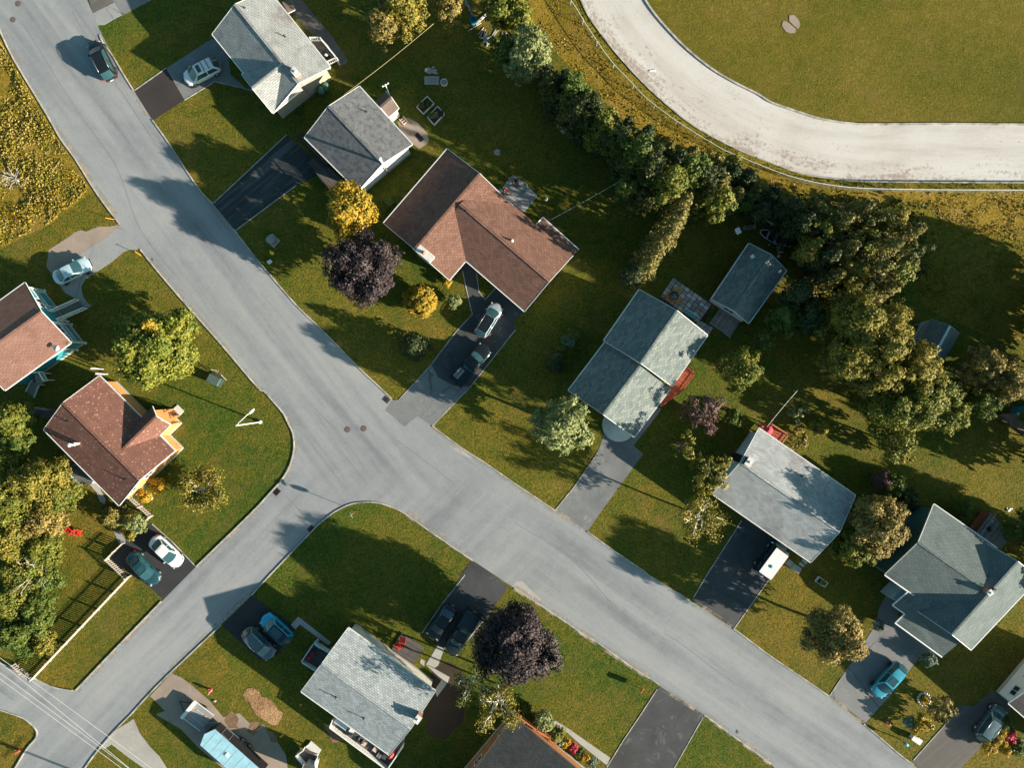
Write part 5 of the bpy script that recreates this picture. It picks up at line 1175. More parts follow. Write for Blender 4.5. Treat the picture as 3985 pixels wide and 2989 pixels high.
# left edge mass
for x, y, R, h, k, lb in ((25, 905, 42, 6.5, 'leaf_mixed', 'topmost tree of the left edge mass, beside the brown speckled roof'), (40, 955, 30, 5.2, 'leaf_green', 'green tree just below the topmost tree of the left edge mass'), (12, 1000, 38, 6.5, 'leaf_mixed', 'leftmost tree level with the round deck table'),
                          (95, 1045, 58, 8.0, 'leaf_gold', 'golden tree of the left edge mass reaching the orange house deck'), (35, 1085, 50, 8.4, 'leaf_mixed', 'olive tree at the left edge, left of the golden tree'), (140, 1070, 36, 6.2, 'leaf_mixed', 'olive tree bulging right from the golden tree'), (100, 1120, 40, 6.6, 'leaf_bronze', 'olive tree above the red lawn chairs'),
                          (30, 1160, 45, 7.2, 'leaf_gold', 'golden tree at the left edge, level with the red lawn chairs'), (95, 1185, 40, 5.6, 'leaf_mixed', 'olive tree below the red lawn chairs'), (50, 1235, 42, 5.4, 'leaf_mixed', 'tree over the pale dead branches at the left edge'), (100, 1250, 34, 3.6, 'leaf_green', 'low green tree at the lower right corner of the left edge mass'),
                          (25, 1305, 40, 5.0, 'leaf_mixed', 'tree at the left edge below the pale dead branches'), (75, 1330, 44, 3.8, 'leaf_green', 'dark shaggy shrub tree beside the striped fence shadow'), (30, 1370, 42, 3.6, 'leaf_green', 'lower left shaggy shrub tree near the corner fence'), (90, 1385, 30, 2.4, 'leaf_gold', 'low golden shrub near the fence corner'), (55, 1400, 26, 2.2, 'leaf_green', 'lowest green shrub of the left edge mass')):
    tree(lb, x, y, R, h, k, 'tree' if h > 3 else 'shrub', G4, 'tree' if h > 3 else 'shrub', size=.22, dens=1.0)
birch('bare pale dead tree lying over the foliage at the left edge', 65, 1240, 46, 5.8, None, None, G4, 'dead_tree', dens=0, limbs=8, wood='dead_wood')
# upper hedgerow
for x, y, R, h, k, lb in ((828, 60, 36, 7.5, 'leaf_bronze', 'tall greyish bronze tree behind the top pale house, left one'), (872, 30, 46, 7.5, 'leaf_gold', 'golden tree right of the greyish bronze tree at the top edge'), (838, 15, 25, 6.5, 'leaf_bronze', 'small bronze tree crown touching the top edge'), (972, 12, 36, 5.5, 'leaf_bronze', 'bronze shrub tree at the top edge right of the wire end'),
                          (1075, 22, 34, 5.0, 'leaf_mixed', 'tree at the top edge above the stacked timber'), (1118, 30, 36, 4.6, 'leaf_mixed', 'tree at the top edge by the golden meadow'), (1140, 112, 50, 6.8, 'leaf_pale', 'large pale green tree below the stacked boards'), (1090, 110, 34, 5.6, 'leaf_green', 'green tree left of the large pale green tree'), (1122, 150, 30, 5.0, 'leaf_pale', 'pale green tree at the foot of the large pale green tree')):
    tree(lb, x, y, R, h, k, 'tree', G2, dens=1.0, size=.24)
row = [(1185, 165, 24, 5), (1215, 190, 26, 7), (1200, 215, 22, 6.5), (1245, 215, 28, 7.5), (1235, 240, 24, 6.5), (1275, 235, 24, 7), (1290, 262, 26, 7.5), (1268, 268, 24, 7), (1320, 272, 26, 8), (1345, 290, 26, 8), (1318, 300, 26, 7.5), (1352, 322, 26, 8), (1385, 312, 27, 8.5), (1400, 345, 28, 8.5), (1370, 352, 26, 8), (1437, 335, 26, 8), (1452, 365, 28, 9), (1425, 378, 26, 8.5), (1485, 345, 28, 7.5), (1500, 385, 28, 8.5), (1470, 408, 26, 8.5), (1535, 365, 28, 7), (1548, 405, 28, 8), (1510, 425, 24, 8), (1572, 385, 24, 6), (1608, 392, 30, 6.5), (1585, 425, 26, 7)]
ordn = ['first', 'second', 'third', 'fourth', 'fifth', 'sixth', 'seventh', 'eighth', 'ninth', 'tenth', 'eleventh', 'twelfth', 'thirteenth', 'fourteenth', 'fifteenth', 'sixteenth', 'seventeenth', 'eighteenth', 'nineteenth', 'twentieth', 'twenty first', 'twenty second', 'twenty third', 'twenty fourth', 'twenty fifth', 'twenty sixth', 'twenty seventh', 'twenty eighth', 'twenty ninth', 'thirtieth']
row.sort(key=lambda q: q[0])
for i, (x, y, R, h) in enumerate(row):
    R *= 1.22 * (.85 + .4 * ((i * 7919) % 10) / 10); h *= 1.28 * (.85 + .35 * ((i * 104729) % 7) / 7); x += ((i * 31) % 9) - 4; y += ((i * 17) % 11) - 5
    gold = i in (16, 19, 21, 22, 25); conifer(f'dark spruce of the hedgerow under the track, {ordn[i]} from the left' if not gold else f'sunlit coloured spruce of the hedgerow under the track, {ordn[i]} from the left', x, y, R, h, 'leaf_spruce_sunlit_gold' if gold or i % 4 == 3 else 'leaf_spruce', 'spruce_tree', G2, 1.6)
for i, (x, y, R, h, k) in enumerate(((1468, 445, 32, 11.5, 'leaf_spruce_sunlit_gold'), (1455, 480, 32, 11.5, 'leaf_spruce_sunlit_gold'), (1435, 515, 34, 11.5, 'leaf_spruce_sunlit_gold'), (1412, 545, 32, 10.5, 'leaf_spruce_sunlit_gold'), (1395, 575, 33, 9, 'leaf_spruce_sunlit_gold'), (1370, 590, 28, 7, 'leaf_spruce'))):
    conifer(f'tall sunlit spruce of the line running down to the paved patio, {ordn[i]} from the top', x, y, R, h, k, 'spruce_tree', G2, 1.3)
for i, (x, y, R, h) in enumerate(((1195, 200, 30, 8), (1232, 205, 30, 8), (1258, 255, 32, 9), (1300, 285, 34, 9.5), (1335, 320, 34, 10), (1375, 335, 34, 10), (1405, 372, 34, 10), (1440, 395, 34, 10), (1345, 355, 30, 8.5), (1485, 370, 34, 9), (1520, 395, 34, 9), (1550, 430, 32, 8.5), (1400, 420, 34, 7), (1360, 400, 26, 6))):
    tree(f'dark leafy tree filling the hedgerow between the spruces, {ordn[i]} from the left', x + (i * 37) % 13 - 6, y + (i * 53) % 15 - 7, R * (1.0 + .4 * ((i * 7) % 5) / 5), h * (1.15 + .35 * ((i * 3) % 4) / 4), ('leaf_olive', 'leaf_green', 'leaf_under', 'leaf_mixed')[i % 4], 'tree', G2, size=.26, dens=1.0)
for x, y, R, h, k, lb in ((1500, 425, 32, 6.5, 'leaf_mixed', 'olive tree at the lower edge of the hedgerow bend'), (1545, 445, 30, 6, 'leaf_gold', 'golden green tree left of the dim bushy trees above the garage'), (1440, 420, 28, 7, 'leaf_olive', 'dark olive tree where the hedgerow meets the spruce line'), (1580, 360, 26, 5, 'leaf_mixed', 'olive tree between the hedgerow and the track fence'), (1620, 420, 28, 6, 'leaf_olive', 'dark olive tree at the right end of the hedgerow'), (1530, 345, 24, 5, 'leaf_gold', 'golden tree touching the track fence'), (1660, 425, 26, 5, 'leaf_spruce', 'small dark tree between hedgerow and thicket')):
    tree(lb, x, y, R, h, k, 'tree', G2, size=.24)
# right thicket
th_ = [(1700, 452, 28, 8), (1722, 485, 28, 9), (1765, 460, 30, 10), (1800, 488, 30, 10), (1760, 505, 30, 10), (1840, 462, 30, 10), (1878, 490, 32, 11), (1918, 478, 30, 10), (1850, 522, 32, 11), (1895, 540, 32, 11), (1945, 510, 30, 10), (1955, 550, 28, 10), (1812, 545, 30, 10), (1775, 560, 28, 9), (1925, 585, 32, 10), (1880, 585, 30, 10), (1840, 590, 30, 9), (1905, 625, 28, 9), (1862, 625, 28, 8.5), (1790, 600, 28, 8), (1740, 545, 26, 8.5)]
for i, (x, y, R, h) in enumerate(sorted(th_, key=lambda q: (q[1] // 40, q[0]))):
    if i % 2: tree(f'tangled olive tree of the garage thicket, {ordn[i]} counting from the top left', x, y, R * 1.15, h, ('leaf_olive', 'leaf_gold', 'leaf_mixed')[(i // 2) % 3], 'tree', G3, size=.23, gaps=.2 if i % 3 else 0)
    else: conifer(f'spruce of the thicket right of the teal garage, {ordn[i]} counting from the top left', x, y, R * 1.2, h * 1.15, 'leaf_spruce_sunlit_gold' if x > 1780 else 'leaf_spruce', 'spruce_tree', G3, 1.6)
for x, y, R, h, k, lb in ((1720, 635, 34, 6.5, 'leaf_spruce', 'shaded dark tree against the garage corner'), (1690, 690, 34, 5.5, 'leaf_green', 'shaded green tree below the garage ramp'), (1745, 690, 34, 6, 'leaf_spruce', 'shaded dark tree between the garage and the golden tree'), (1650, 735, 26, 4, 'leaf_green', 'shaded green shrub right of the blue grey house'), (1640, 460, 26, 4.5, 'leaf_spruce', 'dim bushy tree above the garage'), (1610, 440, 22, 4, 'leaf_green', 'dim bushy tree above and left of the garage'),
                          (1842, 700, 58, 10, 'leaf_gold', 'golden tree crown just below the spruce thicket'), (1895, 725, 62, 10, 'leaf_gold', 'broad golden tree crown left of the panelled shed'), (1835, 775, 54, 9, 'leaf_gold', 'golden green tree crown over the back lawn'), (1895, 800, 50, 9, 'leaf_gold', 'golden tree crown in the middle of the right hand trees'), (1965, 800, 56, 9, 'leaf_gold', 'yellow green tree below the panelled shed'),
                          (1990, 860, 60, 8.5, 'leaf_mixed', 'wide olive tree right of the golden crowns'), (1925, 880, 56, 8, 'leaf_mixed', 'olive tree above the sunny back lawn'), (2040, 895, 42, 7, 'leaf_mixed', 'olive tree at the right end of the crowns'), (1935, 955, 34, 5.5, 'leaf_mixed', 'small olive tree hanging over the sunny back lawn'), (1945, 982, 22, 3, 'leaf_gold', 'low golden shrub at the lower tip of the right hand trees'),
                          (2130, 800, 48, 6.5, 'leaf_bronze', 'bronze tree above the pool deck'), (2175, 830, 40, 7, 'leaf_bronze', 'sunlit bronze tree at the right edge by the pool'), (2125, 865, 34, 5, 'leaf_green', 'shaded green tree at the pool deck corner')):
    tree(lb, x, y, R * 1.05, h * 1.15, k, 'tree', G3, dens=1.0, size=.24)
birch('dead grey tree with bare limbs above the teal garage', 1652, 460, 34, 5, None, None, G3, 'dead_tree', dens=0, limbs=9, wood='dead_wood', lr=.03)
birch('dead grey tree tangled in the lower spruces of the thicket', 1870, 575, 40, 9.5, None, None, G3, 'dead_tree', dens=0, limbs=10, wood='dead_wood', lr=.03)
birch('dead grey branches in the upper part of the thicket', 1800, 505, 38, 8.5, None, None, G3, 'dead_tree', dens=0, limbs=9, wood='dead_wood', lr=.03)
birch('dead pale branches beside the bronze tree above the pool deck', 2085, 810, 36, 5.2, None, None, G3, 'dead_tree', dens=0, limbs=8, wood='dead_wood', lr=.03)
birch('bare grey bush in the lower weed field at the left edge', 25, 385, 30, 2.2, None, None, None, 'dead_bush', dens=0, limbs=12, wood='dead_wood', cat='shrub', lr=.03)
# trees just outside the picture whose shadows fall in it
for x, y, R, h in ((2290, 1190, 60, 8.5), (2330, 1260, 55, 9), (2300, 1450, 50, 7), (2300, 1010, 60, 8), (2285, 600, 62, 7), (2290, 690, 66, 7.5), (2290, 790, 66, 7.5), (2340, 640, 60, 9), (2340, 740, 60, 9), (2275, 905, 50, 7)):
    tree('tree standing beyond the right edge of the picture', x, y, R, h, 'leaf_mixed', 'tree', 'trees beyond the right edge', dens=.7, size=.5, low=True)
# ================================================================ street and garden objects
def at(code, x, y, z=0): return w(t(code, x, y), z)
def simple(name, label, cat, loc, group=None, rz=0): return thing(name, label, cat, (loc[0], loc[1], loc[2] if len(loc) > 2 else 0), group, rz, True)
def manhole(lb, p, r=.33):
    c = w(p); th = simple('manhole_cover', lb, 'manhole cover', (c.x, c.y, RZ), 'manhole covers in the street'); q = MB(); q.lathe((0, 0, 0), [(r, -.02), (r, .012), (r * .93, .016)], 20); q.sm = [False] * len(q.sm); q.build('rim', 'iron', th)
    q = MB(); q.lathe((0, 0, .004), [(r * .88, -.01), (r * .88, .016)], 20)
    for i in range(-2, 3): q.box((0, i * .1, .022), (r * 1.3, .03, .008))
    q.sm = [False] * len(q.sm); q.build('lid', 'manhole', th)
plain('manhole', (.11, .08, .075), .8, .3, 9)
manhole('upper manhole cover at the top left of the street', t('00', 157, 30)); manhole('lower manhole cover at the top left of the street', t('00', 112, 167))
manhole('left of the two manhole covers in the junction', t('12', 778, 380), .36); manhole('right of the two manhole covers in the junction', t('12', 918, 372), .36)
manhole('small faint round cover near the lower right lawn strip', t('23', 1921, 1350), .17)
manhole('small dark valve cover near the corner lawn at left', t('01', 1312, 574), .13)
def drain(lb, p, rot):
    c = w(p); th = simple('drain_grate', lb, 'drain grate', (c.x, c.y, RZ), 'storm drains at the kerbs', rot)
    q = MB(); q.box((0, 0, 0), (.82, .62, .03)); q.build('frame', 'iron', th); q = MB()
    for i in range(6): q.box((0, -.24 + i * .096, .025), (.72, .03, .03))
    q.box((0, 0, .028), (.05, .58, .03)); q.build('bars', 'dark', th)
drain('drain grate at the kerb below the black pickup driveway', t('12', 1113, 122), -.7); drain('drain grate at the kerb of the left corner lawn', t('12', 172, 918), .8); drain('drain grate at the kerb of the central corner lawn', t('12', 467, 1237), .75)
# street lamp
b = at('12', 30, 315); th = simple('street_lamp', 'tall white street lamp with a curved arm on the left corner lawn', 'street lamp', (b.x, b.y, 0)); hh = 8.2
q = MB(); q.tube([(0, 0, 0), (0, 0, hh)], [.095, .06], 10); q.lathe((0, 0, 0), [(.22, 0), (.22, .25), (.13, .3)], 12); q.build('pole', 'trim', th)
e = at('02', 2150, 240, 8.4) - Vector((b.x, b.y, 0)); q = MB(); q.tube([(0, 0, hh - .3), (e.x * .25, e.y * .25, hh + .25), (e.x * .8, e.y * .8, hh + .45), (e.x, e.y, hh + .42)], .045, 8); q.build('arm', 'trim', th)
q = MB(); n_ = Vector((e.x, e.y, 0)).normalized(); V = []
q.tube([Vector((e.x, e.y, hh + .42)) - n_ * .05, Vector((e.x, e.y, hh + .43)) + n_ * .12, Vector((e.x, e.y, hh + .42)) + n_ * .45, Vector((e.x, e.y, hh + .38)) + n_ * .72], [.07, .16, .17, .06], 10); q.build('lamp_head', 'trim', th)
q = MB(); q.tube([Vector((e.x, e.y, hh + .29)) + n_ * .12, Vector((e.x, e.y, hh + .27)) + n_ * .5], .08, 8); q.build('lens', 'lamp_glass', th)
# street sign
b = w((1386, 1989)); th = simple('street_sign', 'stop sign pole carrying green street name blades on the central corner lawn', 'street sign', (b.x, b.y, 0)); q = MB(); q.tube([(0, 0, 0), (0, 0, 3.05)], .03, 8); q.build('pole', 'metal', th)
for ang, z in ((-1.05, 2.95), (.5, 3.12)):
    q = MB(); q.box((0, 0, z), (.85, .025, .17), ang); bl = q.build('name_blade', 'sign_green', th); q = MB(); q.box((0, 0, z), (.6, .031, .05), ang); q.build('lettering', 'trim', bl)
q = MB(); V = [Vector((math.cos(.3927 + i * .7854) * .38, 0, math.sin(.3927 + i * .7854) * .38)) for i in range(8)]; R_ = Matrix.Rotation(.45, 3, 'Z'); dv = R_ @ Vector((0, .03, 0))
F_ = [R_ @ v + Vector((0, 0, 2.3)) + dv for v in V]; B2 = [v + dv * .6 for v in F_]; q.face(B2); q.face(F_[::-1]); [q.face([F_[i], F_[(i + 1) % 8], B2[(i + 1) % 8], B2[i]]) for i in range(8)]; q.build('stop_plate', 'red', th)
# fire hydrants with marker rods
def hydrant(lb, p, col, rod=None, cap='trim'):
    c = w(p); th = simple('fire_hydrant', lb, 'fire hydrant', (c.x, c.y, 0), 'fire hydrants on the verges')
    q = MB(); q.lathe((0, 0, 0), [(.2, 0), (.2, .06), (.13, .08), (.13, .55), (.17, .58), (.16, .66), (.06, .76)], 14); q.build('body', col, th)
    for a in (0, 2.1, 4.2):
        q = MB(); q.tube([(math.cos(a) * .1, math.sin(a) * .1, .42), (math.cos(a) * .24, math.sin(a) * .24, .42)], .06, 8); q.build('nozzle', cap, th)
    if rod:
        d = w(rod, 1.6) - c; q = MB(); q.tube([(.18, 0, 0), (.18 + d.x * .3, d.y * .3, 1.6)], .018, 6); q.build('marker_rod', 'trim', th)
hydrant('red hydrant with a striped marker rod beside the gravel lane', t('03', 1815, 988), 'red', t('03', 1790, 1040)); hydrant('red and white hydrant on the lawn at the lower left corner', t('03', 160, 1510), 'red')
hydrant('coral red hydrant on the strip lawn at the lower right', t('33', 1032, 1270), 'cloth_coral'); hydrant('yellow hydrant below the dark utility box on the shaded front lawn', t('11', 135, 520), 'yellow', t('11', 90, 470), 'yellow')
c = at('11', 115, 597); th = simple('white_marker_box', 'small white box on the verge below the yellow hydrant', 'marker box', (c.x, c.y, 0), None, .6)
q = MB(); q.box((0, 0, .2), (.45, .3, .4)); q.build('body', 'trim', th); q = MB(); q.box((0, 0, .42), (.5, .35, .05)); q.build('lid', 'trim', th)
def ubox(lb, p, rot, sz, pallet=False):
    c = w(p); th = simple('utility_box', lb, 'utility box', (c.x, c.y, 0), 'utility boxes on the lawns', rot)
    q = MB(); q.box((0, 0, .08), (sz[0] + .35, sz[1] + .35, .16)); q.build('pad', 'transformer' if not pallet else 'concrete', th)
    q = MB(); q.box((0, 0, .16 + sz[2] / 2), sz); q.box((-sz[0] * .08, 0, .16 + sz[2] + .03), (sz[0] * .9, sz[1] * 1.04, .06), 0, 0, 0, .06); q.build('cabinet', 'transformer' if not pallet else 'driveway_pale', th)
    q = MB(); q.box((sz[0] / 2 + .02, 0, .16 + sz[2] / 2), (.03, sz[1] * .8, sz[2] * .8)); q.build('door', 'metal' if pallet else 'transformer', th)
    return th
ubox('dark green utility box among wooden stakes on the left corner lawn', t('01', 1862, 1612), -.5, (1.25, .95, .85))
ubox('dark utility box with a pale frame on the shaded front lawn, above the hydrant', t('11', 140, 412), -.75, (.9, .8, .7), True)
def stake(lb, a, b, hgt=.9, col='orange', grp='survey stakes'):
    A = w(a); B_ = w(b, hgt); th = simple('stake', lb, 'stake', (A.x, A.y, 0), grp); d = B_ - A
    q = MB(); q.bar((0, 0, 0), tuple(d), .05, .05); q.box(tuple(d), (.09, .09, .06)); q.build('post', col, th)
stake('orange stake leaning left at the top side of the pale driveway mouth', t('01', 988, 230), t('01', 910, 216), .9); stake('orange stake leaning at the lower side of the pale driveway mouth', t('01', 1215, 542), t('01', 1165, 508), .9)
stake('pale wooden stake above the dark green utility box', t('01', 1850, 1570), t('01', 1880, 1535), 1.0, 'dead_wood'); stake('pale wooden stake left of the dark green utility box', t('01', 1865, 1533), t('01', 1820, 1522), 1.0, 'dead_wood'); stake('pale wooden stake right of the dark green utility box', t('01', 1950, 1615), t('01', 1905, 1570), 1.0, 'dead_wood')
# orange notice sign
c = at('23', 1090, 962); th = simple('notice_sign', 'orange notice board on two legs on the lawn by the dark driveway', 'sign', (c.x, c.y, 0), None, 1.05)
q = MB(); q.box((0, 0, .95), (.62, .04, .75)); q.build('board', 'orange', th)
for s in (-1, 1): q = MB(); q.tube([(s * .2, 0, 0), (s * .2, 0, .6)], .025, 6); q.build('leg', 'metal', th)
# mailbox, garden cabinet
c = at('33', 1150, 1415); th = simple('mailbox', 'teal mailbox on a post on the strip lawn, lower right', 'mailbox', (c.x, c.y, 0), None, -.6)
q = MB(); q.box((0, 0, .55), (.1, .1, 1.1)); q.build('post', 'cedar', th); q = MB(); q.box((0, 0, 1.2), (.55, .28, .22)); q.tube([(-.275, 0, 1.31), (.275, 0, 1.31)], .14, 12); q.build('box', 'teal_cloth', th)
c = at('33', 1265, 1400); th = simple('white_planter', 'white planter cabinet at the foot of the orange flowering shrub', 'planter', (c.x, c.y, 0), None, -.6)
q = MB(); q.box((0, 0, .35), (1.1, .55, .7)); q.build('body', 'trim', th); q = MB(); q.box((0, 0, .72), (1.2, .65, .05)); q.build('top', 'trim', th)
# raised beds
def bed(lb, pts, wood='concrete_light', plants=('leaf_green',), hgt=.4):
    V = [w(p, hgt) for p in pts]; c = sum(V, Vector()) / 4; th = thing('raised_bed', lb, 'raised bed', (c.x, c.y, 0), 'raised garden beds')
    for i in range(4):
        q = MB(); q.bar(V[i] + Vector((0, 0, -.2)), V[(i + 1) % 4] + Vector((0, 0, -.2)), .09, .4); q.build('side', wood, th)
    q = MB(); q.prism([c + (v - c) * .94 for v in V], 0, hgt - .1); q.build('soil', 'soil', th)
    for k, pl in enumerate(plants):
        f = (k + .7) / (len(plants) + .4); m = V[0].lerp(V[2], f); n = 420; P3 = RNG.normal(size=(n, 3)).clip(-1.3, 1.3) * [.19, .19, .12] + [m.x - c.x, m.y - c.y, hgt + .2]; N = RNG.normal(size=(n, 3)); N[:, 2] = abs(N[:, 2]) + .3; N /= np.linalg.norm(N, axis=1)[:, None]
        card_mesh('plants', cards(P3, N, RNG.uniform(.08, .2, n)), pl, th)
bed('upper left raised bed with green leaves on the shaded back lawn', P('@10 1375 915 1465 825 1522 885 1432 975'), plants=('leaf_mixed', 'leaf_green'))
bed('lower right raised bed with pale and red leaved plants on the back lawn', P('@10 1468 1005 1555 910 1612 975 1525 1070'), plants=('leaf_pale', 'leaf_pale', 'leaf_purple'))
bed('raised bed with white ends beside the shadowed grey house', P('S 3175 2265 S 3190 2247 S 3222 2270 S 3210 2286'), 'trim', ('leaf_pale',))
# bench, fire pit, pile
def bench(lb, p, rot, L, mat='grey_wood', name='bench', back=False):
    c = w(p); th = simple(name, lb, 'bench', (c.x, c.y, 0), None, rot); q = MB()
    for i in range(5): q.box((0, -.4 + i * .2, .45), (L, .16, .04))
    q.build('seat', mat, th)
    for s in (-1, 1): q = MB(); q.box((s * L * .4, 0, .22), (.08, .8, .44)); q.build('leg', mat, th)
bench('grey slatted bench on the shaded back lawn beside the round fire pit', t('10', 1508, 702), 0, 1.75)
def ring(lb, p, r, mat='concrete_light', name='fire_pit', cat='fire pit', fill='log', hgt=.45):
    c = w(p); th = simple(name, lb, cat, (c.x, c.y, 0)); q = MB(); q.lathe((0, 0, 0), [(r, 0), (r, hgt), (r * .82, hgt), (r * .8, .1)], 22); q.build('rim', mat, th); q = MB()
    for i in range(5): a = i * 1.3; q.tube([(math.cos(a) * r * .6, math.sin(a) * r * .6, .3 + i * .03), (-math.cos(a) * r * .5, -math.sin(a) * r * .5, .32 + i * .03)], .07, 6)
    q.build('contents', fill, th); return th
ring('round fire pit with logs at the end of the grey slatted bench', t('10', 1612, 715), .42)
def rocks(lb, p, n, sp, s, mat='rock', name='rock_pile', cat='rocks', flat=.6):
    c = w(p); th = simple(name, lb, cat, (c.x, c.y, 0))
    for i in range(n):
        q = MB(); a, b = random.gauss(0, sp), random.gauss(0, sp); r = s * random.uniform(.6, 1.3); k = random.uniform(0, 6)
        prof = [(r * .8, 0), (r * (1 + .2 * math.sin(k)), r * flat * .45), (r * .75, r * flat), (r * .2, r * flat * 1.15)]; q.lathe((a, b, 0), prof, 7, 0, 1.25, .8); q.build('stone', mat, th)
rocks('pale stones and scraps on the shaded lawn above the bench', t('10', 1502, 610), 9, .30, .2)
ring('white ring shaped toy pool beside the stones above the bench', t('10', 1460, 605), .22, 'trim', 'ring', 'ring', 'trim', .15)
rocks('pale boulder cluster on the back lawn of the brown bungalow', t('10', 2068, 1302), 3, .16, .3)
rocks('pinkish stone at the lawn edge by the bungalow patio', (2129, 776), 2, .1, .24)
rocks('grey boulder behind the yellow bush by the picket fence', t('02', 1297, 972), 1, .0, .3)
rocks('small cut stump on the lawn below the striped marker rod', t('03', 1848, 1085), 1, .0, .3, 'dead_wood', 'stump', 'stump', .5)
rocks('white stones by the cable on the shaded right lawn', t('32', 2080, 1072), 5, .22, .16, 'trim')
c = at('33', 1350, 1070); th = simple('flower_ring', 'round flower bed ringed with white stones near the teal suv', 'flower bed', (c.x, c.y, 0))
for i in range(16): a = i * .3927; q = MB(); q.lathe((math.cos(a) * .72, math.sin(a) * .72, 0), [(.13, 0), (.14, .1), (.06, .17)], 7); q.build('stone', 'trim', th)
q = MB(); q.lathe((0, 0, 0), [(.62, 0), (.6, .08)], 16); q.build('soil', 'soil', th); n = 300; P3 = RNG.normal(size=(n, 3)) * [.3, .3, .12] + [0, 0, .3]; N = RNG.normal(size=(n, 3)); N /= np.linalg.norm(N, axis=1)[:, None]; card_mesh('plants', cards(P3, N, RNG.uniform(.08, .18, n)), 'leaf_yellow', th)
# green composters
for lb, x, y in (('left green domed composter by the pale house end wall', 545, 770), ('right green domed composter by the pale house end wall', 588, 736)):
    c = at('10', x, y, .9); th = simple('composter', lb, 'composter', (c.x, c.y, 0), 'green composters'); q = MB(); q.lathe((0, 0, 0), [(.36, 0), (.45, .3), (.45, .75), (.4, .9)], 18); q.build('body', 'green_plastic', th)
    q = MB(); q.lathe((0, 0, .9), [(.43, 0), (.42, .06), (.28, .2), (.08, .25)], 18); q.build('lid', 'green_plastic', th)
# chairs
def lawn_chair(lb, p, rot, mat='red', z=0, grp='red garden chairs', name='garden_chair'):
    c = w(p, z + .4); th = simple(name, lb, 'chair', (c.x, c.y, z), grp, rot)
    q = MB()
    for i in range(5): q.box((.02, -.24 + i * .12, .36), (.52, .1, .03), 0, 0, 0, .12)
    q.build('seat', mat, th); q = MB()
    for i in range(5): q.box((-.36, -.26 + i * .13, .68), (.03, .11, .75 - abs(i - 2) * .05), 0, 0, 0, -.35)
    q.build('backrest', mat, th)
    for s in (-1, 1):
        q = MB(); q.box((0, s * .36, .56), (.72, .13, .03)); q.build('armrest', mat, th)
        for x in (-.28, .3): q = MB(); q.box((x, s * .32, .27), (.07, .05, .55)); q.build('leg', mat, th)
lawn_chair('left red garden chair on the lawn below the left edge trees', t('02', 595, 1255), -2.3); lawn_chair('right red garden chair on the lawn below the left edge trees', t('02', 668, 1272), -1.7)
lawn_chair('upper red garden chair on the dark deck of the lower centre house', t('13', 1247, 560), 2.9, z=.15); lawn_chair('lower red garden chair on the dark deck of the lower centre house', t('13', 1210, 613), -2.6, z=.15)
c = at('13', 1290, 610); th = thing('wood_platform', 'low dark wooden platform carrying two red chairs, lower centre', 'deck', (c.x, c.y, 0)); q = MB(); q.prism([w(p, .15) for p in P('@13 1245 497 1443 625 1350 770 1150 655')], 0, .15); q.build('boards', 'deck_dark', th); q = MB(); q.prism([c + (w(p, .15) - c) * 1.01 for p in P('@13 1245 497 1443 625 1350 770 1150 655')], 0, .06); q.build('frame', 'dark', th)
def table(lb, p, r, z=0, mat='glass', leg='metal', grp=None, hgt=.73):
    c = w(p, z + hgt); th = simple('round_table', lb, 'table', (c.x, c.y, z), grp); q = MB(); q.lathe((0, 0, 0), [(r, hgt - .03), (r, hgt)], 22); q.build('tabletop', mat, th)
    for i in range(4): a = i * 1.5708 + .7; q = MB(); q.tube([(math.cos(a) * r * .75, math.sin(a) * r * .75, 0), (math.cos(a) * r * .5, math.sin(a) * r * .5, hgt - .03)], .025, 6); q.build('leg', leg, th)
table('round glass table amid four wooden chairs on the paved patio', t('21', 1380, 885), .50, mat='car_glass')
for lb, x, y, a in (('wooden patio chair above the glass table', 1402, 848, -1.9), ('wooden patio chair left of the glass table', 1340, 880, .2), ('wooden patio chair below left of the glass table', 1355, 915, .9), ('wooden patio chair right of the glass table', 1410, 920, 2.5)):
    lawn_chair(lb, t('21', x, y), a, 'dead_wood' if 0 else 'patio_wood', 0, 'wooden chairs round the glass table', 'patio_chair') if 'patio_wood' in M else (plain('patio_wood', (.42, .26, .12), .7, .15, 5), lawn_chair(lb, t('21', x, y), a, 'patio_wood', 0, 'wooden chairs round the glass table', 'patio_chair'))
table('round grey table on the side deck of the orange walled house', t('02', 567, 678), .42, 1.2, 'metal')
plain('chair_grey', (.16, .16, .16), .7, .15, 4)
lawn_chair('grey chair above the round table on the side deck', t('02', 600, 640), -2.4, 'chair_grey', 1.2, 'grey deck chairs'); lawn_chair('grey chair below the round table on the side deck', t('02', 610, 698), 2.6, 'chair_grey', 1.2, 'grey deck chairs')
# paved patio
def pavers():
    th = thing('paved_patio', 'patio of square concrete slabs in a grid beside the blue grey house', 'patio', tuple(w((2680, 1170)))); A, B_, C_, D_ = [w(p) for p in P('@21 1370 728 1702 962 1585 1125 1258 893')]
    def grid(A, B_, C_, D_, nx, ny):
        for i in range(nx):
            for j in range(ny):
                P_ = lambda u, v: A.lerp(B_, u).lerp(D_.lerp(C_, u), v); u0, u1, v0, v1 = (i + .06) / nx, (i + .94) / nx, (j + .06) / ny, (j + .94) / ny
                q = MB(); q.prism([P_(u0, v0), P_(u1, v0), P_(u1, v1), P_(u0, v1)], 0, .04 + .008 * random.random()); q.build('slab', random.choice(['concrete', 'concrete', 'concrete_light', 'driveway_pale', 'rock']), th)
    grid(A, B_, C_, D_, 9, 6); A, B_, C_, D_ = [w(p) for p in P('@21 1610 1105 1718 1160 1675 1230 1540 1140')]
    grid(A, B_, C_, D_, 4, 2)
pavers()
sheet('patio_base', P('@21 1366 722 1708 960 1650 1110 1728 1158 1678 1236 1530 1140 1252 895'), .01, 'soil')
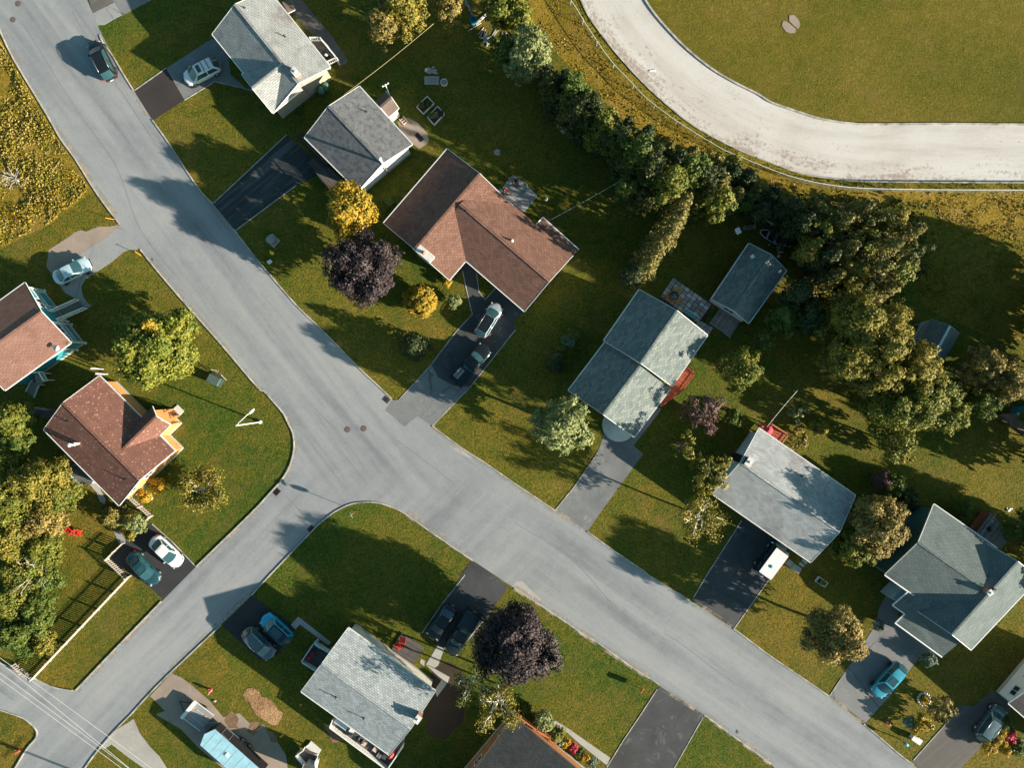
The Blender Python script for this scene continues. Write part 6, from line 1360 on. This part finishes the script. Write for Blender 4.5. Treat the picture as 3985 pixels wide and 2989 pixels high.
# garden swing on the patio
c = at('21', 1508, 1045); th = simple('garden_swing', 'teal cushioned garden swing frame beside the roof edge on the paved patio', 'garden swing', (c.x, c.y, 0), None, -.6)
q = MB(); q.box((0, 0, .5), (1.5, .5, .1)); q.build('seat', 'teal_cloth', th); q = MB(); q.box((0, -.28, .8), (1.5, .1, .5)); q.build('backrest', 'teal_cloth', th)
for s in (-1, 1): q = MB(); q.bar((s * .9, -.5, 0), (s * .9, 0, 1.7), .05, .05); q.bar((s * .9, .5, 0), (s * .9, 0, 1.7), .05, .05); q.build('leg', 'trim', th)
q = MB(); q.bar((-.95, 0, 1.7), (.95, 0, 1.7), .05, .05); q.build('top_bar', 'trim', th)
c = at('21', 1820, 1110); th = thing('wood_ramp', 'grey timber ramp in front of the teal garage', 'ramp', tuple(c)); q = MB(); q.prism([w(p, .2) for p in P('@21 1685 1118 1782 985 1952 1102 1862 1245')], 0, .18); q.build('boards', 'deck_grey', th)
q = MB(); a, b = [w(p, .2) for p in P('@21 1685 1118 1862 1245')]; q.bar(a, b, .1, .2); q.build('edge_beam', 'grey_wood', th)
# bungalow patio with people
sheet('patio_slab', [(1900 + x / 7.9, 620 + y / 7.9) for x, y in ((770, 465), (1100, 700), (1525, 1110), (1100, 1640), (560, 1200), (430, 1000), (480, 800), (640, 590))], .03, 'driveway_pale')
qx = lambda x, y: (1900 + x / 7.9, 620 + y / 7.9)
plain('chair_cloth', (.28, .33, .34), .8, .1, 6)
def sling(lb, p, rot):
    c = w(p, .4); th = simple('sling_chair', lb, 'chair', (c.x, c.y, .03), 'sling chairs on the bungalow patio', rot)
    q = MB(); q.box((0, 0, .42), (.5, .5, .03)); q.build('seat', 'chair_cloth', th); q = MB(); q.box((-.31, 0, .72), (.03, .48, .6), 0, 0, 0, -.25); q.build('backrest', 'chair_cloth', th)
    for s in (-1, 1):
        q = MB(); q.tube([(-.3, s * .28, 0), (-.22, s * .28, .6), (.28, s * .28, .62), (.3, s * .28, 0)], .02, 6); q.build('frame', 'dark', th)
sling('empty grey sling chair at the upper left of the bungalow patio', qx(705, 690), -1.3); sling('empty grey sling chair right of the seated people', qx(1085, 855), -2.2)
sling('sling chair under the person with the orange red hair', qx(838, 690), -1.2); sling('sling chair under the person in the maroon top', qx(535, 970), -.35)
c = w(qx(380, 965), .5); th = simple('side_table', 'small pale blue table by the roof edge of the bungalow', 'table', (c.x, c.y, 0), None, .8)
q = MB(); q.box((0, 0, .48), (.38, .38, .04)); q.build('tabletop', 'wall_blue', th)
for a in (-1, 1):
    for b2 in (-1, 1): q = MB(); q.box((a * .15, b2 * .15, .23), (.04, .04, .46)); q.build('leg', 'metal', th)
c = w(qx(890, 640), 1.9); th = simple('parasol', 'dark half open parasol leaning behind the orange haired person', 'parasol', (c.x, c.y, .03)); q = MB(); q.tube([(0, 0, 0), (0, 0, 1.9)], .025, 6); q.build('pole', 'metal', th)
q = MB(); q.lathe((0, 0, 0), [(.34, 1.2), (.25, 1.5), (.1, 1.8), (.03, 1.95)], 8); q.build('canopy', 'cloth_dark', th)

def skin_obj(name, nodes, edges, mat, parent):
    me = bpy.data.meshes.new(name); me.from_pydata([n[:3] for n in nodes], edges, []); o = bpy.data.objects.new(name, me); COL.objects.link(o); o.parent = parent
    me.materials.append(M[mat]); m = o.modifiers.new('skin', 'SKIN'); m.use_smooth_shade = True; s_ = o.modifiers.new('sub', 'SUBSURF'); s_.levels = 1; s_.render_levels = 1
    for i, n in enumerate(nodes): me.skin_vertices[0].data[i].radius = (n[3], n[4] if len(n) > 4 else n[3])
    me.skin_vertices[0].data[0].use_root = True; return o
def person(label, p, rot, top, legs, hair, shoes='cloth_dark', bare=True):
    c = w(p, .5); r = simple('person', label, 'person', (c.x, c.y, .03), 'people sitting on the bungalow patio', rot)
    N = [(-.08, 0, .52, .13, .15), (-.12, 0, .75, .12, .15), (-.17, 0, .98, .12, .17), (-.17, 0, 1.08, .055), (-.14, 0, 1.16, .06), (-.12, 0, 1.25, .095), (-.12, 0, 1.33, .085)]; E = [(0, 1), (1, 2), (2, 3), (3, 4), (4, 5), (5, 6)]
    for s in (-1, 1):
        k = len(N); N += [(-.15, s * .2, 1.02, .055), (-.10, s * .27, .80, .042), (.12, s * .22, .70, .034), (.20, s * .18, .69, .022)]; E += [(2, k), (k, k + 1), (k + 1, k + 2), (k + 2, k + 3)]
        for f in range(4): N += [(.25, s * (.15 + f * .02), .69, .010), (.285 - .008 * abs(f - 1), s * (.15 + f * .021), .675, .008)]; E += [(k + 3, len(N) - 2), (len(N) - 2, len(N) - 1)]
        N += [(.22, s * .135, .685, .010), (.25, s * .115, .68, .008)]; E += [(k + 3, len(N) - 2), (len(N) - 2, len(N) - 1)]
        k = len(N); N += [(.0, s * .10, .50, .085), (.38, s * .13, .50, .06), (.46, s * .13, .30, .045), (.50, s * .13, .08, .035), (.62, s * .14, .05, .035)]; E += [(0, k), (k, k + 1), (k + 1, k + 2), (k + 2, k + 3), (k + 3, k + 4)]
    N += [(-.035, 0, 1.27, .018)]; E += [(5, len(N) - 1)]
    skin_obj('body', N, E, 'skin', r)
    T2 = [(-.085, 0, .55, .145, .17), (-.125, 0, .76, .135, .17), (-.17, 0, .99, .13, .19)]; E2 = [(0, 1), (1, 2)]
    for s in (-1, 1): k = len(T2); T2 += [(-.15, s * .2, 1.02, .068), (-.11, s * .26, .86, .055)]; E2 += [(2, k), (k, k + 1)]
    skin_obj('shirt', T2, E2, top, r)
    L2 = [(-.07, 0, .52, .145, .17)]; E3 = []
    for s in (-1, 1):
        k = len(L2); L2 += [(.02, s * .10, .50, .10), (.24 if bare else .38, s * .12, .50, .085)]; E3 += [(0, k), (k, k + 1)]
        if not bare: L2 += [(.46, s * .13, .30, .06), (.49, s * .13, .12, .05)]; E3 += [(k + 1, k + 2), (k + 2, k + 3)]
    skin_obj('shorts' if bare else 'trousers', L2, E3, legs, r)
    q = MB(); q.lathe((-.145, 0, 1.22), [(.085, 0), (.112, .06), (.108, .14), (.06, .2), (.02, .215)], 14); q.build('hair', hair, r)
    for s in (-1, 1): q = MB(); q.box((.57, s * .135, .05), (.27, .1, .09)); q.build('shoe', shoes, r)
person('person with orange red hair and coral top sitting on the bungalow patio, dark trousers', qx(838, 700), -1.0, 'cloth_coral', 'cloth_dark', 'hair_red', bare=False)
person('person in a maroon top with bare legs stretched out, sitting nearest the roof edge', qx(545, 970), -.35, 'cloth_maroon', 'cloth_maroon', 'hair_brown')

# ---- fences
def picket(lb, pts, n_px, hgt=1.15):
    V = [w(p) for p in pts]; th = thing('picket_fence', lb, 'fence', tuple(V[0])); q = MB(); L = 0
    for a, b in zip(V, V[1:]):
        d = b - a; n = int(d.length / .25); rot = math.atan2(d.y, d.x)
        for i in range(n): p_ = a + d * (i + .5) / n; q.box((p_.x, p_.y, hgt / 2), (.12, .025, hgt), rot)
        for k in range(int(d.length / 2.4) + 1):
            p_ = a + d * k / max(1, int(d.length / 2.4)); r = MB(); r.box((p_.x, p_.y, (hgt + .1) / 2), (.11, .11, hgt + .1), rot); r.build('post', 'fence_wood', th)
        for z in (.3, hgt - .18):
            r = MB(); r.bar((a.x, a.y, z), (b.x, b.y, z), .05, .09); r.build('rail', 'fence_wood', th)
    tag(q.build('pickets', 'fence_wood', th), None, None, None, 'stuff')
plain('fence_wood', (.42, .37, .33), .85, .2, 5)
picket('long weathered picket fence along the side street with a striped shadow', P('@03 300 885 1130 5 @02 1110 1650 940 1490 1010 1420 1085 1350'), 0)
picket('short weathered picket fence from the orange house to the black driveway', P('@02 1135 960 1225 1040 1318 1122 1265 1168'), 0); picket('short picket fence panel at the street corner, lower left', P('@03 300 885 215 825 140 752'), 0)
# track fence
V = [w(p) for p in FEN]; V = [v for v in V if abs(v.x) < 72 and abs(v.y) < 55]; th = thing('track_fence', 'curving chain link fence with a white top rail outside the sand track', 'fence', tuple(V[20]))
q = MB(); q.tube([v + Vector((0, 0, 1.2)) for v in V], .035, 6); q.build('top_rail', 'trim', th); q = MB()
for a, b in zip(V, V[1:]): q.flatquad([a, b, b + Vector((0, 0, 1.18)), a + Vector((0, 0, 1.18))])
q.build('chain_link', 'chain_link', th); acc = 3.0
for a, b in zip(V, V[1:]):
    acc += (b - a).length
    if acc > 2.9: acc = 0; q = MB(); q.tube([a, a + Vector((0, 0, 1.25))], .035, 6); q.build('post', 'trim', th)
# ---- infield drain slab, plank on track
c = at('30', 202, 205); th = thing('concrete_slab', 'round cracked concrete slab in the grass inside the track', 'slab', tuple(c)); bp = [(190, 130), (230, 125), (265, 160), (285, 200), (275, 240), (262, 245), (225, 215), (190, 180)]
q = MB(); q.prism([at('30', x, y) for x, y in bp], 0, .06); q.build('piece', 'gravel', th); q = MB(); q.prism([at('30', x, y) for x, y in ((135, 180), (160, 180), (190, 200), (250, 250), (240, 280), (200, 285), (160, 270), (125, 220))], 0, .06); q.build('piece', 'gravel', th)
c = at('20', 1195, 606); th = simple('plank', 'pale plank lying on the sand track', 'plank', (c.x, c.y, .012), None, .07); q = MB(); q.box((0, 0, .04), (.75, .16, .05)); q.build('board', 'trim', th)
# ---- wood and timber piles
def pile(lb, p, rot, n, L, wd, mat='log', name='log_pile', jit=.12, layers=2, r=.07):
    c = w(p); th = simple(name, lb, 'wood pile', (c.x, c.y, 0), None, rot)
    for k in range(layers):
        for i in range(n):
            q = MB(); y = -wd / 2 + wd * (i + .5) / n + random.uniform(-jit, jit) * .5; a = random.uniform(-jit, jit); x = random.uniform(-.2, .2)
            q.tube([(x - L / 2, y - a, r + k * r * 1.8), (x + L / 2, y + a, r + k * r * 1.8)], r, 7); q.build('log', mat, th)
plain('split_wood', (.40, .40, .38), .85, .3, 6); plain('pink_board', (.50, .36, .30), .8, .15, 4)
pile('grey split firewood stack in the shade below the hedgerow', t('20', 475, 1080), 2.15, 9, 1.0, 2.4, 'split_wood', 'firewood_stack', .3, 2, .1)
pile('second tumbled layer of pale firewood at the lower end of the shaded stack', t('20', 515, 1130), 1.2, 6, .8, 1.2, 'split_wood', 'firewood_stack', .35, 2, .09)
j = lambda x, y: (1780 + x / 5.53, y / 5.53)
def boards(lb, p, rot, n, L, wd, mat, z=.05):
    c = w(p); th = simple('board_stack', lb, 'boards', (c.x, c.y, 0), None, rot)
    for i in range(n): q = MB(); q.box((random.uniform(-.08, .08), -wd / 2 + wd * (i + .5) / n, z + random.uniform(0, .06)), (L, wd / n * .8, .06), random.uniform(-.05, .05)); q.build('board', mat, th)
boards('stack of pale boards at the meadow edge by the large pale tree', j(1500, 640), .55, 10, .75, 1.7, 'split_wood'); boards('six pink planks laid side by side under the timber trees', j(1020, 760), 1.25, 6, .7, .85, 'pink_board')
pile('long pale pole with peeling bark near the blue bin', j(540, 380), .72, 2, 2.6, .3, 'birch_bark', 'log', .05, 1, .09); pile('dark thin pole crossing below the blue bin', j(360, 580), .6, 1, 1.9, .1, 'dead_wood', 'log', .05, 1, .07)
pile('loose sticks standing out of the dark timber heap', j(560, 720), 1.25, 4, 1.0, 1.2, 'pink_board', 'stick_heap', .2, 1, .05); pile('broken timber heap left of the pink planks', j(620, 850), .8, 5, .9, 1.0, 'split_wood', 'timber_heap', .4, 2, .06); pile('thin rails leaning toward the pink planks', j(770, 740), .85, 3, 1.5, .4, 'dead_wood', 'stick_heap', .2, 1, .04)
c = w(j(345, 465)); th = simple('bin', 'blue open bin beside the grey trellis at the top', 'bin', (c.x, c.y, 0), None, .4)
for s in (-1, 1): q = MB(); q.box((s * .33, 0, .35), (.05, .7, .7)); q.build('side', 'blue_plastic', th); q = MB(); q.box((0, s * .33, .35), (.7, .05, .7)); q.build('side', 'blue_plastic', th)
q = MB(); q.box((0, 0, .25), (.6, .6, .1)); q.build('contents', 'blue_plastic', th)
V = [w(j(*p)) for p in ((130, 10), (250, 180), (300, 330), (400, 440))]; th = thing('trellis', 'grey leaning trellis panels running down to the blue bin', 'trellis', tuple(V[0]))
for a, b in zip(V, V[1:]): rail(a, b, .9, 'grey_wood', th, .3, False, 'panel')
# rowboat
def boat():
    o_ = lambda x, y: (2800 + x / 5.53, 820 + y / 5.53); a = w(o_(880, 400), .3); b = w(o_(1480, 660), .3); c = (a + b) / 2; L = (b - a).length; rot = math.atan2((b - a).y, (b - a).x)
    n_ = Vector((math.sin(rot), -math.cos(rot), 0)); c = c + n_ * .25; th = simple('rowboat', 'pale blue white rowboat under the trees behind the teal garage', 'boat', (c.x, c.y, 0), None, rot); S_ = []
    for f, hw, z in ((-.5, .05, .62), (-.42, .28, .52), (-.25, .5, .44), (0, .6, .4), (.25, .56, .42), (.42, .44, .48), (.5, .36, .52)):
        x = f * L; S_.append([(x, -hw, z), (x, -hw * .92, z * .5), (x, -hw * .5, .06), (x, 0, .0), (x, hw * .5, .06), (x, hw * .92, z * .5), (x, hw, z)])
    mb = MB(); loft(mb, S_); mb.build('hull', 'wall_blue', th); mb = MB(); loft(mb, [[(x, y * .93, z + .02) for x, y, z in s] for s in S_]); mb.build('inner_hull', 'dark', th)
    for s in (0, -1): mb = MB(); mb.tube([q_[s] for q_ in S_], .05, 6); mb.build('gunwale', 'trim', th)
    for x in (-.2, .08, .3): mb = MB(); mb.box((x * L, 0, .34), (.22, 1.0, .04)); mb.build('seat', 'wall_blue', th)
boat()
def tub(lb, p, r, h, mat, name='bucket'):
    c = w(p); th = simple(name, lb, name.replace('_', ' '), (c.x, c.y, 0), 'tubs and cans behind the garage'); q = MB(); q.lathe((0, 0, 0), [(r * .85, 0), (r, h)], 14); q.build('body', mat, th); q = MB(); q.lathe((0, 0, h), [(r * 1.04, 0), (r * 1.04, .04)], 14); q.build('lid', mat, th)
z1 = lambda x, y: (2800 + x / 5.53, 820 + y / 5.53)
tub('pale round tub between the boat and the garage', z1(1190, 700), .16, .35, 'wall_blue'); tub('silver can by the garage roof edge behind', z1(1050, 740), .14, .4, 'metal', 'can'); tub('red can at the stern of the rowboat', z1(1540, 635), .17, .4, 'red', 'can'); tub('orange pot below the red can', z1(1490, 770), .15, .35, 'cloth_coral', 'pot'); tub('white box lid at the garage corner', z1(1255, 985), .17, .35, 'trim', 'tub')
boards('reddish brown boards stacked between boat and garage', z1(1290, 840), .3, 7, .75, .9, 'pink_board', .3); boards('scrap boards by the stern of the rowboat', z1(1350, 720), -.5, 4, .7, .5, 'dead_wood', .3)
def birdhouse(lb, top, base, h):
    b = w(base); th = simple('birdhouse', lb, 'birdhouse', (b.x, b.y, 0), 'birdhouses on tall poles', .5); q = MB(); q.tube([(0, 0, 0), (0, 0, h)], .035, 6); q.build('pole', 'metal', th); q = MB(); q.box((0, 0, h + .2), (.4, .55, .4)); q.build('box', 'trim', th)
    q = MB(); q.box((.12, 0, h + .44), (.36, .7, .03), 0, 0, 0, .4); q.box((-.12, 0, h + .44), (.36, .7, .03), 0, 0, 0, -.4); q.build('roof', 'trim', th)
birdhouse('white birdhouse on a tall pole left of the rowboat', None, z1(240, 540), 2.7); birdhouse('white birdhouse on a thin pole in the dark trees above the garage', None, t('21', 1695, 135), 3.6)
c = w(z1(620, 370)); th = simple('wood_bench', 'long pale narrow bench right of the birdhouse near the dead tree', 'bench', (c.x, c.y, 0), None, .15)
for s in (-1, 1): q = MB(); q.box((0, s * .14, .45), (1.5, .12, .05)); q.build('plank', 'grey_wood', th); q = MB(); q.box((s * .6, 0, .22), (.06, .35, .44)); q.build('leg', 'grey_wood', th)
# greenhouse frame next to the panelled shed
A, B_, C_, D_ = [w(p, 1.6) for p in P('@31 1330 1130 1390 1105 1325 1270 1265 1250')]; c = (A + B_ + C_ + D_) / 4; th = thing('cold_frame', 'pale lattice frame leaning against the panelled garden shed', 'garden frame', (c.x, c.y, 0)); q = MB()
for i in range(5): q.bar(A.lerp(D_, i / 4), B_.lerp(C_, i / 4), .08, .06)
for i in range(3): q.bar(A.lerp(B_, i / 2), D_.lerp(C_, i / 2), .09, .06)
q.build('lattice', 'wall_blue', th)
for v in (A, B_, C_, D_): q = MB(); q.box((v.x, v.y, .8), (.09, .09, 1.6)); q.build('post', 'wall_blue', th)
# antenna pole
b = at('10', 1142, 815); th = simple('antenna_mast', 'white antenna mast behind the small brown porch shed', 'antenna', (b.x, b.y, 0)); q = MB(); q.tube([(0, 0, 0), (0, 0, 3.3)], .05, 8); q.build('mast', 'trim', th); q = MB(); q.bar((-.35, -.2, 3.0), (.35, .2, 3.0), .06, .06); q.build('crossbar', 'trim', th)
for s in (-1, 1): q = MB(); q.lathe((s * .3, s * .17, 3.05), [(.08, 0), (.1, .1), (.03, .18)], 10); q.build('cap', 'trim', th)
tops = []
for lb, x, y in (('upper white post of the small frame at the speckled roof corner', 401, 1436), ('lower white post of the small frame at the speckled roof corner', 419, 1456)):
    b = w((x, y)); th = simple('white_post', lb, 'post', (b.x, b.y, 0), 'white posts at the speckled roof corner'); q = MB(); q.tube([(0, 0, 0), (0, 0, 2.5)], .08, 8); q.build('shaft', 'trim', th); q = MB(); q.box((0, 0, 2.53), (.2, .2, .06)); q.build('cap', 'trim', th)
# veranda furniture, lower centre house
rx = lambda x, y: (1150 + x / 4.916, 2780 + y / 4.916)
def block(name, lb, cat, p, z, size, rot, mat, grp=None, legs=True):
    c = w(p, z + size[2]); th = simple(name, lb, cat, (c.x, c.y, z), grp, rot); q = MB(); q.box((0, 0, size[2] - .04), (size[0], size[1], .08)); q.build('top', mat, th)
    for a in (-1, 1):
        for b in (-1, 1): q = MB(); q.box((a * size[0] * .42, b * size[1] * .4, (size[2] - .08) / 2), (.07, .07, size[2] - .08)); q.build('leg', mat, th)
sl = -.62
block('long_table', 'long white table at the left end of the white veranda', 'table', rx(880, 190), 1.3, (1.7, .75, .72), sl, 'trim')
block('white_bench', 'small white bench right of the long white table', 'bench', rx(1075, 335), 1.3, (.6, .4, .5), sl, 'trim'); 
for lb, x, y, m in (('wooden seat in the middle of the white veranda', 1310, 580, 'pink_board'), ('wooden seat right of the middle of the white veranda', 1520, 690, 'pink_board'), ('wooden seat near the right end of the white veranda', 1600, 810, 'pink_board'), ('last wooden seat before the red barbecue cover', 1700, 830, 'pink_board')):
    block('veranda_seat', lb, 'seat', rx(x, y), 1.3, (.5, .5, .42), sl, m, 'wooden seats on the white veranda')
for lb, x, y in (('black kettle barbecue on the white veranda', 1200, 460), ('small black stove beside the kettle barbecue', 1270, 520)):
    c = w(rx(x, y), 1.9); th = simple('barbecue', lb, 'barbecue', (c.x, c.y, 1.3), 'barbecues on the decks'); q = MB(); q.lathe((0, 0, 0), [(.1, .45), (.26, .55), (.3, .7), (.24, .85), (.05, .93)], 16); q.build('bowl', 'dark', th)
    for i in range(3): a = i * 2.09; q = MB(); q.tube([(math.cos(a) * .3, math.sin(a) * .3, 0), (math.cos(a) * .15, math.sin(a) * .15, .55)], .02, 5); q.build('leg', 'metal', th)
c = w(rx(1830, 800), 2.1); th = simple('barbecue_cover', 'red covered barbecue at the right corner of the white veranda', 'barbecue', (c.x, c.y, 1.3), 'barbecues on the decks', .9); q = MB(); q.lathe((0, 0, 0), [(.42, 0), (.42, .7), (.3, .95), (.05, 1.0)], 10, 0, 1.3, .7); q.build('cover', 'red', th); q = MB(); q.box((0, 0, 1.02), (.2, .06, .04)); q.build('handle', 'trim', th)
block('cushioned_bench', 'bench with a crimson cushion on the white railed side deck', 'bench', t('13', 470, 690), 1.1, (.9, .5, .42), 1.0, 'cloth_crimson' if 'cloth_crimson' in M else 'cloth_maroon'); block('stool', 'crimson stool nearest the corner of the white railed side deck', 'stool', t('13', 442, 722), 1.1, (.45, .4, .45), 1.0, 'red')
block('deck_box', 'pale box at the upper end of the white railed side deck', 'box', t('13', 530, 608), 1.1, (.7, .5, .75), -.62, 'wall_blue')
c = w(rx(1085, 520)); 
# umbrella on rear deck
c = at('32', 10, 385, 2.3); th = simple('parasol', 'small red parasol on the rear deck of the shadowed grey house', 'parasol', (c.x, c.y, 1.2)); q = MB(); q.tube([(0, 0, 0), (0, 0, 1.5)], .025, 6); q.build('pole', 'metal', th); q = MB(); q.lathe((0, 0, 0), [(.62, 1.0), (.4, 1.25), (.03, 1.5)], 8); q.build('canopy', 'parasol_red', th) if 'parasol_red' in M else (plain('parasol_red', (.6, .05, .07), .8, .1, 4), q.build('canopy', 'parasol_red', th))
# BBQ + stove on grey deck
c = w(sx(1715, 420), 1.8); th = simple('barbecue', 'dark round barbecue on the grey board deck at the right', 'barbecue', (c.x, c.y, 1.0), 'barbecues on the decks'); q = MB(); q.lathe((0, 0, 0), [(.1, .45), (.28, .55), (.32, .7), (.24, .88), (.05, .95)], 16); q.build('bowl', 'dark', th); q = MB(); q.tube([(.0, 0, .94), (.08, .05, 1.02)], .03, 6); q.build('handle', 'trim', th)
for i in range(3): a = i * 2.09; q = MB(); q.tube([(math.cos(a) * .3, math.sin(a) * .3, 0), (math.cos(a) * .15, math.sin(a) * .15, .55)], .02, 5); q.build('leg', 'metal', th)
c = w(sx(575, 120), .7); th = simple('barrel', 'dark teal rain barrel by the upper corner of the green wall', 'barrel', (c.x, c.y, 0)); q = MB(); q.lathe((0, 0, 0), [(.3, 0), (.36, .35), (.3, .8)], 16); q.build('body', 'wall_teal', th); q = MB(); q.lathe((0, 0, .8), [(.31, 0), (.31, .04)], 16); q.build('lid', 'dark', th)
block('hot_tub_table', 'dark table with a pale tray on the rear deck of the top pale house', 'table', t('10', 595, 470), 1.3, (1.1, .6, .7), -.9, 'dark'); 
c = w((1180 + 825 / 9.217, 120 + 848 / 9.217), 2.06); th = simple('tray', 'pale square tray on the dark table of the rear deck', 'tray', (c.x, c.y, 2.0), None, -.6); q = MB(); q.box((0, 0, .02), (.34, .28, .03)); q.build('plate', 'trim', th); q = MB(); q.box((0, 0, .045), (.36, .02, .02)); q.build('handle', 'trim', th)
def surfboard():
    c = w((1180 + 810 / 9.217, 120 + 530 / 9.217), 1.0); th = simple('paddle_board', 'white board leaning on the rear deck rail of the top pale house', 'board', (c.x, c.y, .9), None, -.95); q = MB(); q.lathe((0, 0, 0), [(.9, 0), (.95, .04), (.9, .07)], 22, 0, 1, .25); q.build('deck', 'trim', th); q = MB(); q.box((.6, 0, .09), (.2, .03, .06)); q.build('fin', 'trim', th)
surfboard()
def cable(lb, a, za, b, zb, r=.03, mat='wire', sag=.6, name='overhead_cable'):
    A, B_ = w(a, za), w(b, zb); pts = [A.lerp(B_, i / 10) - Vector((0, 0, sag * 4 * (i / 10) * (1 - i / 10))) for i in range(11)]
    q = MB(); q.tube(pts, r, 5); o = q.build(name, mat, off=tuple(A)); tag(o, lb, 'cable', 'overhead cables')
plain('wire_gold', (.26, .21, .10), .6, .1, 3); plain('wire_white', (.72, .72, .70), .5, .1, 3)
cable('thick tan cable from the mottled grey roof up to the hedgerow trees', t('10', 745, 815), 4.6, t('10', 1520, 200), 6.5, .036, 'wire_gold', .3); cable('thin cable from the brown bungalow to the dark spruces', t('21', 300, 240), 3.6, t('20', 935, 1545), 6.5, .014, 'wire', .3)
cable('thin pale cable from the red parasol deck up over the back lawn', t('32', 0, 360), 4.5, t('32', 262, 45), 6, .02, 'wire_white', .2)
plain('power_white', (.5, .5, .5), .4, .05, 3)
for lb, x0, y0, x1, y1 in (('uppermost of the power lines crossing the lower left junction', 0, 722, 1285, 1659), ('second power line from the top at the lower left junction', 60, 810, 1095, 1659), ('third power line from the top at the lower left junction', 0, 852, 1075, 1650), ('lowest power line at the lower left junction', 0, 905, 1025, 1659)):
    a, b = t('03', x0, y0), t('03', x1, y1); dx, dy = b[0] - a[0], b[1] - a[1]; a = (a[0] - dx * .6, a[1] - dy * .6); b = (b[0] + dx * .6, b[1] + dy * .6)
    cable(lb, a, 8.6, b, 8.6, .024, 'power_white', .15, 'power_line')
for i, (x, y) in enumerate(((-330, 2310), (880, 3235))):
    c = w((x, y)); th = simple('utility_pole', 'wooden utility pole outside the lower left corner carrying the power lines', 'utility pole', (c.x, c.y, 0), 'utility poles outside the picture'); q = MB(); q.tube([(0, 0, 0), (0, 0, 9.2)], [.16, .11], 10); q.build('pole', 'bark', th); q = MB(); q.bar((-1.2, -1.2, 8.5), (1.2, 1.2, 8.5), .1, .1); q.build('crossarm', 'bark', th)
# wooden frame and black sheet on the gravel bed
c = at('10', 1265, 1040); th = simple('sand_box', 'small wooden frame with pegs in the gravel bed behind the mottled house', 'wooden frame', (c.x, c.y, 0), None, -.9)
for s in (-1, 1): q = MB(); q.box((0, s * .3, .08), (1.0, .07, .14)); q.build('side', 'pink_board', th)
for i in range(3): q = MB(); q.box((-.3 + i * .3, 0, .08), (.06, .6, .12)); q.build('crosspiece', 'pink_board', th)
c = at('10', 1398, 1180); th = simple('black_mat', 'black folded sheet on the gravel bed behind the mottled house', 'mat', (c.x, c.y, .02), None, -.85); q = MB(); q.box((0, 0, .03), (1.1, .5, .04)); q.build('sheet', 'dark', th); q = MB(); q.box((.5, 0, .06), (.1, .52, .05)); q.build('fold', 'dark', th)
for o in list(bpy.data.objects):
    if '_abs' in o: del o['_abs']
